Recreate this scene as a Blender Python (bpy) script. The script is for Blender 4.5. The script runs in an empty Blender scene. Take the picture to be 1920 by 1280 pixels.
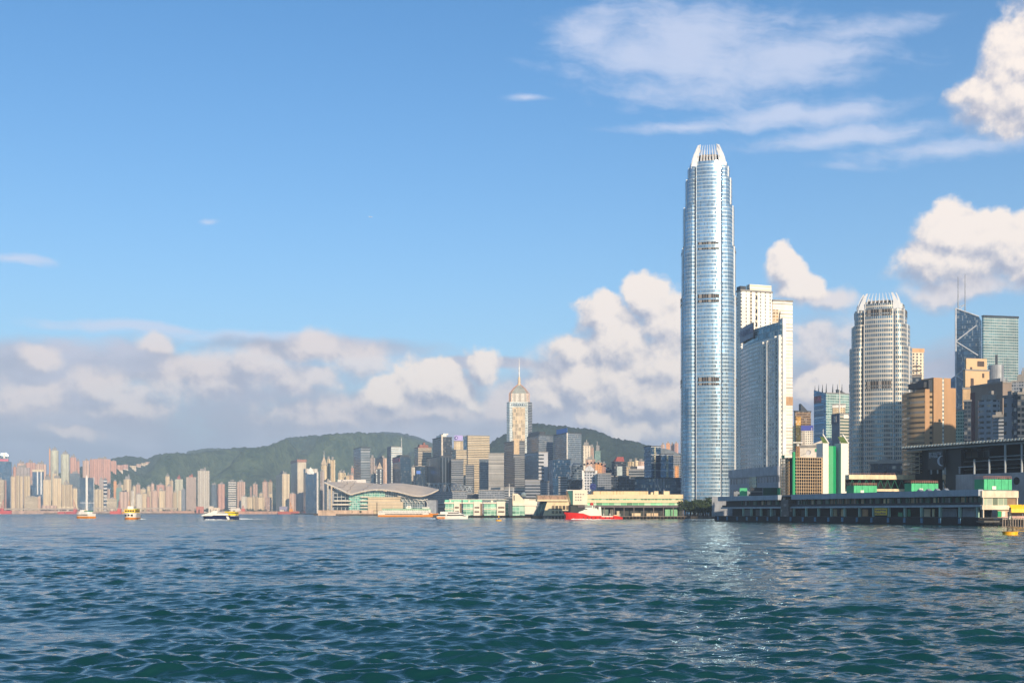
import bpy, bmesh, math, random
import numpy as np
from mathutils import Vector, Matrix

# ------------------------------------------------------------------ camera, sky, sun, exposure
SC = bpy.context.scene
COL = SC.collection
FPX, CX, HY, EYE = 2200.0, 960.0, 960.0, 6.0      # focal length in photo pixels, principal column, horizon row, eye height
cam_data = bpy.data.cameras.new("camera")
cam_data.sensor_width = 36.0
cam_data.lens = FPX / 1920.0 * 36.0
cam_data.shift_y = (HY - 640.0) / 1920.0
cam_data.clip_start, cam_data.clip_end = 0.5, 60000.0
cam = bpy.data.objects.new("camera", cam_data)
COL.objects.link(cam)
cam.location = (0, 0, EYE)
cam.rotation_euler = (math.radians(90), 0, 0)
SC.camera = cam

SUN_A, SUN_E = math.radians(20), math.radians(17)   # sun stands behind the viewer's right shoulder
sun_data = bpy.data.lights.new("sun", 'SUN')
sun_data.energy = 5.0
sun_data.angle = math.radians(0.5)
sun_data.color = (1.0, 0.81, 0.59)
sun = bpy.data.objects.new("sun", sun_data)
COL.objects.link(sun)
to_sun = Vector((math.sin(SUN_A) * math.cos(SUN_E), -math.cos(SUN_A) * math.cos(SUN_E), math.sin(SUN_E)))
sun.rotation_euler = to_sun.to_track_quat('Z', 'Y').to_euler()
sun.location = (0, -50, 900)

SC.view_settings.view_transform = 'Standard'
SC.view_settings.look = 'None'
SC.view_settings.exposure = 0.42
SC.view_settings.gamma = 1.0
SC.render.engine = 'CYCLES'
SC.cycles.max_bounces = 6
SC.cycles.volume_bounces = 0
SC.cycles.caustics_reflective = False
SC.cycles.caustics_refractive = False


def azel(px, py):
    a = math.atan((px - CX) / FPX)
    return a, math.atan((HY - py) / FPX * math.cos(a))


class NT:
    """small helper to write node trees"""
    def __init__(self, tree):
        self.t = tree
    def n(self, kind, **kw):
        nd = self.t.nodes.new(kind)
        for k, v in kw.items():
            setattr(nd, k, v)
        return nd
    def put(self, sock, v):
        if hasattr(v, 'is_linked') or isinstance(v, bpy.types.NodeSocket):
            self.t.links.new(v, sock)
        elif v is not None:
            if isinstance(v, (tuple, list)) and len(v) == 3 and sock.type == 'RGBA':
                v = (*v, 1.0)
            sock.default_value = v
    def m(self, op, a, b=None, c=None, clamp=False):
        nd = self.n('ShaderNodeMath', operation=op, use_clamp=clamp)
        for i, v in enumerate((a, b, c)):
            if v is not None:
                self.put(nd.inputs[i], v)
        return nd.outputs[0]
    def v(self, op, a, b=None, scale=None):
        nd = self.n('ShaderNodeVectorMath', operation=op)
        self.put(nd.inputs[0], a)
        if b is not None:
            self.put(nd.inputs[1], b)
        if scale is not None:
            self.put(nd.inputs['Scale'], scale)
        return nd.outputs['Value'] if op in ('LENGTH', 'DOT_PRODUCT', 'DISTANCE') else nd.outputs[0]
    def mix(self, f, a, b, blend='MIX'):
        nd = self.n('ShaderNodeMix', data_type='RGBA', blend_type=blend)
        self.put(nd.inputs[0], f); self.put(nd.inputs[6], a); self.put(nd.inputs[7], b)
        return nd.outputs[2]
    def ss(self, x, lo, hi):
        nd = self.n('ShaderNodeMapRange', interpolation_type='SMOOTHSTEP', clamp=True)
        self.put(nd.inputs[0], x); self.put(nd.inputs[1], lo); self.put(nd.inputs[2], hi)
        return nd.outputs[0]
    def noise(self, vec, scale, detail=4, rough=0.5, lac=2.0):
        nd = self.n('ShaderNodeTexNoise')
        if vec is not None:
            self.put(nd.inputs['Vector'], vec)
        nd.inputs['Scale'].default_value = scale
        nd.inputs['Detail'].default_value = detail
        nd.inputs['Roughness'].default_value = rough
        nd.inputs['Lacunarity'].default_value = lac
        return nd.outputs[0]
    def comb(self, x, y, z=0.0):
        nd = self.n('ShaderNodeCombineXYZ')
        self.put(nd.inputs[0], x); self.put(nd.inputs[1], y); self.put(nd.inputs[2], z)
        return nd.outputs[0]
    def sep(self, v):
        nd = self.n('ShaderNodeSeparateXYZ')
        self.put(nd.inputs[0], v)
        return nd.outputs


def make_world():
    w = bpy.data.worlds.new("World")
    SC.world = w
    w.use_nodes = True
    T = NT(w.node_tree)
    bg = w.node_tree.nodes['Background']
    sky = T.n('ShaderNodeTexSky', sky_type='NISHITA')
    sky.sun_disc = False
    sky.sun_elevation = SUN_E
    sky.sun_rotation = math.pi - SUN_A
    sky.altitude = 0
    sky.air_density = 1.0
    sky.dust_density = SKY_DUST
    sky.ozone_density = SKY_OZONE
    hs = T.n('ShaderNodeHueSaturation')
    hs.inputs['Saturation'].default_value = SKY_SAT
    T.put(hs.inputs['Color'], sky.outputs[0])
    base = T.mix(1.0, hs.outputs[0], SKY_TINT, 'MULTIPLY')
    d = T.n('ShaderNodeTexCoord').outputs['Generated']
    x, y, z = T.sep(d)
    az = T.m('ARCTAN2', x, y)
    el = T.m('ARCSINE', z)
    q0 = T.comb(az, el)
    low = T.m('EXPONENT', T.m('MULTIPLY', T.m('MAXIMUM', el, 0.0), -6.0))
    base = T.mix(T.m('MULTIPLY', low, 0.85), base, SKY_LOW)
    # domain warp so no ellipse edge stays round
    nA = T.n('ShaderNodeTexNoise'); T.put(nA.inputs['Vector'], d); nA.inputs['Scale'].default_value = 22; nA.inputs['Detail'].default_value = 3
    warp = T.v('SCALE', T.v('SUBTRACT', nA.outputs['Color'], (.5, .5, .5)), scale=0.035)
    q = T.v('ADD', q0, warp)

    def field(qv, blobs, k):
        cur = None
        for (px, py, rx, ry) in blobs:
            a, e = azel(px, py)
            ln = T.v('LENGTH', T.v('MULTIPLY', T.v('SUBTRACT', qv, (a, e, 0)), (FPX / rx, FPX / ry, 0)))
            cur = ln if cur is None else T.m('SMOOTH_MIN', cur, ln, k)
        return cur

    def billow(vec, scale, detail):
        vo = T.n('ShaderNodeTexVoronoi', feature='F1')
        T.put(vo.inputs['Vector'], vec)
        vo.inputs['Scale'].default_value = scale
        vo.inputs['Detail'].default_value = detail
        vo.inputs['Roughness'].default_value = 0.55
        vo.normalize = True
        return vo.outputs['Distance']

    d2 = T.v('ADD', d, T.v('SCALE', warp, scale=0.5))
    nF = T.n('ShaderNodeTexNoise'); T.put(nF.inputs['Vector'], d); nF.inputs['Scale'].default_value = 75; nF.inputs['Detail'].default_value = 4; nF.inputs['Roughness'].default_value = .62
    d3 = T.v('ADD', d2, T.v('SCALE', T.v('SUBTRACT', nF.outputs['Color'], (.5, .5, .5)), scale=0.011))
    fine = nF.outputs[0]
    fineL = T.noise(T.v('ADD', d, (0.003, 0.0, 0.005)), 75, 4, .62)
    # --- high thin cirrus (streaks), upper right
    rot = T.n('ShaderNodeVectorRotate', rotation_type='Z_AXIS')
    T.put(rot.inputs['Vector'], q0)
    rot.inputs['Angle'].default_value = math.radians(7)
    st = T.v('ADD', T.v('MULTIPLY', rot.outputs[0], (4.5, 34.0, 0)), T.v('SCALE', warp, scale=22.0))
    n1 = T.noise(st, 1.0, 7, 0.64)
    n2 = T.noise(T.v('MULTIPLY', q0, (22, 30, 0)), 1.0, 6, 0.55)
    fc = field(T.v('ADD', q0, T.v('SCALE', warp, scale=0.35)), CIRRUS, 0.3)
    cm = T.ss(T.m('ADD', T.m('SUBTRACT', 1.0, fc), T.m('MULTIPLY', T.m('SUBTRACT', T.m('ADD', T.m('MULTIPLY', n1, .75), T.m('MULTIPLY', n2, .35)), 0.55), 3.2)), -0.1, 1.05)
    c1 = T.mix(T.m('MULTIPLY', cm, 0.70), base, CIRRUS_COL)
    # --- low grey-mauve layer cloud
    fs = field(T.v('ADD', q0, T.v('SCALE', warp, scale=0.6)), STRATUS, 0.35)
    n3 = T.noise(T.v('MULTIPLY', d2, (9, 9, 24)), 1.0, 5, 0.5)
    sm = T.ss(T.m('ADD', T.m('SUBTRACT', 1.0, fs), T.m('MULTIPLY', T.m('SUBTRACT', n3, 0.5), 1.5)), 0.0, 0.62)
    # rest of the sky, outside the photo: loose layer cloud
    out = T.m('MULTIPLY', T.ss(T.m('ABSOLUTE', az), 0.75, 1.2), T.ss(T.noise(d2, 3.2, 5, .55), 0.5, 0.75))
    out = T.m('MULTIPLY', out, T.ss(el, 0.0, 0.1))
    sm = T.m('MAXIMUM', T.m('MULTIPLY', sm, 0.9), T.m('MULTIPLY', out, 0.55))
    scol = T.mix(T.ss(n3, 0.38, 0.68), STRATUS_DARK, STRATUS_LIGHT)
    c2 = T.mix(sm, c1, scol)
    # --- cumulus, two decks sharing one lighting rule (sun from behind on the right)
    bl = billow(d3, 30, 3.0)
    bl2 = T.m('ADD', T.m('MULTIPLY', bl, 0.75), T.m('MULTIPLY', fine, 0.5))
    dl = T.v('ADD', d3, (0.005, 0.0, 0.010))
    blL = billow(dl, 30, 3.0)
    nbig = T.noise(d2, 20, 5, 0.55)
    ql = T.v('ADD', q, (0.006, 0.011, 0))

    def cumulus(under, blobs, edge, alpha, lit_c, dark_c, bias, kk):
        f = field(q, blobs, 0.22)
        fl = field(ql, blobs, 0.22)
        dens = T.m('ADD', T.m('SUBTRACT', 1.17, f), T.m('MULTIPLY', T.m('SUBTRACT', 0.58, bl2), 1.15))
        slope = T.m('MULTIPLY', T.m('SUBTRACT', fl, f), kk)
        puff = T.m('ADD', T.m('MULTIPLY', T.m('SUBTRACT', blL, bl), 2.0), T.m('MULTIPLY', T.m('SUBTRACT', fineL, fine), -1.3))
        lit = T.m('ADD', T.m('ADD', slope, puff), T.m('ADD', bias, T.m('MULTIPLY', T.m('SUBTRACT', nbig, 0.5), 1.3)))
        soft = T.m('ADD', edge, T.m('MULTIPLY', T.m('SUBTRACT', 1.0, T.ss(lit, 0.0, 1.0)), 0.45))
        a = T.m('MULTIPLY', T.ss(dens, 0.0, soft), alpha)
        return T.mix(a, under, T.mix(T.ss(lit, -0.25, 1.15), dark_c, lit_c))
    c3 = cumulus(c2, CUM_SOFT, 0.8, 0.85, CUM_SOFT_LIT, CUM_SOFT_DARK, 0.46, 1.1)
    c4 = cumulus(c3, CUM, 0.34, 0.97, CUM_LIT, CUM_DARK, 0.60, 1.25)
    T.put(bg.inputs[0], c4)
    bg.inputs[1].default_value = SKY_STRENGTH
    w.cycles.sampling_method = 'NONE'


SKY_STRENGTH, SKY_DUST, SKY_OZONE, SKY_SAT, SKY_TINT = 0.115, 0.6, 2.6, 1.25, (0.66, 0.95, 1.06)
K_ = 1.0 / SKY_STRENGTH                # cloud colours below are radiances
CIRRUS = [(1270, 85, 250, 90), (1480, 120, 270, 80), (1120, 60, 110, 60), (985, 182, 60, 9), (1640, 55, 180, 30), (1330, 165, 240, 50),
          (1290, 238, 150, 14), (1560, 262, 240, 22), (1760, 285, 220, 24), (1480, 215, 230, 28), (30, 485, 80, 12), (392, 415, 26, 9), (280, 616, 200, 13), (480, 632, 200, 16)]
STRATUS = [(150, 850, 520, 190), (560, 840, 520, 190), (860, 830, 240, 160), (330, 690, 280, 56), (100, 690, 220, 60), (560, 655, 330, 30), 
           (1080, 790, 170, 130), (1250, 800, 130, 120), (900, 685, 190, 16), (1560, 750, 260, 120), (1800, 720, 180, 100)]
CUM_SOFT = [(400, 725, 150, 62), (250, 755, 110, 44), (290, 657, 34, 20), (72, 668, 44, 24), (540, 705, 90, 50), (600, 662, 70, 34), (680, 690, 70, 46),
            (760, 770, 150, 44), (620, 775, 160, 44), (1530, 650, 90, 70), (1130, 725, 170, 80), (1040, 705, 70, 66), (1790, 550, 100, 26), (1545, 560, 60, 26), (60, 750, 110, 46), (150, 810, 60, 20), (460, 695, 60, 36), (960, 760, 60, 40), (380, 690, 60, 34), (330, 715, 50, 34), (690, 755, 60, 34), (190, 720, 80, 34), (590, 720, 80, 36), (820, 770, 90, 36)]
CUM = [(1215, 570, 48, 50), (1250, 620, 60, 72), (1118, 592, 46, 42), (1160, 640, 84, 64), (1230, 690, 70, 50), (1075, 660, 44, 40),
       (905, 695, 40, 40), (805, 725, 64, 42), (735, 748, 60, 34), (862, 738, 50, 28),
       (1180, 797, 110, 30), (1110, 787, 50, 24), (1550, 730, 52, 36), (1170, 725, 110, 60), (1235, 750, 60, 50), (1085, 725, 70, 56), (1040, 745, 50, 40),
       (1775, 440, 62, 48), (1740, 485, 54, 42), (1850, 450, 72, 50), (1900, 470, 60, 60), (1800, 500, 110, 42), (1940, 500, 60, 40),
       (1475, 502, 34, 32), (1500, 537, 42, 28), (1905, 120, 60, 70), (1930, 190, 90, 60), (1850, 195, 54, 42), (1880, 150, 50, 50), (1990, 100, 90, 120)]
def kc(r, g, b):
    return (r * K_, g * K_, b * K_)
SKY_LOW = kc(.47, .58, .73)
CIRRUS_COL = kc(.57, .605, .735)
STRATUS_DARK, STRATUS_LIGHT = kc(.33, .34, .43), kc(.51, .495, .58)
CUM_SOFT_LIT, CUM_SOFT_DARK = kc(.76, .665, .63), kc(.36, .365, .455)
CUM_LIT, CUM_DARK = kc(.86, .755, .675), kc(.32, .345, .45)
make_world()

# ------------------------------------------------------------------ helpers: materials
_mats = {}
def lin(h):
    h = h.lstrip('#')
    c = [int(h[i:i + 2], 16) / 255 for i in (0, 2, 4)]
    return tuple(x / 12.92 if x <= 0.04045 else ((x + 0.055) / 1.055) ** 2.4 for x in c)

def plain(name, hexc, rough=0.7, metal=0.0, var=0.18, scale=0.15, spec=0.5):
    """painted / cast surface with mottled wear"""
    key = ('plain', hexc, rough, metal, var, scale)
    if key in _mats:
        return _mats[key]
    mt = bpy.data.materials.new(name)
    mt.use_nodes = True
    T = NT(mt.node_tree)
    b = mt.node_tree.nodes['Principled BSDF']
    c = lin(hexc)
    tc = T.n('ShaderNodeTexCoord').outputs['Object']
    n = T.noise(tc, scale, 5, 0.6)
    n2 = T.noise(T.v('MULTIPLY', tc, (1.0, 1.0, 0.12)), scale * 5, 3, 0.6)
    f = T.m('ADD', T.m('MULTIPLY', n, 0.6), T.m('MULTIPLY', n2, 0.4))
    lo = tuple(x * (1 - var * 1.6) for x in c)
    hi = tuple(min(1, x * (1 + var * 1.2)) for x in c)
    T.put(b.inputs['Base Color'], T.mix(T.ss(f, 0.3, 0.7), lo, hi))
    b.inputs['Roughness'].default_value = rough
    b.inputs['Metallic'].default_value = metal
    b.inputs['Specular IOR Level'].default_value = spec
    _mats[key] = mt
    return mt

def facade(wall, glass, fh=3.4, bw=3.2, fu=0.6, fv=0.5, metal=0.25, rough=0.16, var=0.5, wallrough=0.8, streak=0.15, wmetal=0.0, blinds=0.12, stripe=0.0, sw=9.0):
    """wall with a grid of windows laid out in metres along the facade (UV = metres)"""
    key = ('fac', wall, glass, fh, bw, fu, fv, metal, rough, var, wallrough, wmetal, blinds, stripe, sw)
    if key in _mats:
        return _mats[key]
    mt = bpy.data.materials.new('facade')
    mt.use_nodes = True
    T = NT(mt.node_tree)
    b = mt.node_tree.nodes['Principled BSDF']
    out = mt.node_tree.nodes['Material Output']
    uv = T.n('ShaderNodeTexCoord').outputs['UV']
    u, v, _ = T.sep(uv)
    us, vs = T.m('DIVIDE', u, bw), T.m('DIVIDE', v, fh)
    mu = T.m('LESS_THAN', T.m('FRACT', us), fu) if fu < 1 else 1.0
    mv = T.m('LESS_THAN', T.m('FRACT', vs), fv) if fv < 1 else 1.0
    mask = T.m('MULTIPLY', mu, mv)
    cell = T.comb(T.m('FLOOR', us), T.m('FLOOR', vs), 0.0)
    wn = T.n('ShaderNodeTexWhiteNoise', noise_dimensions='2D')
    T.put(wn.inputs['Vector'], cell)
    rnd = wn.outputs['Value']
    row = T.n('ShaderNodeTexWhiteNoise', noise_dimensions='1D')
    T.put(row.inputs['W'], T.m('FLOOR', vs))
    wc, gc = lin(wall), lin(glass)
    nz = T.noise(T.v('MULTIPLY', uv, (0.25, 0.02, 0)), 1.0, 4, 0.6)
    nb = T.noise(T.v('MULTIPLY', uv, (0.03, 0.03, 0)), 1.0, 3, 0.5)
    f = T.ss(T.m('ADD', T.m('MULTIPLY', nz, .5), T.m('MULTIPLY', nb, .5)), 0.3, 0.7)
    wcol = T.mix(f, tuple(x * (1 - streak) for x in wc), tuple(min(1, x * (1 + streak)) for x in wc))
    if stripe:      # light-well shade painted into the wall as darker full-height strips
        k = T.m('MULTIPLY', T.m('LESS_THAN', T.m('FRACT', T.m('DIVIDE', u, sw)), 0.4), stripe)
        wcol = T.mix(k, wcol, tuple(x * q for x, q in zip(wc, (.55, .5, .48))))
    g1 = T.mix(rnd, tuple(x * (1 - var) for x in gc), tuple(min(1, x * (1 + var)) for x in gc))
    # whole floors and broad areas of glazing differ a little in tint
    tone = T.m('ADD', 0.62, T.m('ADD', T.m('MULTIPLY', row.outputs['Value'], 0.32), T.m('MULTIPLY', T.ss(nb, 0.3, 0.7), 0.44)))
    g1 = T.v('SCALE', g1, scale=tone)
    # some windows have pale blinds drawn
    g1 = T.mix(T.m('MULTIPLY', T.m('GREATER_THAN', rnd, 1.0 - blinds), 0.5), g1, (.45, .42, .38))
    T.put(b.inputs['Base Color'], wcol)
    b.inputs['Roughness'].default_value = wallrough
    b.inputs['Metallic'].default_value = wmetal
    g = T.n('ShaderNodeBsdfPrincipled')
    T.put(g.inputs['Base Color'], g1)
    g.inputs['Metallic'].default_value = metal
    T.put(g.inputs['Roughness'], T.m('ADD', rough, T.m('MULTIPLY', rnd, 0.08)))
    # panes are never perfectly coplanar: tiny tilt per pane breaks up reflections
    geo = T.n('ShaderNodeNewGeometry')
    tilt = T.v('SCALE', T.v('SUBTRACT', wn.outputs['Color'], (.5, .5, .5)), scale=0.03)
    T.put(g.inputs['Normal'], T.v('NORMALIZE', T.v('ADD', geo.outputs['Normal'], tilt)))
    mx = T.n('ShaderNodeMixShader')
    T.put(mx.inputs[0], mask)
    mt.node_tree.links.new(b.outputs[0], mx.inputs[1])
    mt.node_tree.links.new(g.outputs[0], mx.inputs[2])
    mt.node_tree.links.new(mx.outputs[0], out.inputs['Surface'])
    _mats[key] = mt
    return mt

# ------------------------------------------------------------------ helpers: meshes
class M:
    def __init__(self):
        self.V, self.F, self.U, self.I = [], [], [], []
    def face(self, pts, uv=None, mi=0):
        k = len(self.V)
        self.V += [tuple(p) for p in pts]
        self.F.append(tuple(range(k, k + len(pts))))
        self.U.append(uv if uv else [(p[0], p[1]) for p in pts])
        self.I.append(mi)
    def prism(self, poly, z0, z1, mi=0, cap=1, top=None, bottom=False, closed=True):
        """poly counter-clockwise seen from above; top = other outline for the upper edge"""
        top = top or poly
        n = len(poly)
        u = 0.0
        zt = z1 if isinstance(z1, (list, tuple)) else [z1] * n
        for i in range(n):
            a, b = poly[i], poly[(i + 1) % n]
            c, d = top[(i + 1) % n], top[i]
            l = math.hypot(b[0] - a[0], b[1] - a[1])
            za, zb = zt[i], zt[(i + 1) % n]
            self.face([(a[0], a[1], z0), (b[0], b[1], z0), (c[0], c[1], zb), (d[0], d[1], za)],
                      [(u, z0), (u + l, z0), (u + l, zb), (u, za)], mi)
            u += l
        self.face([(p[0], p[1], zt[i]) for i, p in enumerate(top)], None, cap)
        if bottom:
            self.face([(p[0], p[1], z0) for p in reversed(poly)], None, cap)
        return self
    def box(self, x0, x1, y0, y1, z0, z1, mi=0, cap=None):
        return self.prism([(x0, y0), (x1, y0), (x1, y1), (x0, y1)], z0, z1, mi, mi if cap is None else cap, bottom=True)
    def obox(self, o, u, v, w, d, z0, z1, mi=0, cap=None):
        """box with corner o, along unit u for w and unit v for d (v left of u)"""
        p = [(o[0], o[1]), (o[0] + u[0] * w, o[1] + u[1] * w), (o[0] + u[0] * w + v[0] * d, o[1] + u[1] * w + v[1] * d), (o[0] + v[0] * d, o[1] + v[1] * d)]
        return self.prism(p, z0, z1, mi, mi if cap is None else cap, bottom=True)
    def tube(self, p0, p1, r0, r1=None, n=6, mi=0):
        r1 = r0 if r1 is None else r1
        p0, p1 = Vector(p0), Vector(p1)
        ax = (p1 - p0)
        L = ax.length
        q = ax.to_track_quat('Z', 'Y')
        ra = [p0 + q @ Vector((math.cos(t) * r0, math.sin(t) * r0, 0)) for t in [2 * math.pi * i / n for i in range(n)]]
        rb = [p1 + q @ Vector((math.cos(t) * r1, math.sin(t) * r1, 0)) for t in [2 * math.pi * i / n for i in range(n)]]
        for i in range(n):
            j = (i + 1) % n
            self.face([ra[i], ra[j], rb[j], rb[i]], [(i, 0), (i + 1, 0), (i + 1, L), (i, L)], mi)
        self.face(list(reversed(ra)), None, mi)
        self.face(rb, None, mi)
        return self
    def lathe(self, prof, n=16, cx=0, cy=0, mi=0):
        for k in range(len(prof) - 1):
            (r0, z0), (r1, z1) = prof[k], prof[k + 1]
            for i in range(n):
                a, b = 2 * math.pi * i / n, 2 * math.pi * (i + 1) / n
                pts = [(cx + r0 * math.cos(a), cy + r0 * math.sin(a), z0), (cx + r0 * math.cos(b), cy + r0 * math.sin(b), z0),
                       (cx + r1 * math.cos(b), cy + r1 * math.sin(b), z1), (cx + r1 * math.cos(a), cy + r1 * math.sin(a), z1)]
                if r0 < 1e-6: pts = pts[1:]
                elif r1 < 1e-6: pts = pts[:3]
                self.face(pts, [(a * max(r0, r1), z0), (b * max(r0, r1), z0), (b * max(r0, r1), z1), (a * max(r0, r1), z1)][:len(pts)], mi)
        return self
    def loft(self, rings, mi=0, close=True, caps=True):
        for k in range(len(rings) - 1):
            A, B = rings[k], rings[k + 1]
            n = len(A)
            for i in range(n if close else n - 1):
                j = (i + 1) % n
                self.face([A[i], A[j], B[j], B[i]], None, mi)
        if caps:
            self.face(list(reversed(rings[0])), None, mi)
            self.face(rings[-1], None, mi)
        return self
    def build(self, name, mats, parent=None, loc=(0, 0, 0), rotz=0.0, smooth=False, weld=False):
        me = bpy.data.meshes.new(name)
        me.from_pydata(self.V, [], self.F)
        uvl = me.uv_layers.new(name="UVMap")
        flat = [c for f in self.U for p in f for c in p]
        uvl.data.foreach_set('uv', flat)
        if not isinstance(mats, (list, tuple)):
            mats = [mats]
        for m_ in mats:
            me.materials.append(m_)
        nm = len(mats)
        me.polygons.foreach_set('material_index', [min(i, nm - 1) for i in self.I])
        if weld or smooth:
            bm = bmesh.new(); bm.from_mesh(me)
            bmesh.ops.remove_doubles(bm, verts=bm.verts, dist=0.001)
            bmesh.ops.recalc_face_normals(bm, faces=bm.faces)
            bm.to_mesh(me); bm.free()
        if smooth:
            me.polygons.foreach_set('use_smooth', [True] * len(me.polygons))
        me.update()
        o = bpy.data.objects.new(name, me)
        COL.objects.link(o)
        o.location = loc
        o.rotation_euler = (0, 0, rotz)
        if parent:
            o.parent = parent
        return o

def tag(o, label, cat, group=None):
    o['label'] = label
    o['category'] = cat
    if group:
        o['group'] = group
    return o

def root(name, loc, label, cat, group=None, rotz=0.0):
    e = bpy.data.objects.new(name, None)
    COL.objects.link(e)
    e.empty_display_size = 2
    e.location = loc
    e.rotation_euler = (0, 0, rotz)
    return tag(e, label, cat, group)

def struct(o, kind='structure'):
    o['kind'] = kind
    return o

def X_(px, D): return (px - CX) / FPX * D
def Z_(py, D): return EYE + (HY - py) / FPX * D

def text_mesh(name, s, size, mat, parent, loc, rot, extrude=0.05, align='CENTER', xs=1.0):
    cu = bpy.data.curves.new(name, 'FONT')
    cu.body = s
    cu.size = size
    cu.extrude = extrude
    cu.align_x = align
    cu.align_y = 'CENTER'
    o = bpy.data.objects.new(name, cu)
    COL.objects.link(o)
    bpy.context.view_layer.update()
    me = bpy.data.meshes.new_from_object(o.evaluated_get(bpy.context.evaluated_depsgraph_get()))
    bpy.data.objects.remove(o)
    ob = bpy.data.objects.new(name, me)
    me.materials.clear(); me.materials.append(mat)
    COL.objects.link(ob)
    ob.parent = parent
    ob.location = loc
    ob.rotation_euler = rot
    ob.scale = (xs, 1, 1)
    return ob

rng = random.Random(7)

# ------------------------------------------------------------------ water
def make_water():
    rs = np.random.RandomState(5)
    # angles measured from +Y; dense in front, coarse behind
    dth = 0.00155
    front = np.arange(-0.52, 0.5201, dth)
    side = np.concatenate([np.linspace(0.52, math.pi, 26)[1:-1]])
    th = np.concatenate([-side[::-1], front, side])
    rr = [6.0]
    while rr[-1] < 24: rr.append(rr[-1] * 1.05)
    while rr[-1] < 2600: rr.append(rr[-1] * 1.0036)
    while rr[-1] < 6500: rr.append(rr[-1] * 1.12)
    r = np.array(rr)
    R, TH = np.meshgrid(r, th, indexing='ij')
    X0, Y0 = R * np.sin(TH), R * np.cos(TH)
    step = np.maximum(R * 0.0036, R * dth)
    Zs = np.zeros_like(X0); DX = np.zeros_like(X0); DY = np.zeros_like(X0)
    # gust patches: slow change of wave height over the harbour
    patch = np.zeros_like(X0)
    for k in range(16):
        l = rs.uniform(14, 120); a = rs.uniform(0, 2 * math.pi)
        patch += np.sin((X0 * math.cos(a) + Y0 * math.sin(a)) * 2 * math.pi / l + rs.uniform(0, 6.28)) / 14 ** .5
    patch = np.clip(1.0 + 0.42 * patch, 0.25, 1.9)
    main = math.radians(258)     # where the chop runs
    lam_list = np.concatenate([np.exp(rs.uniform(math.log(7), math.log(22), 22)), np.exp(rs.uniform(math.log(2.2), math.log(7), 46)), np.exp(rs.uniform(math.log(0.5), math.log(2.2), 60))])
    for lam in lam_list:
        spread = 0.28 if lam > 7 else (0.40 if lam > 2.2 else 0.52)
        a = main + rs.normal(0, spread)
        k = 2 * math.pi / lam
        amp = (0.0125 * lam ** 0.72 if lam < 7 else 0.085 * (7 / lam) ** 0.3) * rs.uniform(0.6, 1.35) * WAVE * (1.6 if lam < 2.2 else 1.0 if lam < 7 else 1.0)
        fade = np.clip((lam / step - 2.0) / 1.6, 0, 1) * np.clip((5200 - R) / 2500, 0, 1)
        if lam < 7:
            fade = fade * patch
        ph = (X0 * math.cos(a) + Y0 * math.sin(a)) * k + rs.uniform(0, 6.28)
        s, c = np.sin(ph), np.cos(ph)
        Zs += amp * fade * s
        DX += 0.6 * amp * fade * c * math.cos(a)
        DY += 0.6 * amp * fade * c * math.sin(a)
    # sharpen crests a little
    V = np.stack([X0 + DX, Y0 + DY, Zs], -1).reshape(-1, 3)
    nr, nt = X0.shape
    idx = np.arange(nr * nt).reshape(nr, nt)
    a, b, c, d = idx[:-1, :-1], idx[:-1, 1:], idx[1:, 1:], idx[1:, :-1]
    quads = np.stack([a, d, c, b], -1).reshape(-1, 4)
    wrap = np.stack([idx[:-1, -1], idx[1:, -1], idx[1:, 0], idx[:-1, 0]], -1)
    quads = np.concatenate([quads, wrap])
    me = bpy.data.meshes.new('water')
    me.vertices.add(len(V)); me.vertices.foreach_set('co', V.ravel().astype(np.float32))
    me.loops.add(quads.size); me.loops.foreach_set('vertex_index', quads.ravel().astype(np.int32))
    me.polygons.add(len(quads))
    me.polygons.foreach_set('loop_start', (np.arange(len(quads)) * 4).astype(np.int32))
    me.polygons.foreach_set('loop_total', np.full(len(quads), 4, np.int32))
    me.polygons.foreach_set('use_smooth', np.ones(len(quads), bool))
    me.update(calc_edges=True)
    me.validate()
    mt = bpy.data.materials.new('harbour_water'); mt.use_nodes = True
    T = NT(mt.node_tree)
    bs = mt.node_tree.nodes['Principled BSDF']
    pos = T.n('ShaderNodeNewGeometry').outputs['Position']
    big = T.m('ADD', T.m('MULTIPLY', T.noise(T.v('MULTIPLY', pos, (0.6, 1.2, 0)), 0.014, 4, 0.6), .6), T.m('MULTIPLY', T.noise(T.v('MULTIPLY', pos, (0.5, 1.4, 0)), 0.07, 4, 0.6), .4))
    T.put(bs.inputs['Base Color'], T.mix(T.ss(big, 0.35, 0.65), WATER_A, WATER_B))
    bs.inputs['IOR'].default_value = 1.333
    bs.inputs['Roughness'].default_value = 0.06
    p2 = T.v('MULTIPLY', pos, (1.0, 1.0, 0.0))
    h1 = T.noise(T.v('MULTIPLY', p2, (0.6, 1.3, 0)), 1.0, 3, 0.6)
    h2 = T.noise(T.v('MULTIPLY', p2, (0.6, 1.2, 0)), 0.22, 3, 0.55)
    hh = T.m('ADD', T.m('MULTIPLY', h1, 0.22), T.m('MULTIPLY', h2, 0.8))
    bp = T.n('ShaderNodeBump')
    T.put(bp.inputs['Height'], hh)
    dist = T.v('LENGTH', pos)
    far_ = T.ss(dist, 150.0, 2500.0)       # beyond the meshed chop the bump takes over
    T.put(bp.inputs['Strength'], T.m('ADD', T.m('ADD', 0.25, T.m('MULTIPLY', T.ss(big, 0.38, 0.62), 0.5)), T.m('MULTIPLY', far_, 0.7)))
    T.put(bs.inputs['Roughness'], T.m('ADD', 0.05, T.m('MULTIPLY', far_, 0.16)))
    bp.inputs['Distance'].default_value = 1.0
    if 'Filter Width' in bp.inputs:
        bp.inputs['Filter Width'].default_value = 0.01
    T.put(bs.inputs['Normal'], bp.outputs[0])
    me.materials.append(mt)
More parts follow.
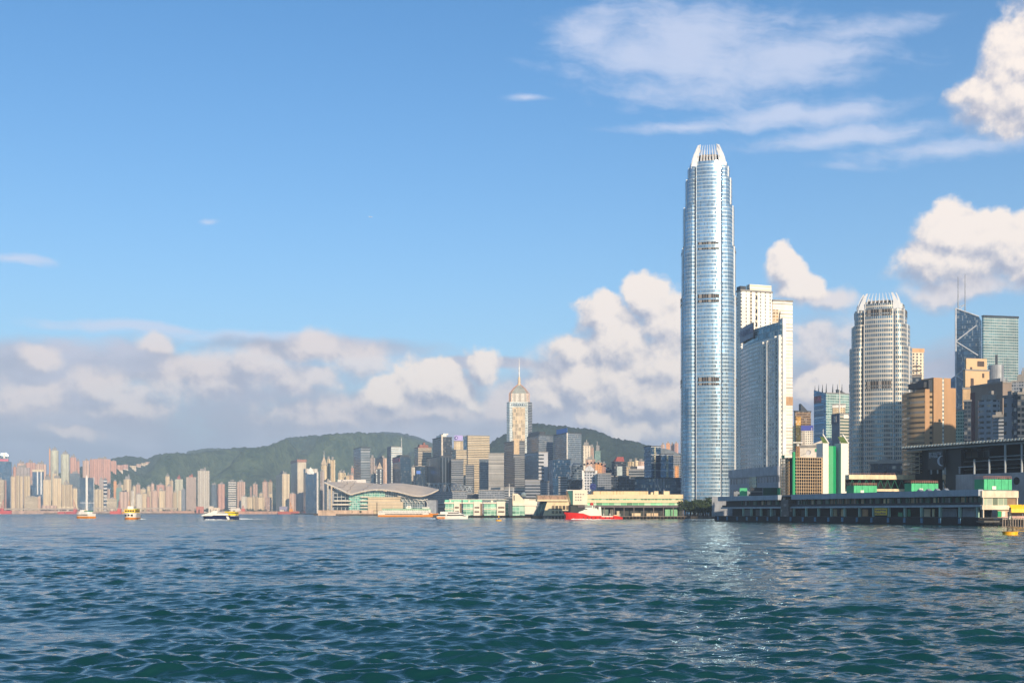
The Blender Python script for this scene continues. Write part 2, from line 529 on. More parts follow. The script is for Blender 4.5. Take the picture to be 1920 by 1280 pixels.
    o = bpy.data.objects.new('water', me)
    COL.objects.link(o)
    struct(o)

WAVE = 0.36
WATER_A, WATER_B = (0.005, 0.037, 0.039), (0.008, 0.051, 0.053)
make_water()

# ------------------------------------------------------------------ land
SHORE = [(900, 150), (420, 170), (380, 400), (262, 500), (243, 770), (212, 985), (178, 1080), (150, 1100), (40, 1140), (22, 1345), (-92, 1365), (-118, 2120), (-370, 2190),
         (-420, 2900), (-760, 4020), (-1500, 4330), (-3200, 4640)]
def make_land():
    m = M()
    poly = SHORE + [(-4200, 4700), (-4200, 9500), (4200, 9500), (4200, 150)]
    m.prism(list(reversed(poly)), -2.0, 3.0, mi=1, cap=0)
    g = plain('paved_ground', '#6f6c66', 0.9, var=0.3, scale=0.02)
    q = plain('quay_stone', '#565048', 0.9, var=0.35, scale=0.1)
    struct(m.build('ground', [g, q]))
    def hill(name, ridge, Dr, D0, amp, seed, mat, step=4, back=900):
        rs = np.random.RandomState(seed)
        px = np.arange(ridge[0][0], ridge[-1][0] + 1, step, dtype=float)
        hy = np.interp(px, [p[0] for p in ridge], [p[1] for p in ridge])
        hr = (HY - hy) / FPX * Dr + EYE + rs.normal(0, 2.2, len(px))
        xr = (px - CX) / FPX * Dr
        rows = np.concatenate([np.linspace(0, 1, 46), np.linspace(1.06, 1.5, 6)])
        V = []
        nz = [(rs.uniform(120, 900), rs.uniform(-1, 1), rs.uniform(0, 6.28)) for _ in range(26)]
        for t in rows:
            y = D0 + (Dr - D0) * t if t <= 1 else Dr + back * (t - 1) * 2
            xs = xr * (y / Dr)
            prof = (t ** 1.15) if t <= 1 else max(0.0, 1 - (t - 1) * 1.6)
            sp = np.zeros(len(px))
            for (l, sk, ph) in nz:
                sp += np.sin(2 * math.pi * (xs + sk * y) / l + ph) * (l / 400) ** 0.8
            sp = sp / 5.0
            e = 4 * t * (1 - t) if t <= 1 else 0
            z = 3 + (hr - 3) * np.clip(prof + amp * e * sp * 0.35, 0, None)
            # never above the sight line to the ridge
            cap = EYE + (hr - EYE) * (y / Dr) * 0.985 if t < 1 else None
            if t < 1:
                z = np.minimum(z, np.maximum(cap, 2.5))
            V.append(np.stack([xs, np.full(len(px), y), z], -1))
        V = np.array(V)
        nr, nc = V.shape[:2]
        idx = np.arange(nr * nc).reshape(nr, nc)
        F = np.stack([idx[:-1, :-1], idx[:-1, 1:], idx[1:, 1:], idx[1:, :-1]], -1).reshape(-1, 4)
        me = bpy.data.meshes.new(name)
        me.from_pydata(V.reshape(-1, 3).tolist(), [], F.tolist())
        me.polygons.foreach_set('use_smooth', [True] * len(F))
        me.materials.append(mat)
        o = bpy.data.objects.new(name, me)
        COL.objects.link(o)
        return struct(o)
    def hillmat(a, b, scar=None):
        mt = bpy.data.materials.new('wooded_slope'); mt.use_nodes = True
        T = NT(mt.node_tree); bs = mt.node_tree.nodes['Principled BSDF']
        pos = T.n('ShaderNodeNewGeometry').outputs['Position']
        n = T.noise(pos, 0.012, 8, 0.65)
        n2 = T.noise(pos, 0.035, 5, 0.65)
        T.put(bs.inputs['Base Color'], T.mix(T.ss(T.m('ADD', T.m('MULTIPLY', n, .6), T.m('MULTIPLY', n2, .4)), 0.35, 0.65), a, b))
        bs.inputs['Roughness'].default_value = 1.0
        bs.inputs['Specular IOR Level'].default_value = 0.1
        bp = T.n('ShaderNodeBump'); bp.inputs['Distance'].default_value = 30; bp.inputs['Strength'].default_value = 0.9
        T.put(bp.inputs['Height'], n2)
        T.put(bs.inputs['Normal'], bp.outputs[0])
        return mt
    ga = hillmat((0.022, 0.052, 0.024), (0.105, 0.145, 0.07))
    gb = hillmat((0.012, 0.030, 0.020), (0.048, 0.072, 0.044))
    L = [(-700, 960), (-300, 935), (0, 905), (120, 885), (196, 862), (222, 857), (245, 854.5), (262, 857), (276, 861), (292, 853), (308, 849), (330, 848.5), (352, 850), (380, 846), (410, 842.5),
         (440, 839.5), (470, 838), (490, 837), (503, 834.5), (515, 830), (527, 825), (541, 820), (560, 817.5), (580, 816.5), (600, 815), (640, 811.5), (670, 810), (700, 811), (740, 813), (770, 819), (800, 828), (830, 836), (880, 846), (940, 850), (1000, 858), (1100, 900), (1200, 955)]
    hill('hills', L, 6600, 4750, 1.0, 3, ga)
    hill('hills', [(330, 880), (352, 846), (375, 841.5), (398, 839.5), (418, 840.5), (440, 843), (470, 870)], 7600, 6900, 0.6, 8, ga, 3, 300)
    hill('hills', [(640, 860), (690, 812), (720, 809.5), (750, 811), (775, 816), (795, 824), (815, 832), (840, 842), (870, 870)], 7900, 7000, 0.6, 9, gb, 4, 300)
    hill('hills', [(820, 960), (870, 900), (905, 846), (930, 822), (955, 809), (980, 799), (1003, 793.5), (1030, 795.5), (1062, 799.5), (1090, 803), (1115, 806), (1135, 813.5), (1160, 822.5), (1185, 826), (1215, 834), (1260, 846), (1330, 858), (1420, 866), (1600, 880), (1900, 900), (2300, 930)],
         4300, 3450, 0.8, 4, gb, 4, 700)

# ------------------------------------------------------------------ haze: one closed box of thin pale air
def make_haze():
    m = M()
    m.box(-5200, 5200, -900, 11000, -3.2, 640)
    mt = bpy.data.materials.new('hazy_air'); mt.use_nodes = True
    nt = mt.node_tree
    nt.nodes.remove(nt.nodes['Principled BSDF'])
    pv = nt.nodes.new('ShaderNodeVolumePrincipled')
    pv.inputs['Density'].default_value = HAZE
    pv.inputs['Color'].default_value = (0.60, 0.79, 1.0, 1)
    pv.inputs['Anisotropy'].default_value = 0.0
    nt.links.new(pv.outputs[0], nt.nodes['Material Output'].inputs['Volume'])
    mt.cycles.homogeneous_volume = True
    struct(m.build('haze', mt), 'stuff')
HAZE = 1.05e-4
make_land()
make_haze()
bpy.context.view_layer.update()
HILLS = [o for o in COL.objects if o.name.startswith('hills')]
def on_hill(px, py):
    """depth and height where the sight line through a photo point meets the wooded slope"""
    d = Vector(((px - CX) / FPX, 1.0, (HY - py) / FPX)).normalized()
    best = None
    for o in HILLS:
        ok, loc, _, _ = o.ray_cast(Vector((0, 0, EYE)), d)
        if ok and (best is None or loc.y < best.y):
            best = loc
    return (best.y, best.z) if best else (5400.0, 150.0)

# ------------------------------------------------------------------ buildings
ROOF = plain('roof_concrete', '#8d8a86', 0.9)
DARKROOF = plain('dark_roof', '#3d434b', 0.8)
WHITE = plain('white_paint', '#e2ded6', 0.6)
GREYP = plain('grey_paint', '#8f949b', 0.6)

def frame_of(x0, xm, x1, D, r, depth):
    """nearest corner C at depth D, facade direction u (to the right) and v (back), width w, depth d so that the two visible faces span x0..xm..x1"""
    t0, tm, t1 = (x0 - CX) / FPX, (xm - CX) / FPX, (x1 - CX) / FPX
    C = (tm * D, D)
    u = (math.cos(r), math.sin(r)); v = (-math.sin(r), math.cos(r))
    w = (t1 * D - C[0]) / max(0.05, math.cos(r) - t1 * math.sin(r))
    if xm > x0 and depth is None:
        den = math.sin(r) + t0 * math.cos(r)
        d = (C[0] - t0 * D) / den if den > 0.04 else w
        d = max(4.0, min(d, 160.0))
    else:
        d = depth or max(10.0, min(0.85 * w, 45.0))
    return C, u, v, w, d

def bayed(w, d, n=None, cut=6.0, chamfer=0.0):
    """rectangle outline with light-well recesses along each side, as on dense residential towers"""
    def side(L):
        k = n or max(1, int(round(L / 13.0)))
        pts = []
        for i in range(k):
            a = L * (i + 0.5) / k
            s = min(2.6, L / k * 0.2)
            if k > 1 or L > 10:
                pts += [(a - s, 0), (a - s, cut), (a + s, cut), (a + s, 0)]
        return pts
    out = [(0, 0)] + [(s, t) for s, t in side(w)]
    out += [(w, 0)] + [(w - t, s) for s, t in side(d)]
    out += [(w, d)] + [(w - s, d - t) for s, t in side(w)]
    out += [(0, d)] + [(t, d - s) for s, t in side(d)]
    return out

def rounded(w, d, rad, n=5):
    rad = min(rad, w / 2 - .1, d / 2 - .1)
    out = []
    for cx, cy, a0 in ((rad, rad, 180), (w - rad, rad, 270), (w - rad, d - rad, 0), (rad, d - rad, 90)):
        for i in range(n + 1):
            a = math.radians(a0 + 90 * i / n)
            out.append((cx + rad * math.cos(a), cy + rad * math.sin(a)))
    return out

class B:
    pass

def bldg(name, cat, label, x0, x1, top, D, mat, xm=None, r=None, depth=None, plan='box', rad=4.0, base=3.0, group=None, plant=True,
         roof=None, part='wall', plant_h=None, plant_mat=None, crown=0.0, podium=None, steps=None):
    """one building: Empty at its nearest corner, wall mesh, roof plant room, optional podium"""
    if xm is None:
        xm = x0
        tc = ((x0 + x1) / 2 - CX) / FPX
        r = -math.atan(tc) * 0.9 if r is None else r
    else:
        r = math.radians(18) if r is None else math.radians(min(r, 19))
    C, u, v, w, d = frame_of(x0, xm, x1, D, r, depth)
    H = Z_(top, D) - base
    b = B(); b.C, b.r, b.w, b.d, b.H, b.D = C, r, w, d, H, D
    b.root = root(name, (C[0], C[1], base), label, cat, group, r)
    sp = {'box': [(0, 0), (w, 0), (w, d), (0, d)], 'bays': None, 'round': None, 'cham': None}[plan]
    if plan == 'bays': sp = bayed(w, d)
    if plan == 'round': sp = rounded(w, d, rad)
    if plan == 'cham':
        c = min(rad, w * .3, d * .3)
        sp = [(c, 0), (w - c, 0), (w, c), (w, d - c), (w - c, d), (c, d), (0, d - c), (0, c)]
    b.poly = sp
    m = M()
    m.prism(sp, 0, H)
    roof = roof or ROOF
    b.body = m.build(part, [mat, roof], b.root)
    if plan in ('box', 'cham') and H > 25 and D < 3200:
        pm = M()
        e = 0.5
        pm.prism([(-e, -e), (w + e, -e), (w + e, 0.002 - e + .6), (-e, 0.002 - e + .6)], H - 0.3, H + 1.3)
        pm.prism([(-e, .1), (.1, .1), (.1, d + e), (-e, d + e)], H - 0.3, H + 1.3)
        pm.build('parapet', [plant_mat or roof], b.root)
    if plant:
        ph = plant_h or min(9.0, max(3.0, 0.05 * H))
        pm = M()
        a0, a1 = rng.uniform(.15, .32), rng.uniform(.66, .85)
        pm.box(w * a0, w * a1, d * .25, d * .75, H, H + ph)
        if w > 14:
            q = rng.uniform(.35, .6)
            pm.box(w * q, w * (q + .14), d * .35, d * .6, H + ph, H + ph * 1.7)
        pm.build('roof_plant', [plant_mat or roof], b.root)
    if podium:
        x = podium
        pm = M(); pm.box(-w * x, w * (1 + x), -2.5, d, 0, 11)
        pm.build('podium', [facade('#b9ab98', '#3a4650', 4.5, 6, .8, .5), roof], b.root)
    return b

def addbox(b, name, s0, s1, t0, t1, z0, z1, mat):
    """extra part in the building's own frame: s along the facade, t towards the back, metres"""
    m = M(); m.box(s0, s1, t0, t1, z0, z1)
    return m.build(name, [mat], b.root)

def sign(b, text, s0, s1, z0, z1, bg, fg, t=-0.6, face='front', size=None, name='sign'):
    m = M()
    bgm = plain('sign_face', bg, 0.5, var=.05)
    if face == 'front':
        m.box(s0, s1, t, t + 0.4, z0, z1)
    else:
        m.box(t, t + 0.4, s0, s1, z0, z1)
    o = m.build(name, [bgm], b.root)
    if text:
        h = size or (z1 - z0) * 0.8
        if face == 'front':
            tx = text_mesh('lettering', text, h, plain('letter_paint', fg, .5, var=.03), b.root, ((s0 + s1) / 2, t - 0.12, (z0 + z1) / 2), (math.radians(90), 0, 0))
        else:
            tx = text_mesh('lettering', text, h, plain('letter_paint', fg, .5, var=.03), b.root, (t - 0.12, (s0 + s1) / 2, (z0 + z1) / 2), (math.radians(90), 0, math.radians(-90)))
        wd = tx.dimensions.x
        if wd > 0.9 * (s1 - s0):
            tx.scale = (0.9 * (s1 - s0) / wd, 1, 1)
        tx.parent = o
    return o

# palettes
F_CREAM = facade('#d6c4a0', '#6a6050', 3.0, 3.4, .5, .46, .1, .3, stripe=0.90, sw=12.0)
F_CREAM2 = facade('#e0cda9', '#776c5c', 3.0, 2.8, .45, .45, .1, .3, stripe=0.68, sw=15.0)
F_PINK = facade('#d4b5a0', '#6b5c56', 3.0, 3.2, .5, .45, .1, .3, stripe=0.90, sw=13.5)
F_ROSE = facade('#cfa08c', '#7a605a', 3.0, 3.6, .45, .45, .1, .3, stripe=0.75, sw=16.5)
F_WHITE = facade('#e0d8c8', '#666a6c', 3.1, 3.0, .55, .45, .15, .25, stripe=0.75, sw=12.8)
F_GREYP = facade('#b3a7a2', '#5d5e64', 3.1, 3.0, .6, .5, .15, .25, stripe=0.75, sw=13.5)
F_ORANGE = facade('#d69a66', '#86603e', 3.1, 3.4, .4, .45, .1, .3)
F_TEAL = facade('#8fa89c', '#3d6660', 3.3, 2.4, .8, .6, .4, .15)
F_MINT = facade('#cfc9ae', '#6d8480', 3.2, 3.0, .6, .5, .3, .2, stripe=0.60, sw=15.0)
F_DKGLASS = facade('#34495c', '#2b4760', 3.8, 1.6, .9, .85, .6, .1, .35)
F_BLGLASS = facade('#33506a', '#2d5478', 3.9, 1.8, .92, .86, .6, .1, .3)
F_GRGLASS = facade('#6d7880', '#44586a', 3.8, 1.7, .85, .65, .5, .12)
F_STRIPE = facade('#bcae98', '#3a3f46', 3.9, 60, 1, .45, .3, .15)
F_STRIPED = facade('#8b8f94', '#2c3640', 3.9, 60, 1, .5, .4, .12)
F_STRIPEC = facade('#d2c0a0', '#43423f', 3.9, 60, 1, .42, .3, .15)
F_BEIGE = facade('#c3ad8c', '#4a4640', 3.6, 2.2, .6, .5, .2, .2)
F_BROWN = facade('#8a6f52', '#3a2e24', 3.7, 2.4, .7, .55, .4, .15)
F_GREYB = facade('#858b93', '#37424d', 3.6, 2.6, .65, .5, .3, .18)
F_DKBLOCK = facade('#36404c', '#1d2a38', 4.0, 3.2, .75, .6, .4, .15)

def far(items):
    for it in items:
        nm, lab, x0, x1, top, D, mat = it[:7]
        kw = it[7] if len(it) > 7 else {}
        cat = kw.pop('cat', 'tower')
        bldg(nm, cat, lab, x0, x1, top, D, mat, **kw)

G_FAR = 'buildings along the far left shore'
# ---- far left waterfront (4.3-5.2 km away)
def left_city():
    g = G_FAR
    b = bldg('office_tower', 'tower', 'dark blue glass tower at the left edge with pink sign band and curved crown', -14, 21.5, 865, 4750, F_BLGLASS, group=g, plant=False, roof=DARKROOF)
    w = b.w
    m = M(); m.loft([[(w * .05, 1, b.H), (w * .86, 1, b.H), (w * .86, b.d - 1, b.H), (w * .05, b.d - 1, b.H)],
                     [(w * .05, 1, b.H + 24), (w * .84, 1, b.H + 24), (w * .84, b.d - 1, b.H + 24), (w * .05, b.d - 1, b.H + 24)],
                     [(w * .1, 2, b.H + 36), (w * .76, 2, b.H + 36), (w * .76, b.d - 2, b.H + 36), (w * .1, b.d - 2, b.H + 36)]])
    m.build('crown', [F_GRGLASS], b.root)
    addbox(b, 'light_fin', w * .56, w * .66, -1.5, 1, b.H + 14, b.H + 37, WHITE)
    sign(b, '', w * .3, w * .84, b.H + 2, b.H + 11, '#c4506e', '#ffffff')
    far([
     ('apartment_tower', 'pale banded round-edged block at the left edge below the dark glass tower', -8, 8.6, 899, 4520, F_STRIPEC, dict(plan='round', rad=6, group=g)),
     ('apartment_tower', 'small pink block with a jutting top just right of the banded left edge block', 8.8, 12.0, 901, 4560, F_ROSE, dict(group=g)),
     ('apartment_tower', 'leftmost slim tower of the cream cluster right of the left edge glass tower', 20, 27.6, 893, 4500, F_CREAM2, dict(plan='bays', group=g)),
     ('apartment_tower', 'second tower of the cream cluster, with the highest rooftop box', 28.6, 36.4, 891, 4490, F_CREAM, dict(plan='bays', group=g)),
     ('apartment_tower', 'third tower of the cream cluster, left of the narrow dark slot', 37, 42.6, 892.5, 4500, F_CREAM2, dict(plan='bays', group=g)),
     ('apartment_tower', 'fourth and rightmost cream cluster tower behind the low banded block', 44.6, 56.5, 892, 4520, F_CREAM, dict(plan='bays', group=g)),
     ('apartment_tower', 'orange pink slim tower behind the cream cluster beside the glass tower', 24, 31, 875, 4900, F_ROSE, dict(plan='bays', group=g)),
     ('apartment_block', 'wide pinkish ridge-top block standing behind the grey mauve slab', 32, 47, 868, 5200, F_PINK, dict(plan='bays', group=g)),
     ('apartment_block', 'right half of the pinkish ridge-top blocks, with domed roof boxes', 48, 66, 867, 5220, F_ROSE, dict(plan='bays', group=g)),
     ('apartment_block', 'grey mauve slab above the cream cluster towers', 30, 55.5, 876, 4850, F_GREYP, dict(group=g)),
     ('apartment_block', 'pink block behind the blue glass tower with two cream stripes', 66.5, 86.5, 869.5, 5150, F_PINK, dict(plan='bays', group=g)),
    ])
    b = bldg('office_tower', 'tower', 'blue glass tower with two tall cream stripes and a cream cap', 60.8, 82, 884, 4700, F_BLGLASS, group=g, plant=False)
    for s in (.40, .72):
        addbox(b, 'stripe', b.w * s, b.w * (s + .11), -2, .5, b.H * .45, b.H + 1, WHITE)
    addbox(b, 'cap', b.w * -.02, b.w * 1.02, -2.2, b.d, b.H, b.H + 9, plain('cream', '#d8c8a8'))
    far([
     ('office_tower', 'low blue annex at the left foot of the cream-striped glass tower', 56, 61, 909, 4680, F_BLGLASS, dict(group=g)),
     ('apartment_tower', 'tall slim orange tower with one cream edge, highest on the far left shore', 87, 94.6, 841, 5000, F_ORANGE, dict(xm=92, group=g)),
     ('apartment_tower', 'tall beige and teal tower right against the slim orange tower', 95.2, 109.5, 844, 4980, F_MINT, dict(plan='cham', group=g, plant_h=10)),
     ('apartment_tower', 'tall beige and teal tower with an arched top panel, standing apart to the right', 114, 130, 851, 4960, F_MINT, dict(plan='cham', group=g, plant_h=10)),
     ('apartment_tower', 'salmon pink tower right of the arched beige and teal tower', 131, 143, 857, 5100, F_ROSE, dict(plan='bays', group=g)),
     ('apartment_tower', 'lower salmon pink wing beside the salmon pink tower', 143.4, 149, 864, 5110, F_ROSE, dict(plan='bays', group=g)),
     ('apartment_tower', 'cream tower with stepped top right of the cream-striped glass tower', 80.4, 95.8, 899, 4480, F_CREAM2, dict(plan='bays', group=g, plant_h=14)),
     ('apartment_tower', 'ribbed cream tower, second of three near the shore, with a narrow domed top', 98, 114.6, 896, 4490, F_CREAM2, dict(plan='bays', group=g, plant_h=9)),
     ('apartment_tower', 'wide cream tower with stepped shoulders, third of three near the shore', 115.6, 135.6, 908, 4470, F_CREAM, dict(plan='bays', group=g)),
     ('apartment_tower', 'short cream tower just left of the dark tower with a white spine', 136, 144.8, 915, 4460, F_CREAM2, dict(plan='bays', group=g)),
     ('office_tower', 'pale blue grey glass block with a bright cap behind the short cream tower', 125, 149.5, 887, 4800, F_GRGLASS, dict(group=g, xm=131)),
     ('office_block', 'low banded cream block with blue roof boxes in front of the cream cluster', 46.8, 71, 931, 4430, F_STRIPEC, dict(group=g)),
     ('office_block', 'plain pinkish end wing of the low banded cream block', 71.3, 76.2, 930, 4432, plain('pinkish_wall', '#c6a488'), dict(group=g)),
     ('warehouse', 'long low pink warehouse below the cream towers', 78, 105.5, 947, 4410, F_PINK, dict(group=g, plant=False, cat='warehouse')),
     ('warehouse', 'long low cream warehouse left of the dark tower with a white spine', 106.2, 146, 949, 4400, F_CREAM2, dict(group=g, plant=False, cat='warehouse')),
    ])
    b = bldg('office_tower', 'tower', 'dark glass tower split by one tall white pointed spine', 149, 176.4, 895, 4450, F_DKGLASS, group=g, plant=False, roof=DARKROOF)
    m = M(); c = b.w * .5; hw = b.w * .075
    m.prism([(c - hw, -2.5), (c + hw, -2.5), (c + hw, 1), (c - hw, 1)], 0, b.H - 2)
    m.loft([[(c - hw, -2.5, b.H - 2), (c + hw, -2.5, b.H - 2), (c + hw, 1, b.H - 2), (c - hw, 1, b.H - 2)], [(c - .5, -1.5, b.H + 12), (c + .5, -1.5, b.H + 12), (c + .5, 0, b.H + 12), (c - .5, 0, b.H + 12)]])
    m.build('spine', [WHITE], b.root)
    addbox(b, 'edge_strip', b.w * .975, b.w * 1.01, -1.6, 1, 0, b.H + 2, WHITE)
    addbox(b, 'name_band', b.w * .04, b.w * .96, -1.0, -.1, b.H * .27, b.H * .31, GREYP)
    g2 = 'pink slabs on the hillside'
    for (lab, x0, x1, yt, mt) in [('pale pink hillside slab, leftmost, behind the white-spined dark tower', 155, 167, 863, F_PINK),
        ('narrow salmon hillside slab wedged between the pale slab and the big one', 168, 174, 861, F_ROSE),
        ('biggest rose pink hillside slab with even vertical bays', 174.2, 207, 860, F_ROSE),
        ('small rose slab on the right end of the hillside row', 207.5, 218, 863.5, F_ROSE)]:
        Dh, zh = on_hill((x0 + x1) / 2, 912 if x0 < 207 else 884)
        bldg('apartment_slab', 'tower', lab, x0, x1, yt, Dh - 10, mt, plan='bays', group=g2, base=zh - 12)
    for (lab, x0, x1, yt, yb, mt) in [('long low rose terrace stepping right from the hillside slabs', 218.4, 230, 871.5, 881.5, F_ROSE),
        ('rose terrace with a white roof line on the hillside, middle of the stepped row', 230.3, 240, 870.5, 879, F_ROSE),
        ('cream windowed terrace on the hillside right of the rose terraces', 240.4, 255, 872.5, 877.5, F_CREAM2),
        ('pink terrace climbing the hillside right of the cream terrace', 255.4, 264, 869.5, 875, F_PINK),
        ('cream terrace second from the top of the hillside row', 264.3, 272, 867.5, 872, F_CREAM),
        ('topmost thin pink terrace at the right end of the hillside row', 272.4, 282, 865.5, 869, F_PINK)]:
        Dh, zh = on_hill((x0 + x1) / 2, yb)
        b = bldg('terrace_row', 'houses', lab, x0, x1, yt, Dh - 8, mt, group=g2, base=zh, plant=False)
        addbox(b, 'retaining_wall', -1, b.w + 1, -2, b.d, -16, 0, plain('pale_concrete', '#cdbfae'))
    # rows packed behind the front row
    rr = random.Random(21)
    px = 178.0
    k = 0
    fill = [F_CREAM, F_CREAM2, F_PINK, F_WHITE, F_ROSE, F_GREYP, F_CREAM2, F_PINK]
    while px < 512:
        wpx = rr.uniform(4.5, 8.5)
        if rr.random() < .8:
            bldg('apartment_tower', 'tower', 'pale apartment tower packed behind the front row of the far left shore', px, px + wpx, rr.uniform(911, 936), rr.uniform(4560, 4720), fill[k % 8], plan='bays', group='apartment towers packed behind the front row')
            k += 1
        px += wpx + rr.uniform(0, 3)
    for (a, c, n) in ((20, 150, 12),):
        for q in range(n):
            x = a + (c - a) * q / n + rr.uniform(0, 4)
            bldg('apartment_tower', 'tower', 'pale apartment tower half hidden among the cream towers at the far left', x, x + rr.uniform(6, 10), rr.uniform(885, 912), rr.uniform(4750, 4950), fill[(k + q) % 8], plan='bays', group='apartment towers half hidden at the far left')
    far([
     ('apartment_tower', 'plain cream block with a peaked roof right of the white-spined dark tower', 176.8, 193.6, 917, 4440, F_CREAM, dict(group=g)),
     ('office_tower', 'pale grey slab attached to the ladder-windowed tower', 186, 194, 898, 4520, plain('grey_slab', '#a39a96'), dict(group=g)),
     ('office_tower', 'slim tower with dark ladder-like stacked windows', 194.2, 200.8, 898, 4500, facade('#c9c6c2', '#233a52', 14, 60, 1, .55, .5, .1), dict(group=g)),
     ('office_tower', 'slim dark tower right of the ladder-windowed tower', 201, 208, 906, 4650, F_DKGLASS, dict(group=g)),
     ('office_block', 'low beige banded block below the ladder-windowed tower', 200.2, 219, 934.5, 4420, F_STRIPEC, dict(group=g)),
     ('apartment_tower', 'tower with mint left face and orange right face', 208.5, 218.8, 901.5, 4600, F_ORANGE, dict(xm=213, group=g)),
     ('office_tower', 'teal glass tower with a domed top beside the orange-faced tower', 218, 229, 914, 4560, F_TEAL, dict(group=g, plant_h=16)),
     ('apartment_tower', 'cream block behind the teal domed tower', 219.5, 231, 908, 4700, F_CREAM, dict(plan='bays', group=g)),
     ('apartment_tower', 'tall cream octagonal tower with a turret top', 231.6, 246, 898, 4680, F_CREAM2, dict(plan='cham', rad=8, group=g, plant_h=12)),
     ('office_block', 'pinkish block with a dark roof box behind the orange-masted crane boat', 223.4, 242.6, 921.5, 4450, F_PINK, dict(group=g, plant_mat=DARKROOF)),
     ('apartment_tower', 'bright white slab right of the pinkish dark-roofed block', 246, 251.4, 919.5, 4480, F_WHITE, dict(group=g)),
     ('apartment_tower', 'cream tower standing over the bright white slab', 248.4, 254, 911, 4620, F_CREAM, dict(group=g)),
     ('apartment_tower', 'tall pink-cream tower with sloping shoulder right of the bright white slab', 254.4, 263, 908, 4640, F_PINK, dict(plan='bays', group=g)),
     ('apartment_tower', 'shorter cream tower behind the low pink and white cluster', 263.2, 273, 916.5, 4650, F_CREAM2, dict(plan='bays', group=g)),
     ('apartment_tower', 'left white and pink tower of the low cluster by the shore', 255.2, 266, 926, 4460, F_WHITE, dict(plan='bays', group=g)),
     ('apartment_tower', 'middle white tower of the low cluster by the shore', 266.4, 274.6, 925, 4470, F_CREAM2, dict(plan='bays', group=g)),
     ('apartment_tower', 'right rose tower of the low cluster by the shore', 275, 281, 930.5, 4450, F_ROSE, dict(plan='bays', group=g)),
     ('apartment_tower', 'cream tower behind the gap right of the low cluster', 275, 282.4, 911.5, 4720, F_CREAM, dict(group=g)),
     ('apartment_tower', 'slim pink tower just right of the cream tower in the gap', 282.8, 289, 906.5, 4730, F_PINK, dict(group=g)),
     ('apartment_tower', 'left twin pink tower with cream edges near the shore', 284.2, 296, 920, 4460, F_PINK, dict(plan='bays', group=g)),
     ('apartment_tower', 'right twin tower, cream and yellowish, near the shore', 297.4, 310, 920, 4465, F_CREAM2, dict(plan='bays', group=g)),
     ('apartment_tower', 'broad rose tower behind the twin towers', 293.4, 308.5, 908.5, 4700, F_ROSE, dict(plan='bays', group=g)),
     ('apartment_tower', 'tall cream tower rising above the twin towers', 310.2, 317.8, 892.5, 4750, F_CREAM2, dict(plan='bays', group=g)),
     ('apartment_tower', 'cream tower one step lower, right of the tall cream tower', 318.2, 324.6, 900.5, 4740, F_CREAM, dict(plan='bays', group=g)),
     ('apartment_tower', 'wide pink tower with three bays in front of the tall cream tower', 310.4, 323.6, 911, 4480, F_PINK, dict(plan='bays', group=g)),
     ('apartment_block', 'small yellow-cream block right of the wide pink tower', 324, 331.6, 922, 4470, F_CREAM, dict(plan='bays', group=g)),
     ('apartment_tower', 'mint green tower with a red rooftop box', 328, 342.8, 898, 4700, F_MINT, dict(group=g, plant_h=10, plant_mat=plain('red_box', '#9a5346'))),
     ('apartment_block', 'slim cream block in front of the mint green tower', 334, 339.6, 919, 4460, F_CREAM2, dict(group=g)),
     ('office_block', 'shaded blue grey block in front of the mint green tower', 340.2, 347.6, 918, 4470, F_GREYB, dict(group=g)),
     ('apartment_tower', 'square grey pink tower with reddish roof corners', 349, 367.8, 894, 4500, facade('#b7a294', '#57504c', 3.0, 3.0, .6, .55, .1, .3), dict(group=g, plant_mat=plain('red_tile', '#a2604a'))),
     ('apartment_tower', 'tall white tower with a flat wide crown, highest on this stretch of shore', 370.6, 392.6, 882, 4480, F_WHITE, dict(plan='bays', group=g, plant_h=8)),
     ('apartment_tower', 'grey glass tower with a rounded top right of the tall white tower', 394.4, 407.4, 908, 4520, F_GRGLASS, dict(plan='round', rad=8, group=g)),
     ('apartment_tower', 'pink tower with a rounded top beside the rounded grey tower', 408, 421.8, 907, 4520, F_ROSE, dict(plan='round', rad=8, group=g)),
     ('hotel_tower', 'white tower with dark bands and a flared two-storey top', 428, 442.6, 901, 4500, facade('#d8d2c6', '#27313c', 8.5, 60, 1, .5, .4, .1), dict(group=g, plant_h=3)),
     ('apartment_tower', 'cream and pink tower right of the white dark-banded tower', 444, 459.6, 903, 4500, F_PINK, dict(plan='bays', group=g, plant_h=6)),
     ('apartment_block', 'low pale block at the foot of the cream and pink tower', 452, 462.6, 930, 4440, F_WHITE, dict(plan='bays', group=g)),
     ('apartment_block', 'left block of the low cream trio by the shore', 463.4, 473, 931.5, 4430, F_CREAM2, dict(plan='bays', group=g)),
     ('apartment_block', 'middle block of the low cream trio by the shore', 473.6, 483, 931, 4440, F_CREAM, dict(plan='bays', group=g)),
     ('apartment_block', 'right block of the low cream trio by the shore', 483.6, 496, 932, 4430, F_CREAM2, dict(plan='bays', group=g)),
     ('apartment_tower', 'lone slim pinkish tower against the wooded hill', 474, 483, 907, 4650, F_PINK, dict(plan='bays', group=g)),
     ('apartment_block', 'small bright cream block under the lone pinkish pair of towers', 485.4, 494, 924.5, 4600, F_CREAM, dict(group=g)),
     ('apartment_tower', 'left tower of the brown and cream pair before the hill', 492, 501.8, 903, 4650, F_PINK, dict(plan='bays', group=g, plant_mat=plain('brown_cap', '#7d5b4e'))),
     ('apartment_tower', 'right tower of the brown and cream pair before the hill', 503, 510.6, 903, 4660, F_CREAM, dict(plan='bays', group=g, plant_mat=plain('brown_cap', '#7d5b4e'))),
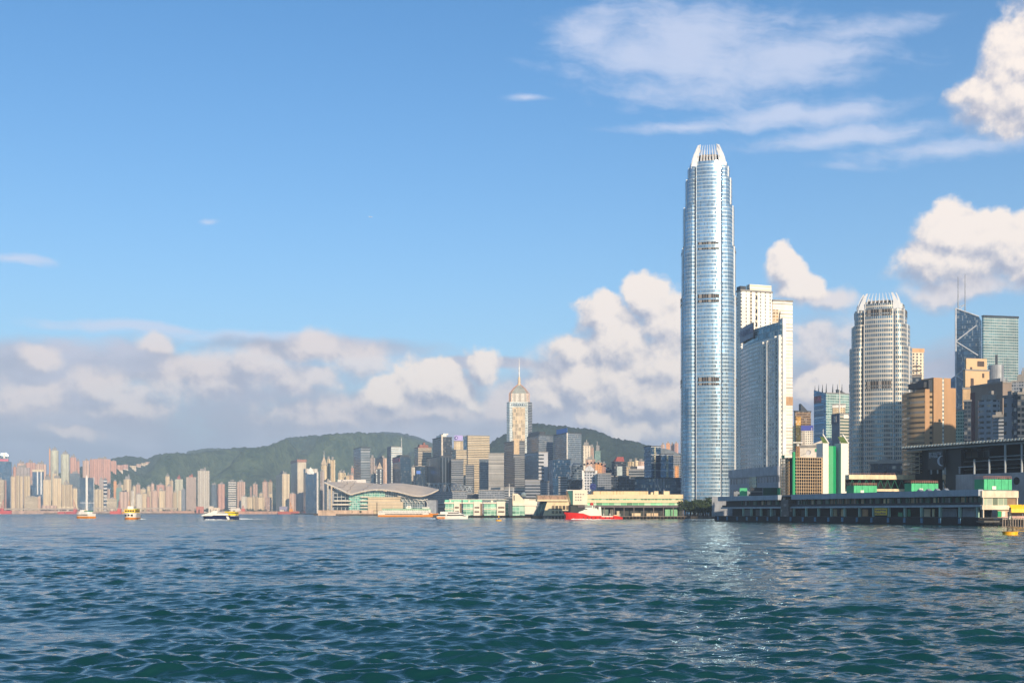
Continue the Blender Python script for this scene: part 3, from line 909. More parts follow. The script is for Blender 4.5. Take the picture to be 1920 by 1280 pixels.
     ('apartment_block', 'square pinkish block by the shore with a dark grid of windows', 497.4, 508.8, 932, 4420, facade('#bb9c8c', '#433a38', 4.5, 5, .7, .6, .1, .3), dict(group=g)),
    ])
    # mid stretch towards the exhibition hall
    g = 'buildings between the far shore and the exhibition hall'
    far([
     ('hotel_tower', 'broad cream hotel slab with two lit faces and a stepped roof', 511.4, 543, 888, 4150, F_CREAM2, dict(xm=529, r=20, group=g, plan='box', plant_h=8)),
     ('apartment_block', 'orange-tinted apartment block at the foot of the cream hotel', 542, 555, 925, 4080, F_PINK, dict(plan='bays', group=g)),
     ('apartment_block', 'grey windowed apartment block right of the orange-tinted one', 556, 575.6, 925, 4080, F_GREYP, dict(plan='bays', group=g)),
    ])
    b = bldg('office_tower', 'tower', 'tall ribbed tower with a red-brown roof band, mauve left face and cream right face', 545, 574, 866, 4250,
             facade('#cdbfa6', '#8a8478', 60, 4.2, .3, 1, .2, .3), xm=557.6, r=35, group=g, plant=False)
    m = M(); e = 1.2
    m.prism([(-e, -e), (b.w + e, -e), (b.w + e, b.d + e), (-e, b.d + e)], b.H, b.H + 10)
    m.build('roof_band', [plain('redbrown_band', '#9c6a55')], b.root)
    b = bldg('office_tower', 'tower', 'blue glass tower with a white triangle on its top and pale right edge', 569, 597.6, 886, 3900, F_BLGLASS, xm=573, r=25, group=g, plant=False, roof=DARKROOF)
    m = M(); c = b.w * .38
    m.prism([(c - b.w * .26, -1.5), (c + b.w * .26, -1.5), (c + b.w * .26, 0.2), (c - b.w * .26, 0.2)], b.H - 4, b.H + 2)
    m.loft([[(c - b.w * .26, -1.5, b.H + 2), (c + b.w * .26, -1.5, b.H + 2), (c + b.w * .26, 2, b.H + 2), (c - b.w * .26, 2, b.H + 2)], [(c - .6, -1, b.H + 19), (c + .6, -1, b.H + 19), (c + .6, 1.5, b.H + 19), (c - .6, 1.5, b.H + 19)]])
    m.build('triangle', [WHITE], b.root)
    addbox(b, 'edge_fin', b.w * .84, b.w * .97, -2, 4, 0, b.H + 3, plain('pale_fin', '#cfc9bd'))
    addbox(b, 'roof_block', b.w * .0, b.w * .95, 4, b.d, b.H, b.H + 14, F_WHITE)
    # spired pair
    b = bldg('apartment_tower', 'tower', 'slender cream tower with a pyramid roof and needle spire', 602, 613, 871, 2950, F_CREAM2, group=g, plant=False, plan='cham', rad=3)
    w, d = b.w, b.d
    m = M(); m.loft([[(0, 0, b.H), (w, 0, b.H), (w, d, b.H), (0, d, b.H)], [(w * .1, d * .1, b.H + 6), (w * .9, d * .1, b.H + 6), (w * .9, d * .9, b.H + 6), (w * .1, d * .9, b.H + 6)],
                    [(w * .46, d * .46, b.H + 21), (w * .54, d * .46, b.H + 21), (w * .54, d * .54, b.H + 21), (w * .46, d * .54, b.H + 21)]])
    m.build('pyramid_roof', [plain('pale_roof', '#b5a38c')], b.root)
    m = M(); m.tube((w / 2, d / 2, b.H + 20), (w / 2, d / 2, b.H + 36), .8, .2); m.build('spire', [WHITE], b.root)
    far([
     ('apartment_tower', 'cream ribbed tower half hidden right of the spired tower', 613.4, 619.4, 860, 3000, F_CREAM, dict(plan='bays', group=g)),
     ('apartment_tower', 'cream ribbed tower with stepped shoulder, right one of the spired group', 619.8, 628.6, 862, 2950, F_CREAM2, dict(plan='bays', group=g, plant_h=8)),
     ('office_tower', 'pink mauve tall narrow slab at the left tip of the exhibition hall', 600, 607.8, 884, 2700, F_GREYP, dict(group=g)),
     ('office_tower', 'sloped dark and cream tower wedge behind the left wing of the exhibition hall', 608, 621, 900, 2600, F_WHITE, dict(group=g, xm=613)),
     ('apartment_block', 'cream stepped block above the advertising board on the hall roof', 640, 648, 886, 3300, F_CREAM, dict(group=g, plan='bays', plant_h=7)),
     ('apartment_block', 'cream block stepping down behind the advertising board', 648.3, 658, 891, 3280, F_CREAM2, dict(group=g, plan='bays')),
     ('apartment_tower', 'slim salmon tower beside the tall grey glass slab', 658.2, 663, 877, 3350, F_ROSE, dict(group=g)),
    ])
left_city()

# ------------------------------------------------------------------ middle: behind and around the exhibition hall
def mid_city():
    g = 'office towers behind the exhibition hall and ferry piers'
    far([
     ('office_tower', 'tall grey glass slab with a dark left face above the curved hall roof', 663, 694, 838.5, 2750, facade('#8c949c', '#566470', 3.9, 60, 1, .55, .5, .12), dict(xm=676.4, r=34, group=g, plant=False, roof=DARKROOF)),
     ('apartment_tower', 'shaded grey apartment tower right of the tall grey glass slab', 694.4, 703, 858, 3000, F_GREYP, dict(group=g, plan='bays')),
     ('apartment_tower', 'mixed grey and cream apartment tower with a sunlit right strip', 706, 725, 858.5, 2950, F_PINK, dict(group=g, xm=718, r=35)),
     ('office_block', 'small dark block low behind the hall roof', 695, 705, 888.5, 2600, F_DKGLASS, dict(group=g)),
    ])
    b = bldg('office_tower', 'tower', 'short dark tower with white window columns and a pale pyramid roof', 705, 718.6, 879, 2580, facade('#39424e', '#c9cfcf', 3.9, 9, .3, .6, .1, .3), group=g, plant=False)
    w, d = b.w, b.d
    m = M(); m.loft([[(w * .1, d * .1, b.H), (w * .9, d * .1, b.H), (w * .9, d * .9, b.H), (w * .1, d * .9, b.H)], [(w * .48, d * .48, b.H + 15), (w * .52, d * .48, b.H + 15), (w * .52, d * .52, b.H + 15), (w * .48, d * .52, b.H + 15)]])
    m.build('pyramid_roof', [plain('pale_roof', '#b5a38c')], b.root)
    b = bldg('office_tower', 'tower', 'tower with blue left face, white windowed right face and a roof mast', 726, 754, 837.5, 2650, facade('#d4d0c6', '#7d97a6', 4, 60, 1, .45, .4, .15), xm=733.5, r=36, group=g, plant=False)
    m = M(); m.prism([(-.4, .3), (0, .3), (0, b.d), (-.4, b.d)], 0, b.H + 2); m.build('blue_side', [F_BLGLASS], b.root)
    m = M(); m.tube((b.w * .98, 4, b.H), (b.w * .98, 4, b.H + 22), .7, .25); m.build('mast', [WHITE], b.root)
    b = bldg('office_tower', 'tower', 'dark blue glass tower with a magenta sign on its left shoulder', 736, 770, 856, 2480, F_DKGLASS, xm=751, r=32, group=g, plant=False, roof=DARKROOF)
    sign(b, '', b.d * .12, b.d, b.H - 10, b.H - 1, '#a83a62', '#ffffff', face='left')
    addbox(b, 'roof_frame', 0, b.w * .9, 2, b.d * .5, b.H, b.H + 4, DARKROOF)
    far([
     ('office_tower', 'beige tower with reddish roof edge between two dark towers', 777, 809, 839, 2800, F_STRIPE, dict(xm=784, r=24, group=g, plant_mat=plain('red_roof', '#8f5a4a'))),
     ('apartment_tower', 'slim white tower with pink sign low between the dark towers', 771.5, 779, 876, 2620, F_WHITE, dict(group=g)),
    ])
    b = bldg('office_tower', 'tower', 'dark low tower with blue lettering on its roof edge', 777.6, 797.4, 874, 2520, F_DKGLASS, xm=779, r=18, group=g, plant=False, plan='cham', rad=4)
    sign(b, '', b.w * .08, b.w * .5, b.H - 16, b.H - 9, '#2f6fd0', '#ffffff')
    b = bldg('office_tower', 'tower', 'tall near-black tower split by a pale central strip, with white roof plant', 811, 847.5, 819.5, 2650, F_DKBLOCK, xm=828.5, r=40, group=g, plant=False, roof=DARKROOF)
    addbox(b, 'pale_strip', -1.6, 2.2, -1.6, 2.2, 0, b.H + 6, plain('pale_strip', '#cbbfae'))
    m = M(); m.box(b.w * .1, b.w * .5, 4, b.d * .7, b.H, b.H + 6); m.box(b.w * .2, b.w * .7, 6, b.d * .5, b.H + 6, b.H + 9); m.build('roof_plant', [WHITE], b.root)
    sign(b, '', b.w * .2, b.w * .9, b.H * .52, b.H * .58, '#a8385a', '#ffffff')
    b = bldg('hotel_tower', 'tower', 'wide dark hotel block with rows of pale vertical ribs below the near-black tower', 800, 847, 855.5, 2420, facade('#56606c', '#26333f', 60, 6.5, .7, 1, .45, .12), xm=825, r=42, group=g, plant=False, roof=DARKROOF)
    addbox(b, 'roof_rim', -.6, b.w + .6, -.6, 1.5, b.H * .985, b.H + 2, DARKROOF)
    b = bldg('office_tower', 'tower', 'pale block with a rooftop lilac billboard beside the wide beige tower', 851, 868.4, 827, 2760, F_CREAM2, group=g, plant=False)
    sign(b, '', b.w * .06, b.w * .95, b.H + 2, b.H + 14, '#a99bd6', '#ffffff', name='billboard')
    m = M(); m.lathe([(0, 0), (4.2, 0), (4.2, .5), (0, .5)], 20); o = m.build('emblem', [plain('violet_paint', '#4a3c86')], b.root, (b.w * .24, -.8, b.H + 8)); o.rotation_euler = (math.radians(90), 0, 0)
    m = M(); m.lathe([(0, 0), (2, 0), (2, .3), (0, .3)], 16); o = m.build('emblem', [plain('pale_violet', '#cfc8ea')], b.root, (b.w * .27, -1.3, b.H + 8)); o.rotation_euler = (math.radians(90), 0, 0)
    far([
     ('office_tower', 'narrow dark blue tower squeezed between the lilac billboard and the wide beige tower', 868.6, 875, 817.5, 2780, F_BLGLASS, dict(group=g, plant=False)),
     ('office_tower', 'stepped tower with grey left face and cream banded right face', 847.6, 875, 843.5, 2520, F_STRIPEC, dict(xm=855, r=30, group=g, plant=False)),
     ('office_tower', 'grey blue banded slab in front of the stepped cream tower', 846, 869, 862, 2400, F_STRIPED, dict(group=g, plant=False)),
     ('office_tower', 'wide beige tower with banded dark right corner, tallest left of the spired skyscraper', 875, 918, 816.5, 2600, F_STRIPEC, dict(xm=877, r=22, group=g, plant=False)),
     ('office_tower', 'dark banded tower in front of the wide beige tower at its left foot', 873, 889, 872, 2440, F_STRIPED, dict(group=g, plant=False)),
     ('office_tower', 'shaded slate blue tower in front of the wide beige tower at its right foot', 898.6, 916, 861, 2420, F_GRGLASS, dict(group=g, plant=False)),
     ('office_tower', 'grey cream louvred slab with even thin bands', 916, 945, 850, 2350, facade('#a9a59c', '#6f7072', 2.6, 60, 1, .5, .2, .3), dict(group=g, plant=False)),
    ])
    b = bldg('office_tower', 'tower', 'dark stepped office block at the foot of the spired skyscraper', 945, 984, 827, 2520, F_STRIPED, xm=963, r=35, group=g, plant=False, roof=DARKROOF)
    addbox(b, 'lower_step', -b.w * .02, b.w * .5, -9, -.01, 0, b.H * .77, F_STRIPED)
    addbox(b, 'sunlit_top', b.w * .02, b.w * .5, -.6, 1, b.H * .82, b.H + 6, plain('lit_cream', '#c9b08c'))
    b = bldg('office_tower', 'tower', 'grey glass tower with a dark box sign on top, right of the spired skyscraper', 988, 1037, 816, 2450, facade('#87909a', '#4f6172', 3.9, 2.2, .88, .7, .5, .12), xm=1010, r=38, group=g, plant=False, roof=DARKROOF)
    sign(b, '', 0, b.d * .9, b.H + 1, b.H + 9, '#2d3742', '#9aa4ae', face='left', t=.3)
    addbox(b, 'roof_screen', b.w * .1, b.w * .5, 3, b.d * .6, b.H, b.H + 8, DARKROOF)
    b = bldg('office_tower', 'tower', 'grey glass tower crowned by a bright blue billboard', 1038, 1090, 812, 2350, facade('#88929c', '#55697c', 3.9, 2.2, .85, .7, .5, .12), xm=1063, r=38, group=g, plant=False, roof=DARKROOF)
    sign(b, '', -b.d * .0, b.d * .8, b.H + 1, b.H + 11, '#1f7fd6', '#ffffff', face='left', t=.3, name='billboard')
    addbox(b, 'corner_strip', -1, 1.6, -1, 1.6, 0, b.H + 1, plain('pale_corner', '#c9c4ba'))
    b = bldg('office_tower', 'tower', 'tower with dark left face and pale right face pierced by window slots', 984, 1027.4, 847.5, 2100, facade('#aeb0b4', '#2c3844', 6.5, 26, .38, .4, .3, .15), xm=1010, r=36, group=g, plant=False)
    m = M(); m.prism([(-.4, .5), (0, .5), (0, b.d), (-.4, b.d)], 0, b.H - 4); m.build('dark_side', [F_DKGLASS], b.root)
    far([
     ('office_block', 'lower grey block with deep window bands at the foot of the slotted pale tower', 984, 1013, 900, 2000, facade('#8c9097', '#323d49', 5.2, 60, 1, .5, .3, .15), dict(group=g, plant=False)),
     ('office_tower', 'dark blue mirrored block with two thin light fins', 1029, 1070, 861, 2050, F_BLGLASS, dict(xm=1037, r=20, group=g, plant=False, roof=DARKROOF)),
     ('office_block', 'narrow pale-edged banded block in front of the dark mirrored block', 1047, 1064, 894.5, 1950, F_STRIPED, dict(group=g, plant=False)),
    ])
    b = bldg('glass_block', 'building', 'bulging blue glass block left of the white arched building', 1071, 1092, 874, 1900, F_GRGLASS, plan='round', rad=9, group=g, plant=False)
    m = M(); m.lathe([(b.w * .5, b.H), (b.w * .42, b.H + 4), (b.w * .2, b.H + 6.5), (0, b.H + 7)], 18, b.w / 2, b.d / 2); m.build('dome', [F_GRGLASS], b.root)
    b = bldg('civic_hall', 'building', 'white building with an arched top and rows of small square windows, behind the ferris wheel', 1091, 1120, 884, 1800, facade('#c6c8cc', '#3a4754', 4.2, 4.2, .6, .5, .3, .2), group=g, plant=False)
    w, d, H = b.w, b.d, b.H
    arc = [(w * (.16 + .68 * i / 12), H + 9 * math.sin(math.pi * i / 12) ** .7) for i in range(13)]
    m = M(); m.loft([[(x, 0, z) for x, z in arc] + [(arc[-1][0], 0, H - 1), (arc[0][0], 0, H - 1)], [(x, d * .5, z) for x, z in arc] + [(arc[-1][0], d * .5, H - 1), (arc[0][0], d * .5, H - 1)]])
    m.build('arched_gable', [plain('pale_render', '#c6c8cc')], b.root, weld=True)
    addbox(b, 'side_tower', w * .01, w * .13, -1.2, 6, 0, H + 2, WHITE); addbox(b, 'side_tower', w * .87, w * .99, -1.2, 6, 0, H + 2, WHITE)
    far([
     ('apartment_tower', 'white and black striped slim tower lit by the sun below the right hill', 1091.6, 1107, 835, 2600, facade('#d9cdb9', '#4b4a4a', 3.4, 6, .35, .6, .2, .2), dict(xm=1093, r=20, group=g)),
     ('apartment_tower', 'pink beige slim slab beside the striped slim tower', 1107.3, 1113, 839, 2650, F_PINK, dict(group=g)),
     ('apartment_tower', 'hazy blue stepped tower before the right hill', 1115, 1126, 845, 3300, F_TEAL, dict(group=g, plant_h=16)),
     ('apartment_block', 'peach sunlit block behind the ferris wheel on its right', 1116, 1129, 867.5, 2200, F_ORANGE, dict(group=g)),
     ('apartment_block', 'pinkish narrow block right of the peach block', 1129.3, 1135.5, 869.5, 2250, F_ROSE, dict(group=g)),
     ('apartment_block', 'pink block low under the striped slim tower', 1098, 1116, 861, 2350, F_PINK, dict(group=g)),
     ('office_tower', 'small dark tower with a white roof drum left of the red-roofed tower', 1136, 1150, 881, 2000, F_DKBLOCK, dict(group=g)),
    ])
    b = bldg('office_tower', 'tower', 'dark tower with a sloped red roof and pale upper panel', 1147, 1174, 866, 1950, F_DKBLOCK, xm=1152, r=25, group=g, plant=False, roof=DARKROOF)
    w, d, H = b.w, b.d, b.H
    m = M(); m.loft([[(w * .08, 0, H), (w * .85, 0, H), (w * .85, d, H), (w * .08, d, H)], [(w * .3, d * .3, H + 9), (w * .85, d * .3, H + 9), (w * .85, d * .6, H + 9), (w * .3, d * .6, H + 9)]])
    m.build('sloped_roof', [plain('red_tile', '#9a4a44')], b.root)
    addbox(b, 'pale_panel', w * .2, w * .65, -.8, .2, H * .72, H * .92, plain('pale_panel', '#a9b4b2'))
    far([
     ('apartment_block', 'bright cream sunlit cube right of the red-roofed dark tower', 1174.4, 1183, 875, 1850, F_CREAM2, dict(group=g, plant=False)),
     ('apartment_tower', 'ribbed cream tower behind the bright cream cube', 1177, 1188.6, 865, 2300, F_CREAM, dict(plan='bays', group=g)),
     ('apartment_tower', 'cream cylinder tower with a flat cap', 1188.8, 1197, 863, 2250, F_CREAM2, dict(plan='round', rad=12, group=g)),
     ('apartment_block', 'grey cream block right of the cylinder tower', 1197.4, 1208, 864.5, 2300, F_PINK, dict(group=g)),
    ])
    b = bldg('office_block', 'building', 'grey banded office block carrying a white and red sign board', 1179, 1209, 880, 1750, F_STRIPED, group=g, plant=False)
    sign(b, '', b.w * .52, b.w * .98, b.H + 1, b.H + 5.5, '#d9d4d6', '#b03048')
    m = M(); m.box(b.w * .1, b.w * .98, 2, 12, b.H, b.H + 5); m.build('roof_screen', [DARKROOF], b.root)
    # glass building of stacked boxes
    b = bldg('office_tower', 'tower', 'blue glass tower framed by white floor bands, with a lower right wing', 1208, 1238.6, 837, 1600, F_BLGLASS, xm=1221, r=38, group=g, plant=False, roof=DARKROOF)
    for z in range(6):
        zz = b.H - 1 - z * 10.6
        if zz > 8:
            m = M(); m.box(-.7, b.w + .7, -.7, 0.0, zz, zz + 1.1); m.box(-.7, 0, 0, b.d, zz, zz + 1.1); m.build('floor_band', [plain('pale_band', '#aab4c0')], b.root)
    addbox(b, 'light_column', b.w * .28, b.w * .45, -.9, .1, 0, b.H, F_MINT)
    b2 = bldg('office_block', 'building', 'lower glass wing with white floor bands and a pale mirrored stripe', 1238.8, 1262.4, 852, 1590, F_BLGLASS, group=g, plant=False, roof=DARKROOF)
    for z in range(5):
        zz = b2.H - 1 - z * 10.6
        if zz > 8:
            addbox(b2, 'floor_band', -.4, b2.w + .6, -.7, 0, zz, zz + 1.1, plain('pale_band', '#aab4c0'))
    addbox(b2, 'mirror_stripe', b2.w * .44, b2.w * .6, -.5, .1, b2.H * .3, b2.H - 1, F_MINT)
    b = bldg('curved_roof_hall', 'building', 'grey blue building with a convex sloping roof behind the glass wing', 1239, 1279, 856, 1800, F_GREYB, group=g, plant=False)
    w, d, H = b.w, b.d, b.H
    arc = [(w * i / 12, H + 13 * math.cos(math.pi * .5 * i / 12) ** .8) for i in range(13)]
    m = M(); m.loft([[(x, 0, z) for x, z in arc] + [(w, 0, H - .5), (0, 0, H - .5)], [(x, d, z) for x, z in arc] + [(w, d, H - .5), (0, d, H - .5)]])
    m.build('curved_roof', [plain('slate_roof', '#6c7680')], b.root, weld=True)
    far([
     ('apartment_tower', 'left pink tower of the four on the ridge above the curved roof', 1239.5, 1246.6, 833, 3500, F_PINK, dict(group=g, base=100)),
     ('apartment_tower', 'second pink tower on the ridge, sunlit orange', 1249, 1256.4, 830.5, 3500, F_ORANGE, dict(group=g, base=100)),
     ('apartment_tower', 'third pink tower on the ridge with a shaded left half', 1257.6, 1264.4, 832, 3520, F_PINK, dict(group=g, base=100)),
     ('apartment_tower', 'fourth salmon tower on the ridge beside the tallest skyscraper', 1264.8, 1272, 830.5, 3500, F_ROSE, dict(group=g, base=100)),
     ('apartment_block', 'salmon sunlit slab low beside the tallest skyscraper', 1265, 1272.4, 873, 1650, F_ORANGE, dict(group=g, plant=False)),
    ])
    b = bldg('office_block', 'building', 'long low dark blue block with grey pilasters above the cream pier building', 1191, 1279, 897, 1480, F_DKGLASS, group=g, plant=False, roof=DARKROOF)
    for s in (.41, .47, .54, .60):
        addbox(b, 'pilaster', b.w * s, b.w * (s + .025), -1, .3, 0, b.H, GREYP)
    # low rise strip along the avenue behind the piers
    for i, (x0, x1, t, D, mt, lab) in enumerate([
        (848, 876, 921, 1950, F_GREYB, 'low shaded grey block behind the left ferry piers, under the steel truss'),
        (876, 897, 926, 1900, F_DKBLOCK, 'low dark slate block behind the ferry piers below the beige tower'),
        (897, 946, 919, 1850, F_GREYB, 'long low grey block behind the ferry piers below the louvred slab'),
        (946, 984, 914, 1850, F_STRIPED, 'low banded block behind the white sloping pier tower'),
        (1013, 1030, 903, 1900, F_GREYB, 'plain pale grey low block behind the angular cream pier building'),
        (1064, 1092, 900, 1600, F_DKBLOCK, 'low dark block left below the ferris wheel'),
        (1120, 1146, 888, 1780, F_GREYB, 'low grey framed block right behind the ferris wheel'),
        (1146, 1192, 893, 1700, F_DKBLOCK, 'low dark slate block below the red-roofed tower')]):
        bldg('low_block', 'building', lab, x0, x1, t, D, mt, group='low blocks behind the ferry piers', plant=False)

def spired_tower():
    D = 2818
    s = D / FPX
    x0 = X_(955.5, D)
    base = 3.0
    rt = root('skyscraper', (x0, D, base), 'tall glass skyscraper with gold-edged pyramid crown and needle mast in the middle distance', 'skyscraper')
    W = 34.5 * s
    zt = Z_(753, D) - base
    glass = facade('#d5d6ce', '#9db4ba', 4.0, 2.0, .75, .55, .45, .16)
    m = M(); m.prism([(-7, 13), (0, 0), (W, 0), (W + 10, 15), (W + 10, 44), (-7, 44)], 0, zt); m.build('shaft', [glass, DARKROOF], rt)
    m = M(); m.prism([(W, -.01), (W + 10.2, 15), (W + 10.2, 44), (W, 44)], zt * .25, zt - .2); m.build('banded_corner', [F_STRIPED], rt)
    m = M(); m.prism([(7, -.6), (W - 7, -.6), (W - 7, .2), (7, .2)], zt * .3, zt - 13); m.build('warm_reflection_panel', [facade('#cdbda2', '#b39c7c', 9, 3.0, .6, .9, .5, .25)], rt)  # gold-toned glass inlay with a warm reflection painted into its colour
    m = M(); m.prism([(4, -.8), (W - 4, -.8), (W - 4, .2), (4, .2)], zt - 9, zt - 5); m.build('top_grille', [facade('#a9bcc4', '#3a4c5a', 60, 5, .6, 1, .3, .2)], rt)
    z2 = Z_(737, D) - base
    m = M(); m.prism([(-1, 8), (4, 3), (W - 2, 3), (W + 3, 10), (W + 3, 38), (-1, 38)], zt, z2); m.build('upper_stage', [F_WHITE, ROOF], rt)
    z3 = Z_(719, D) - base
    A = [(-1, 8), (4, 3), (W - 2, 3), (W + 3, 10), (W + 3, 38), (-1, 38)]
    cx, cy = W / 2 + 1, 20
    mid = [(cx + (x - cx) * .62, cy + (y - cy) * .62) for x, y in A]
    top = [(cx + (x - cx) * .13, cy + (y - cy) * .13) for x, y in A]
    zm = z2 + (z3 - z2) * .55
    m = M(); m.loft([[(*p, z2) for p in A], [(*p, zm) for p in mid], [(*p, z3) for p in top]]); m.build('pyramid_crown', [plain('crown_glass', '#a6a89c', .4, .25)], rt)
    gold = plain('gold_edge', '#d48d5a', .45, .3)
    for i in range(4):
        m = M()
        m.tube((*A[i], zt), (*A[i], z2), .6); m.tube((*A[i], z2), (*mid[i], zm), .6); m.tube((*mid[i], zm), (*top[i], z3), .6)
        m.build('gold_rib', [gold], rt)
    z4, z5 = Z_(705, D) - base, Z_(669, D) - base
    m = M(); m.lathe([(4.2, z3 - 2), (3.4, z3 + 6), (3.6, z3 + 7), (2.6, z4)], 10, cx, cy); m.build('mast_base', [plain('pale_gold', '#d8bf9c', .5)], rt)
    m = M(); m.tube((cx, cy, z4 - 1), (cx, cy, z4 + 22), 1.7, 1.2, 8); m.tube((cx, cy, z4 + 22), (cx, cy, z5), 1.1, .35, 8); m.build('mast', [WHITE], rt)

def exhibition_hall():
    D = 2200
    base = 3.0
    rt = root('exhibition_hall', (X_(715, D), D, base), 'exhibition hall by the water with a sweeping wing-shaped pale roof and green glass walls', 'hall')
    ox = X_(715, D)
    def P(px, py, dy=0.0):
        d = D + dy
        return (X_(px, d) - ox, dy, Z_(py, d) - base)
    lower = [(608.5, 904), (617, 907.6), (625, 911), (635, 915.5), (645, 920.5), (651, 923.5), (657, 926), (664, 924.4), (672, 922.2), (681, 920), (690, 918.3), (698, 917.4), (706, 917), (714, 917), (722, 917.5), (733, 918.8), (745, 920.8), (755, 923.4), (765, 926), (773, 928), (781, 929), (789, 929.2), (796, 928), (803, 926), (809, 923.8), (815, 921), (819, 919), (822.5, 917)]
    upx = [608.5, 625, 645, 672, 690, 704, 714, 724, 735, 755, 780, 800, 815, 822.5]
    upy = [903, 902.8, 903.2, 904.2, 904.8, 906, 907.6, 906, 905.2, 905.8, 909, 912, 915, 916.4]
    rows = []
    for t in (0, .2, .4, .6, .8, 1.0):
        row = []
        for (px, py) in lower:
            uy = float(np.interp(px, upx, upy))
            dy = -14 + 100 * t
            bow = (0.10 * math.sin(math.pi * t)) if px > 700 else 0.0      # slight sag of the right wing
            yy = py + (uy - py) * (t + bow)
            row.append(P(px, yy, dy))
        rows.append(row)
    roofm = plain('pale_roof_metal', '#d6c3aa', .6, .0, .1, .03)
    m = M()
    th = 1.8
    for k in range(len(rows) - 1):
        a, b = rows[k], rows[k + 1]
        for i in range(len(a) - 1):
            m.face([a[i], a[i + 1], b[i + 1], b[i]])
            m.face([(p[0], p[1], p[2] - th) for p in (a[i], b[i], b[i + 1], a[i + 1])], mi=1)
    a = rows[0]
    for i in range(len(a) - 1):
        m.face([(a[i][0], a[i][1], a[i][2] - th), (a[i + 1][0], a[i + 1][1], a[i + 1][2] - th), a[i + 1], a[i]])
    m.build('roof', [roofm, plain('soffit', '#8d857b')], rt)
    m = M()
    for i in range(6, len(rows[0]) - 1):
        p, q = rows[0][i], rows[0][i + 1]
        m.tube((p[0], p[1] - .3, p[2]), (q[0], q[1] - .3, q[2]), .7, n=5)
    for i in range(0, 6):
        p, q = rows[0][i], rows[0][i + 1]
        m.tube((p[0], p[1] - .3, p[2]), (q[0], q[1] - .3, q[2]), .9, n=5)
    m.build('roof_edge', [plain('white_edge', '#d8d2c8')], rt)
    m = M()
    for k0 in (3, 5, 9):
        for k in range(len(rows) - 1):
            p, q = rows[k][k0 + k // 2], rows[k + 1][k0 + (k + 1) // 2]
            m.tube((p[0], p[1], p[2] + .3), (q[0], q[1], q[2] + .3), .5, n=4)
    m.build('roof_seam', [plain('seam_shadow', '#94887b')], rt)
    def curtain(name, pts, dy, depth, mat):
        A = [P(px, py, dy) for px, py in pts]
        m = M()
        for i in range(len(A) - 1):
            a, b = A[i], A[i + 1]
            m.face([(a[0], a[1], 0), (b[0], b[1], 0), b, a], [(a[0], 0), (b[0], 0), (b[0], b[2]), (a[0], a[2])])
            m.face([a, b, (b[0], b[1] + depth, b[2]), (a[0], a[1] + depth, a[2])])
        for e, s in ((A[0], -1), (A[-1], 1)):
            q = [(e[0], e[1], 0), (e[0], e[1] + depth, 0), (e[0], e[1] + depth, e[2]), (e[0], e[1], e[2])]
            m.face(q if s > 0 else list(reversed(q)), [(0, 0), (depth, 0), (depth, e[2]), (0, e[2])])
        return m.build(name, [mat], rt)
    green = facade('#b9d2c4', '#5fa596', 4.2, 3.2, .8, .8, .35, .12)
    dark = facade('#c2c5c4', '#33424c', 6.5, 7.5, .88, .84, .4, .12)
    curtain('glass_wall', [(624.5, 915), (632, 918), (645, 924.5), (654, 928)], 4, 60, dark)
    curtain('glass_wall', [(654, 929), (672, 925.5), (690, 921.5), (706, 920.2), (722, 920.6)], 0, 60, green)
    curtain('glass_wall', [(722, 920.6), (745, 924), (765, 929), (781, 932), (796, 931)], 6, 60, facade('#aeb5b4', '#5a7078', 4.5, 4.5, .8, .8, .4, .12))
    m = M()
    for (px, py) in [(618, 910), (624.6, 913)]:
        p = P(px, py, 2); m.box(p[0] - 1.6, p[0] + 1.6, 2, 6, 0, p[2])
    m.build('column', [GREYP], rt)
    m = M(); a = P(690, 931.5, -8); c = P(750, 931.5, -8); m.box(a[0], c[0], -8, 30, 0, a[2]); m.build('stone_block', [facade('#cdb998', '#a8977c', 5.5, 60, 1, .2, .0, .6), ROOF], rt)
    m = M(); a = P(708, 940, -9); c = P(756, 940, -9); m.box(a[0], c[0], -14, -8.2, 0, a[2]); m.build('front_block', [facade('#cdb998', '#a8977c', 5.5, 60, 1, .2, .0, .6), ROOF], rt)
    slab = plain('white_slab', '#ddd2be')
    for (x0, x1, y) in [(627, 658, 938.5), (623, 658, 945.5), (676, 690, 931), (676, 690, 938), (676, 690, 945.5), (676, 690, 951)]:
        m = M(); a = P(x0, y, -8); c = P(x1, y, -8); m.box(a[0], c[0], -9, 6, a[2] - 1.1, a[2] + .9); m.build('balcony', [slab], rt)
    m = M()
    for k in range(7):
        t = k / 6
        a = P(750 + 46 * t, 929.5 + 3.4 * t, 2)
        m.tube((a[0], 1, a[2] - 2), (a[0] + 7, 1, a[2] - 12), .5, n=4)
    a, c = P(745, 929, 0), P(793, 938, 0)
    m.tube((a[0], 0, a[2]), (c[0], 0, c[2]), .8, n=5); c2 = P(802, 935, 0); m.tube((c[0], 0, c[2]), (c2[0], 0, c2[2]), .8, n=5)
    m.build('steel_brace', [WHITE], rt)
    m = M(); a = P(800, 937, 6); c = P(818, 937, 6); m.box(a[0], c[0], 6, 60, 0, a[2]); m.build('end_block', [GREYP], rt)
    # advertising board on the roof
    b = root('advertising_board', (X_(633, 2290), 2290, Z_(904, 2290) - 1), 'long white advertising board with dark lettering on the hall roof', 'billboard')
    L = X_(686, 2290) - X_(633, 2290)
    m = M(); m.box(0, L, 0, 1, 0, 6.4); m.build('panel', [plain('board_white', '#d8d0c8', .6, var=.05)], b)
    for k in range(6):
        m = M(); m.tube((L * (k + .5) / 6, 1.2, 0), (L * (k + .5) / 6, 4, 5), .25, n=4); m.build('strut', [GREYP], b)
    t = text_mesh('lettering', 'Panasonic', 7.2, plain('navy_letter', '#26304f', .5, var=.03), b, (L * .40, -.15, 3.4), (math.radians(90), 0, 0))
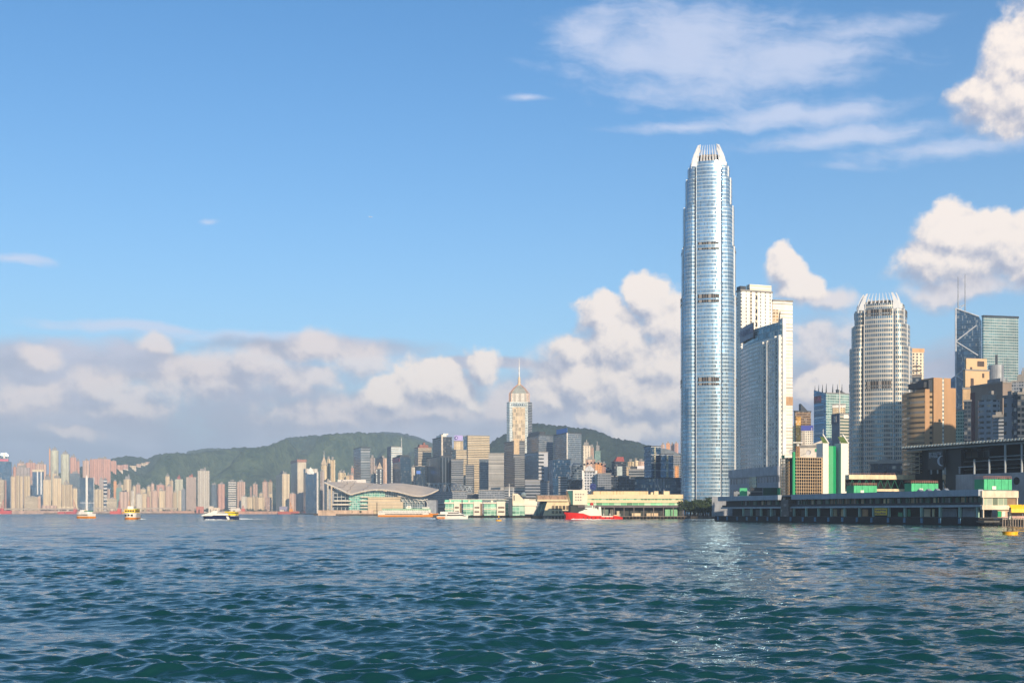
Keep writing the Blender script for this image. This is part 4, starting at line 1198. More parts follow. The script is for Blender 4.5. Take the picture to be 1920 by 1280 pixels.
    t.scale = (L * .55 / max(.1, t.dimensions.x), 1, 1)
    # link building with the pale steel trusses, right of the hall
    rt = root('link_building', (X_(800, 2320), 2320, base), 'slate link building with pale steel roof trusses right of the curved hall roof', 'building')
    L = X_(884, 2320) - X_(800, 2320); H = Z_(921, 2320) - base
    m = M(); m.box(0, L, 0, 50, 0, H); m.build('wall', [F_GREYB, DARKROOF], rt)
    m = M(); m.box(L * .2, L * .92, -8, 0, H * .45, H * .5); m.box(L * .05, L * .9, -8, 0, H * .3, H * .35); m.build('floor_slab', [plain('pale_slab', '#aab3ba')], rt)
    Ht = Z_(906, 2320) - base
    for j in range(2):
        m = M(); y = 4 + 26 * j
        zt = lambda f: Ht - 7 * max(0, f - .55) / .45
        n = 10
        for i in range(n):
            f0, f1 = i / n, (i + 1) / n
            m.tube((L * f0, y, zt(f0)), (L * f1, y, zt(f1)), .55, n=4)
            m.tube((L * f0, y, H), (L * (f0 + f1) / 2, y, zt((f0 + f1) / 2)), .4, n=4)
            m.tube((L * (f0 + f1) / 2, y, zt((f0 + f1) / 2)), (L * f1, y, H), .4, n=4)
        m.build('roof_truss', [plain('pale_steel', '#a7b0b4')], rt)

def ferris_wheel():
    D = 1500
    s = D / FPX
    cx, cz = X_(1112, D), Z_(912, D)
    R = 43.5 * s
    rt = root('ferris_wheel', (cx, D, 3.0), 'ferris wheel with dark gondolas and a round lilac hub sign behind the cream pier', 'ferris wheel', rotz=math.radians(-6))
    c = cz - 3
    steel = plain('wheel_steel', '#6c7682', .6, .2)
    m = M()
    n = 42
    for y in (-1.4, 1.4):
        for i in range(n):
            a, b = 2 * math.pi * i / n, 2 * math.pi * (i + 1) / n
            m.tube((R * math.cos(a), y, c + R * math.sin(a)), (R * math.cos(b), y, c + R * math.sin(b)), .22, n=4)
            if i % 2 == 0:
                m.tube((R * math.cos(a), -1.4, c + R * math.sin(a)), (R * math.cos(b), 1.4, c + R * math.sin(b)), .12, n=3)
    m.build('rim', [steel], rt)
    m = M()
    for i in range(21):
        a = 2 * math.pi * i / 21
        m.tube((1.5 * math.cos(a), -1.0, c + 1.5 * math.sin(a)), (R * math.cos(a), -1.2, c + R * math.sin(a)), .07, n=3)
        m.tube((1.5 * math.cos(a), 1.0, c + 1.5 * math.sin(a)), (R * math.cos(a), 1.2, c + R * math.sin(a)), .07, n=3)
    m.build('spokes', [steel], rt)['kind'] = 'stuff'
    me = None
    for i in range(42):
        a = 2 * math.pi * i / 42
        loc = ((R + 1.1) * math.cos(a), 0, c + (R + 1.1) * math.sin(a))
        if me is None:
            m = M(); m.lathe([(0, -1.15), (.9, -.95), (1.15, 0), (.9, .9), (0, 1.1)], 8)
            o = m.build('gondola', [plain('gondola_dark', '#30363f', .25, .2)], rt, loc); me = o
        else:
            o = me.copy(); COL.objects.link(o); o.parent = rt; o.location = loc
    for sx in (-1, 1):
        for y in (-5, 5):
            m = M(); m.tube((sx * 13, y, 0), (sx * .6, y * .4, c), .7, .5, n=6); m.build('leg', [WHITE], rt)
    m = M(); m.tube((0, -3, c), (0, 3, c), 1.2, n=12); m.build('hub', [WHITE], rt)
    m = M(); m.tube((0, -3.9, c), (0, -3.2, c), 4.3, n=32); sg = m.build('hub_sign', [plain('lilac_sign', '#b8a4d8', .5, var=.04)], rt)
    mm = M()
    for i in range(20):
        a, b = 2 * math.pi * i / 24, 2 * math.pi * (i + 1) / 24
        mm.tube((2.3 * math.cos(a), -4.05, c + 2.3 * math.sin(a)), (2.3 * math.cos(b), -4.05, c + 2.3 * math.sin(b)), .35, n=4)
    mm.build('emblem', [plain('violet_mark', '#7a58b0')], sg)

mid_city()
spired_tower()
exhibition_hall()
ferris_wheel()
rr = random.Random(5)
px = 634.0
while px < 880:
    w_ = rr.uniform(6, 12)
    bldg('office_tower', 'tower', 'hazy tower wedged between the front towers behind the exhibition hall', px, px + w_, rr.uniform(868, 892), rr.uniform(3050, 3250), [F_GREYP, F_PINK, F_GREYB, F_BLGLASS, F_CREAM, F_STRIPED][int(px) % 6], group='towers wedged behind the exhibition hall row')
    px += w_ + rr.uniform(2, 12)
px = 1130.0
while px < 1262:
    w_ = rr.uniform(6, 11)
    bldg('apartment_tower', 'tower', 'hazy slim tower in the gaps behind the red-roofed dark tower', px, px + w_, rr.uniform(866, 886), rr.uniform(2500, 2700), [F_GREYP, F_GREYB, F_BLGLASS, F_CREAM][int(px) % 4], group='towers in the gaps behind the red-roofed tower')
    px += w_ + rr.uniform(2, 9)

# ------------------------------------------------------------------ the two towers with claw crowns
def claw_tower(label, cxpx, D, tiers, crown, bay, facing, glassmat, sidemat, bands, fins, base=4.0):
    """tiers: list of (py_bottom, py_top, half width m); crown: (py_bottom, py_top, half bottom, half top)"""
    hw0 = tiers[0][2]
    cx, cy = X_(cxpx, D + hw0), D + hw0
    rt = root('skyscraper', (cx, cy, base), label, 'skyscraper', rotz=facing)
    zz = lambda py: Z_(py, D) - base
    def plan(h, bulge=2.0):
        out = []
        b = min(bay, h * .62)
        for k in range(4):
            a = -math.pi / 2 + k * math.pi / 2           # outward direction of this side
            ca, sa = math.cos(a), math.sin(a)
            def T(s, o): return (ca * o - sa * s, sa * o + ca * s)
            pts = [(-b - .2, h - 3.2)]
            pts += [(-b, h)] + [(b * (i / 8 - 1), h + bulge * (1 - (i / 8 - 1) ** 2)) for i in range(1, 16)] + [(b, h), (b, h - 3.2), (b + 1.4, h - 3.2)]
            # rounded stepped corner
            q = h - 1.0
            e = b + 1.45
            r = q - e
            pts += [(e, q)]
            for i in range(1, 6):
                t = math.radians(90 * i / 6)
                pts.append((e + r * math.sin(t), e + r * math.cos(t) if False else e + r * math.cos(t)))
            out += [T(s, o) for s, o in pts]
        return out
    top_prev = None
    for i, (yb, yt, h) in enumerate(tiers):
        m = M(); m.prism(plan(h), zz(yb) if i else 0, zz(yt))
        m.build('shaft', [glassmat, ROOF], rt)
    # white vertical edge fins either side of each bay
    for k in range(4):
        a = -math.pi / 2 + k * math.pi / 2
        ca, sa = math.cos(a), math.sin(a)
        def T(s, o, z): return (ca * o - sa * s, sa * o + ca * s, z)
        for i, (yb, yt, h) in enumerate(tiers):
            b = min(bay, h * .62)
            for sg in (-1, 1):
                m = M()
                p = [T(sg * b - .22, h - .6, 0), T(sg * b + .22, h - .6, 0), T(sg * b + .22, h + .55, 0), T(sg * b - .22, h + .55, 0)]
                p = [(x, y) for x, y, _ in p]
                ar = sum(p[j][0] * p[(j + 1) % 4][1] - p[(j + 1) % 4][0] * p[j][1] for j in range(4))
                if ar < 0: p.reverse()
                m.prism(p, zz(yb) if i else 0, zz(yt) + .4, bottom=True)
                m.build('edge_fin', [sidemat], rt)
        # louvred plant-floor bands on the bay
        for (yt, yb) in bands:
            h = next(t[2] for t in tiers if t[1] <= yt <= t[0] + .1)
            b = min(bay, h * .62) * .93
            m = M()
            pts = [T(b * (i / 5 - 1), h + 2.0 * (1 - (i / 5 - 1) ** 2) + .25, 0)[:2] for i in range(11)]
            for i in range(10):
                L = b / 5
                m.face([(*pts[i], zz(yb)), (*pts[i + 1], zz(yb)), (*pts[i + 1], zz(yt)), (*pts[i], zz(yt))], [(i * L, 0), (i * L + L, 0), (i * L + L, 4), (i * L, 4)])
            m.build('louvre_band', [facade('#8d8276', '#1c1816', 60, 2.6, .8, 1, .0, .6)], rt)
    # crown of inward curving fins
    yb, yt, hb, ht = crown
    z0, z1 = zz(yb), Z_(yt, D + .45 * hw0) - base
    core = hb - 3.2
    c = core * .45
    m = M(); m.prism([(-core, -c), (-c, -core), (c, -core), (core, -c), (core, c), (c, core), (-c, core), (-core, c)], z0, z0 + (z1 - z0) * .42)
    m.build('crown_core', [facade('#8f8478', '#24252a', 5.2, 3.6, .65, .7, .2, .3), ROOF], rt)
    for k in range(4):
        a = -math.pi / 2 + k * math.pi / 2
        ca, sa = math.cos(a), math.sin(a)
        def T(s, o, z): return (ca * o - sa * s, sa * o + ca * s, z)
        nf = fins
        span = hb * .80
        for j in range(nf):
            s = -span + 2 * span * j / (nf - 1)
            edge = j in (0, nf - 1)
            wd = 3.6 if edge else .75
            rings = []
            for t in (0, .2, .4, .6, .8, 1.0):
                o = hb - (hb - ht) * t ** 2.1
                dp = (3.4 if edge else 2.6) * (1 - .85 * t) + .3
                ss = s * (1 - .30 * t ** 1.8)
                z = z0 - 6 + (z1 - z0 + 6 - (0.0 if not edge else 0.0)) * t
                w_ = wd * (1 - .75 * t)
                rings.append([T(ss - w_, o, z), T(ss + w_, o, z), T(ss + w_, o - dp, z), T(ss - w_, o - dp, z)])
            m = M(); m.loft(rings); m.build('claw', [sidemat], rt, weld=True)
    return rt, zz

SILVER = facade('#98a8b4', '#7399b4', 4.2, 1.5, .80, .72, .66, .10, .28, .42, .1, .3, .02)
SILVER2 = facade('#b3aca0', '#567486', 4.4, 2.0, .72, .62, .62, .10, .3, .45, .1, .2, .04)
CLAW = plain('white_metal', '#dcdcda', .4, .15, .06)
claw_tower('tallest skyscraper, silver blue glass with stepped shoulders and a crown of white claws', 1328.5, 1313,
           [(1000, 551, 29.6), (551, 458, 28.8), (458, 381, 27.2), (381, 328, 24.6), (328, 306, 22.0), (306, 297, 19.6)],
           (299, 268, 19.6, 9.6), 13.6, math.radians(-9.5), SILVER, CLAW,
           [(453, 462), (464.5, 468), (551.5, 559), (562, 567), (707, 715), (718, 722)], 10)
claw_tower('second claw-crowned skyscraper, shorter and wider, grey glass with a white right shoulder', 1651, 1130,
           [(1000, 648, 27.6), (648, 606, 25.6), (606, 577, 22.8), (577, 566, 20.6)],
           (570, 549, 20.6, 15.5), 13.6, math.radians(-21), SILVER2, CLAW,
           [(578, 585), (587, 590), (714, 722), (724, 728)], 9)

# ------------------------------------------------------------------ right-hand city
class Frame:
    """a thing's own axes: origin C, x along the facade (angle r), y inland; converts photo measurements to metres in it"""
    def __init__(self, px, D, r, base=3.0):
        self.C = (X_(px, D), D); self.r = r; self.base = base
        self.e = (math.cos(r), math.sin(r)); self.n = (-math.sin(r), math.cos(r))
    def s(self, px, y=0.0):
        t = (px - CX) / FPX
        ax, ay = self.C[0] + y * self.n[0], self.C[1] + y * self.n[1]
        return (t * ay - ax) / (self.e[0] - t * self.e[1])
    def z(self, py, s=0.0, y=0.0):
        return Z_(py, self.C[1] + s * self.e[1] + y * self.n[1]) - self.base
    def root(self, name, label, cat, group=None):
        return root(name, (self.C[0], self.C[1], self.base), label, cat, group, self.r)

def boxp(name, rt, mat, x0, x1, y0, y1, z0, z1):
    m = M(); m.box(min(x0, x1), max(x0, x1), y0, y1, min(z0, z1), max(z0, z1))
    return m.build(name, [mat], rt)

GREEN = plain('green_panel', '#1f9a63', .5, 0, .12, .2)
DKGREEN = plain('dark_green_net', '#0d4a3c', .9)
LTGREEN = plain('light_green_net', '#48b27c', .7, 0, .15, .3)
CREAMP = plain('cream_render', '#dcc9a6', .7)
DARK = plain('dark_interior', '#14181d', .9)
BLACKW = plain('tarred_timber', '#15171a', .95, var=.4, scale=.4)

def right_city():
    g = 'towers on the right bank'
    # white stepped apartment-hotel pair behind
    b = bldg('hotel_tower', 'tower', 'tall white tower with slotted balconies and a dark left flank, right of the tallest skyscraper', 1381, 1448, 545, 1110,
             facade('#ece6da', '#666a6e', 3.2, 5.2, .22, .6, .2, .2), xm=1389, r=24, group=g, plant=False)
    w, d, H = b.w, b.d, b.H
    top = Z_(533, 1115) - 3
    addbox(b, 'upper_block', w * .30, w * .99, 1.0, d * .9, H - .5, top, facade('#e8dfce', '#c4b69c', 3.2, 60, 1, .3, .0, .5))
    addbox(b, 'slot', w * .30, w * .34, -.4, .1, 20, H, facade('#d0c4b0', '#2f2f31', 3.2, 9, 1, .62, .2, .2))
    addbox(b, 'slot', w * .47, w * .52, -.4, .1, 20, H, facade('#d0c4b0', '#2f2f31', 6.4, 9, 1, .62, .2, .2))
    addbox(b, 'roof_box', w * .02, w * .2, 2, 9, H, H + 5, DARKROOF)
    b = bldg('hotel_tower', 'tower', 'lower cream tower slab joined right of the tall white tower', 1448, 1486, 564, 1120, facade('#e8e1d6', '#cbbca6', 3.2, 60, 1, .28, .0, .5), xm=1449, r=14, group=g, plant=False)
    addbox(b, 'tan_band', -.3, b.w + .3, -.3, b.d, b.H * .515, b.H * .555, plain('tan_band', '#b5906a'))
    addbox(b, 'window_column', b.w * .02, b.w * .3, -.5, .1, b.H * .9, b.H * .96, facade('#d8c8ac', '#b08a5c', 3.2, 3, .6, .6, .1, .3))
    # curved glass hotel in front
    D = 960
    C, u, v, w, d = frame_of(1389, 1462, 1472, D, math.radians(12), None)
    H = Z_(603, D) - 3
    rt = root('hotel_tower', (C[0], C[1], 3.0), 'hotel tower with a long curved blue glass side and a name board at its top', 'tower', g, math.radians(12))
    gl = facade('#dcd6cc', '#a4aab0', 3.4, 4.2, .64, .55, .35, .14, .35)
    n = 12
    arc = [(-5.0 * math.sin(math.pi * i / n), d * i / n) for i in range(n + 1)]
    poly = [(0, 0), (w, 0), (w, d)] + [(x, y) for x, y in reversed(arc[1:])]
    Hs = H * .925
    m = M(); m.prism(poly, 0, Hs); m.build('wall', [gl, ROOF], rt)
    top = [(x + 1.2, y) for x, y in arc]
    m = M(); m.prism([(1.2, .8), (w - 1, .8), (w - 1, d - 1)] + [(x + 1.2, min(y, d - 1)) for x, y in reversed(arc[1:])], Hs, H); m.build('upper_storeys', [facade('#93a9b2', '#5d8498', 4.5, 2.2, .9, .8, .5, .1), ROOF], rt)
    # name board on the far two thirds of the curved side
    m = M()
    sel = [(x - .9, y) for x, y in arc if y > d * .42]
    for i in range(len(sel) - 1):
        a, c = sel[i], sel[i + 1]
        m.face([(c[0], c[1], H * .955), (a[0], a[1], H * .955), (a[0], a[1], H * 1.035), (c[0], c[1], H * 1.035)])
        m.face([(a[0] + .8, a[1], H * .955), (c[0] + .8, c[1], H * .955), (c[0] + .8, c[1], H * 1.035), (a[0] + .8, a[1], H * 1.035)])
        m.face([(a[0], a[1], H * 1.035), (a[0] + .8, a[1], H * 1.035), (c[0] + .8, c[1], H * 1.035), (c[0], c[1], H * 1.035)])
    sg = m.build('name_board', [plain('board_grey', '#9098a8', .6)], rt)
    tx = text_mesh('lettering', 'FOUR SEASONS HOTEL', 7, plain('blue_letter', '#3a4878', .5), sg, (-5.6, d * .70, H * .995), (math.radians(90), 0, math.radians(-94)))
    tx.scale = (d * .46 / max(.1, tx.dimensions.x), 1, 1)
    rib = plain('white_rib', '#d9d6d0', .5)
    for y0, h in ((d * .06, .93), (d * .20, .915), (d * .28, .915)):
        m = M(); xx = -5.0 * math.sin(math.pi * y0 / d); m.box(xx - 1.3, xx + .5, y0, y0 + 1.3, 0, H * h); m.build('rib', [rib], rt)
    m = M(); m.box(-1.4, .6, -1.2, 1.6, 0, H * .93); m.build('rib', [rib], rt)
    addw = M(); addw.box(w * .45, w * 1.06, -1.2, 6, 0, H + 3); addw.build('white_pier', [plain('bright_white', '#e6e2da', .5)], rt)
    m = M(); m.tube((w * .1, 3, H), (w * .55, 5, H + 9), .5, n=5); m.build('roof_boom', [DARKROOF], rt)
    m = M(); m.prism([(-.5, -1), (.1, -1), (-5, d * .5), (-.2, d), (-.7, d), (-5.8, d * .5)], 18, 24.5, bottom=True); m.build('plant_band', [facade('#8c929b', '#20262d', 60, 3.2, .6, 1, .1, .3)], rt)
    # podium
    b = bldg('podium_building', 'building', 'pale grey curved podium below the hotel tower', 1367, 1466, 876, 925, facade('#9a9da5', '#5a606a', 9, 5.5, .55, .5, .1, .4), xm=1460, r=13, group=g, plant=False, plan='round', rad=9)
    m = M(); m.prism([(x * 1.01 - .8, y * 1.005 - .6) for x, y in rounded(b.w + 1, b.d + 1, 10)], b.H - 6, b.H + 1.2, bottom=True); m.build('cornice', [plain('pale_cornice', '#a6a8ae')], b.root)
    addbox(b, 'glass_pillar', -.6, .2, b.d * .42, b.d * .56, 4, b.H - 6, F_MINT)
    # second row between the hotel and the second claw tower
    b = bldg('office_tower', 'tower', 'brown tower with a gold-lit left half and a pointed dark roof fin', 1490, 1520.6, 771, 1750, F_BROWN, xm=1491, r=12, group=g, plant=False, roof=DARKROOF)
    addbox(b, 'gold_lit_glass', b.w * .04, b.w * .36, -.5, .2, b.H * .35, b.H * .95, facade('#b88a3c', '#d9a047', 3.7, 2.4, .8, .7, .6, .2))  # golden light on the left part painted as gold glazing
    m = M(); m.prism([(b.w * .4, 2), (b.w * .85, 2), (b.w * .85, 9), (b.w * .4, 9)], b.H, [b.H + 12, b.H + 1, b.H + 1, b.H + 12]); m.build('roof_fin', [DARKROOF], b.root)
    b = bldg('office_tower', 'tower', 'white windowed tower with a deep blue top sign, low beside the brown tower', 1502, 1525, 803, 1600, F_WHITE, group=g, plant=False)
    sign(b, '', 0, b.w, b.H - 3, b.H + 4, '#3a45a0', '#ffffff')
    bldg('glass_block', 'building', 'small teal glass block squeezed left of the brown gold-lit tower', 1486, 1490.6, 800, 1800, F_TEAL, group=g, plant=False)
    b = bldg('office_tower', 'tower', 'blue glass tower with dark roof spikes and a red lettered sign on its left face', 1526.5, 1592, 737, 1800, facade('#a9bdb4', '#6f9490', 4.0, 3.0, .85, .6, .45, .12), xm=1549, r=33, group=g, plant=False)
    w, d, H = b.w, b.d, b.H
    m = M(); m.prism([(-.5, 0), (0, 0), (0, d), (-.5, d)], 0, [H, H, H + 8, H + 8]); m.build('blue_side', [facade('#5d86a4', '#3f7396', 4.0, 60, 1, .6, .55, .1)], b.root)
    sign(b, 'AIA', d * .40, d * .97, H - 13, H - 2, '#6e1730', '#c84660', t=-1.2, face='left')
    for i in range(7):
        m = M(); y = d * (.95 - .95 * min(i, 3) / 3) if i < 4 else 1.5; x = .6 if i < 4 else w * (.12 + .2 * (i - 3))
        m.loft([[(x - .8, y, H), (x + .8, y, H), (x + .8, y + 1.6, H), (x - .8, y + 1.6, H)], [(x - .12, y, H + 15), (x + .12, y, H + 15), (x + .12, y + .3, H + 15), (x - .12, y + .3, H + 15)]]); m.build('spike', [DARKROOF], b.root)
    m = M(); m.prism([(w * .55, 2), (w * .95, 2), (w * .95, 8), (w * .55, 8)], H, [H + 7, H + .5, H + .5, H + 7]); m.build('roof_wedge', [DARKROOF], b.root)
    addbox(b, 'dark_reflection_bay', w * .02, w * .3, -.4, .2, 4, H * .63, F_DKGLASS)
    b = bldg('office_tower', 'tower', 'white topped block in front of the red-signed tower, with a white pole', 1561, 1585, 759, 1600, F_CREAM2, group=g, plant=False)
    addbox(b, 'white_cap', -.4, b.w + .4, -.4, b.d, b.H - 4, b.H + 1, WHITE)
    m = M(); m.tube((b.w * .55, -1, b.H - 30), (b.w * .55, -1, b.H + 34), .8, .5); m.build('pole', [WHITE], b.root)
    b = bldg('office_tower', 'tower', 'grey tower with a navy emblem sign on its left face and banded right face', 1560, 1597.4, 776, 1400, facade('#b9b3a2', '#54685e', 3.8, 60, 1, .5, .3, .15), xm=1575, r=34, group=g, plant=False)
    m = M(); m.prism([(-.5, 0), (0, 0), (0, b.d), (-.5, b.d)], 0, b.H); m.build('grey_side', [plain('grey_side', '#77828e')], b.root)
    sign(b, '', 0, b.d, b.H - 11, b.H, '#1c2f58', '#cfd6ea', t=-1.1, face='left')
    for k, (a, c) in enumerate(((-1.6, 1.2), (1.6, -1.2))):
        m = M(); m.box(-1.4, -1.1, b.d * .5 - 2.6, b.d * .5 + 2.6, b.H - 5.6 + a - .6, b.H - 5.6 + a + .6); m.build('emblem_bar', [WHITE], b.root)
        m = M(); m.box(-1.4, -1.1, b.d * .5 + a - .6, b.d * .5 + a + .6, b.H - 9, b.H - 2); m.build('emblem_bar', [WHITE], b.root)
    addbox(b, 'white_cap', b.w * .3, b.w, -.4, 9, b.H - 5, b.H + 1, WHITE)
    bldg('office_tower', 'tower', 'narrow dark blue tower edge seen between the red-signed tower and the second claw tower', 1592.6, 1599, 752, 1900, F_DKGLASS, group=g, plant=False)

    # right of the second claw tower
    b = bldg('apartment_tower', 'tower', 'white tower with a rounded balcony corner behind the second claw tower', 1704, 1733, 660, 1500, facade('#d9cbb2', '#3a3f44', 4, 5, .45, .55, .2, .2), xm=1706, r=10, group=g, plant=False, plan='round', rad=7)
    addbox(b, 'cornice', 0, b.w, -.5, b.d, b.H, b.H + 5, plain('peach', '#cfa377'))
    b = bldg('office_block', 'building', 'dark rooftop block with tiered antennas above the striped curved tower', 1706, 1728, 707, 1300, F_DKBLOCK, group=g, plant=False)
    for k in range(3):
        addbox(b, 'antenna_tier', b.w * .55 - 5 + k, b.w * .55 + 6 - k, 2, 8, b.H + 2 + k * 5, b.H + 3 + k * 5, plain('rust_grey', '#7a6a62'))
    m = M(); m.tube((b.w * .57, 5, b.H), (b.w * .57, 5, b.H + 18), .5); m.build('antenna_mast', [GREYP], b.root)
    # brown striped, tan-pier tower in front
    D = 960
    C, u, v, w, d = frame_of(1691, 1733, 1792, D, math.radians(20), None)
    H = Z_(707, D) - 3
    rt = root('office_tower', (C[0], C[1], 3.0), 'tan tower with brown banded curved left side and a bright vertical window strip', 'tower', g, math.radians(20))
    tan = facade('#b08a66', '#a07a58', 60, 60, 1, .5, 0, .7, .05)
    tan = plain('tan_stone', '#b48e68', .75, 0, .08, .05)
    m = M()
    arc = [(-4 * math.sin(math.pi * i / 10), d * i / 10) for i in range(11)]
    m.prism([(0, 0), (8, 0), (8, d)] + [(x, y) for x, y in reversed(arc[1:])], 0, H * .90); m.build('banded_wall', [facade('#a48a68', '#5f5546', 4.2, 60, 1, .45, .4, .2), ROOF], rt)
    F = Frame(1733, D, math.radians(20))
    S = lambda px: F.s(px)
    boxp('tan_pier', rt, tan, .3, S(1742), -.6, 12, 0, H * .915)
    boxp('dark_recess', rt, DARKROOF, S(1742), S(1749), .6, 14, 0, H * .985)
    boxp('tan_pier', rt, tan, S(1749), S(1765.4), -1.0, 14, 0, H)
    boxp('window_strip', rt, facade('#e0dccf', '#a8b8b8', 3.4, 60, 1, .5, .3, .2), S(1765.4), S(1768.6), -.7, 14, 0, H)
    boxp('tan_pier', rt, tan, S(1768.6), S(1781), -1.0, 14, 0, H)
    boxp('tan_pier', rt, tan, S(1781), S(1792), -.2, 14, 0, H * .93)
    boxp('roof_plant', rt, DARKROOF, 2, S(1749), 3, d * .8, H * .93, H * .97)
    # angular tower with diagonal bracing and twin masts
    D = 1823
    C, u, v, w, d = frame_of(1792, 1792, 1840.5, D, math.radians(-20), 40)
    H0 = Z_(578, D) - 3; H1 = Z_(603, D) - 3
    rt = root('office_tower', (C[0], C[1], 3.0), 'dark blue angular tower with white diagonal bracing, a slanting top and twin masts', 'tower', g, math.radians(-20))
    m = M(); m.prism([(0, 0), (w * .9, 0), (w, 8), (w, d), (0, d)], 0, [H0, H1 + 6, H1, H1, H0]); m.build('shaft', [facade('#3e566a', '#2c4a63', 4.0, 1.8, .93, .9, .6, .08, .2), F_BLGLASS], rt)
    wt = plain('pale_bracing', '#b9bdc4', .5)
    def strut(name, p, q, r=1.0):
        m = M(); m.tube(p, q, r, n=6); return m.build(name, [wt], rt)
    zz = lambda py: Z_(py, D) - 3
    strut('corner_column', (0, -.6, 0), (0, -.6, H0), 1.3)
    strut('brace', (0, -.8, zz(640)), (w * .8, -.8, zz(612)))
    strut('brace', (0, -.8, zz(640)), (w * .86, -.8, zz(668)))
    strut('brace', (0, -.8, zz(704)), (w * .5, -.8, zz(686)))
    strut('brace', (0, -.8, zz(704)), (w * .5, -.8, zz(720)))
    strut('brace', (0, -.8, zz(765)), (w * .5, -.8, zz(752)))
    strut('roof_edge', (0, -.8, H0), (w * .9, -.8, H1 + 6))
    m = M(); m.prism([(-10, 3), (0, 3), (0, 30), (-10, 30)], 0, [zz(712), zz(703), zz(703), zz(712)]); m.build('lower_wing', [F_BLGLASS], rt)
    for (px) in (1796, 1807.5):
        s = (X_(px, D) - C[0]) / math.cos(math.radians(-20))
        m = M(); m.tube((s, 6, zz(600 if px > 1800 else 582)), (s, 6, zz(514 if px > 1800 else 518)), .9, .45, 6); m.build('mast', [GREYP], rt)
    s0, s1 = (X_(1796, D) - C[0]), (X_(1807.5, D) - C[0])
    for (a, c) in ((575, 571), (583, 571), (583, 588)):
        strut('mast_brace', (s0, 6, zz(a)), (s1, 6, zz(c)), .7)
    b = bldg('office_tower', 'tower', 'square glass tower with even pale grid, right of the angular braced tower', 1841, 1909.5, 592.5, 1700, facade('#a3aba6', '#6f9292', 4.0, 3.0, .86, .66, .55, .08, .2), xm=1844, r=12, group=g, plant=False, roof=DARKROOF)
    addbox(b, 'roof_edge', -.5, b.w + .5, -.5, 1, b.H - 1.5, b.H + 1.4, DARKROOF)
    b = bldg('office_tower', 'building', 'cream stone tower with stepped shoulders, in front of the braced tower', 1806, 1855, 694, 1350, plain('cream_stone', '#cfae84', .75, 0, .06, .05), xm=1810, r=14, group=g, plant=False)
    w, d, H = b.w, b.d, b.H
    top = Z_(671, 1350) - 3
    addbox(b, 'upper_block', w * .06, w * .92, 1, d * .9, H, top, plain('cream_stone', '#cfae84', .75, 0, .06, .05))
    addbox(b, 'window', w * .52, w * .80, .6, 1.2, top - 9, top - 3, plain('dark_window', '#4c3a30'))
    addbox(b, 'window', w * .22, w * .30, .6, 1.2, H - 6, H + 4, plain('dark_window', '#4c3a30'))
    addbox(b, 'window', w * .70, w * .78, -.4, .2, H - 8, H - 3, plain('dark_window', '#4c3a30'))
    addbox(b, 'window', w * .22, w * .34, -.4, .2, H - 18, H - 9, plain('dark_window', '#4c3a30'))
    addbox(b, 'lower_band', w * .02, w * .45, -1.2, 0, H - 30, H - 19, F_BROWN)
    b = bldg('office_tower', 'building', 'grey metal cylinder tower between the cream stone tower and the glass grid tower', 1853, 1883, 684, 1500, plain('ribbed_metal', '#8f9296', .45, .3), group=g, plant=False, plan='round', rad=11)
    addbox(b, 'chimney', b.w * .45, b.w * .6, 4, 9, b.H, b.H + 13, DARKROOF)
    bldg('office_block', 'building', 'slim cream block below the cream stone tower', 1805, 1821, 729, 1250, plain('cream_stone2', '#c8a67c', .75), group=g, plant=False)
    b = bldg('office_tower', 'building', 'large taupe windowless block with an orange sunlit right corner', 1820, 1897, 717, 1150, plain('taupe_stone', '#8a7c70', .8, 0, .1, .04), xm=1880, r=22, group=g, plant=False)
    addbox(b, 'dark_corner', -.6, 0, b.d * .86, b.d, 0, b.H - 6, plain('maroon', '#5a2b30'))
    for s in (.3, .75):
        m = M(); m.tube((b.w * s, 3, b.H), (b.w * s, 3, b.H + 26), .35, .15); m.build('aerial', [GREYP], b.root)
    addbox(b, 'roof_plant', b.w * .1, b.w * .8, b.d * .1, b.d * .5, b.H, b.H + 5, GREYP)
    bldg('office_block', 'building', 'blue glass slab left of the curved grey block with window rows', 1790.6, 1808.6, 770, 1150, F_TEAL, group=g, plant=False)
    bldg('office_block', 'building', 'near black slab squeezed between the blue glass slab and the curved grey block', 1808, 1821, 752, 1100, F_DKBLOCK, group=g, plant=False)
    bldg('office_block', 'building', 'curved grey block with rows of paired dark windows', 1827, 1882, 749, 900, facade('#8e949c', '#26303a', 4.2, 5.0, .62, .42, .3, .15), xm=1849, r=36, plan='round', rad=8, group=g)
    bldg('office_block', 'building', 'low ribbed white grey block right of the paired window rows', 1862, 1883, 781, 850, facade('#9aa0a8', '#4b545e', 2.6, 60, 1, .5, .3, .2), group=g)
    bldg('office_block', 'building', 'concave grey block with dark band windows near the right edge', 1882, 1909, 743, 820, facade('#8a8d92', '#20272f', 6.4, 14, .55, .4, .3, .15), xm=1897, r=38, group=g)
    bldg('office_block', 'building', 'dark grey glass block cut by the right edge', 1906, 1960, 738, 800, F_DKBLOCK, xm=1908, r=18, group=g)
    bldg('apartment_block', 'building', 'distant peach apartment block at the right edge below the glass grid tower', 1910, 1930, 703, 2400, F_ORANGE, group=g)
    bldg('office_block', 'building', 'slate low block with bright roof clutter by the right edge', 1897, 1935, 716, 1350, F_GREYB, group=g)
    bldg('office_block', 'building', 'low grey glass block behind the footbridge left of the canopied terminal', 1632, 1692, 868, 900, F_DKBLOCK, group=g)
    bldg('low_block', 'building', 'low slate wall block between the trees and the dark pier', 1335, 1378, 931, 860, GREYP, group=g, plant=False)
    bldg('low_block', 'building', 'long grey low block under the curved podium', 1376, 1468, 920, 850, F_GREYB, group=g, plant=False)
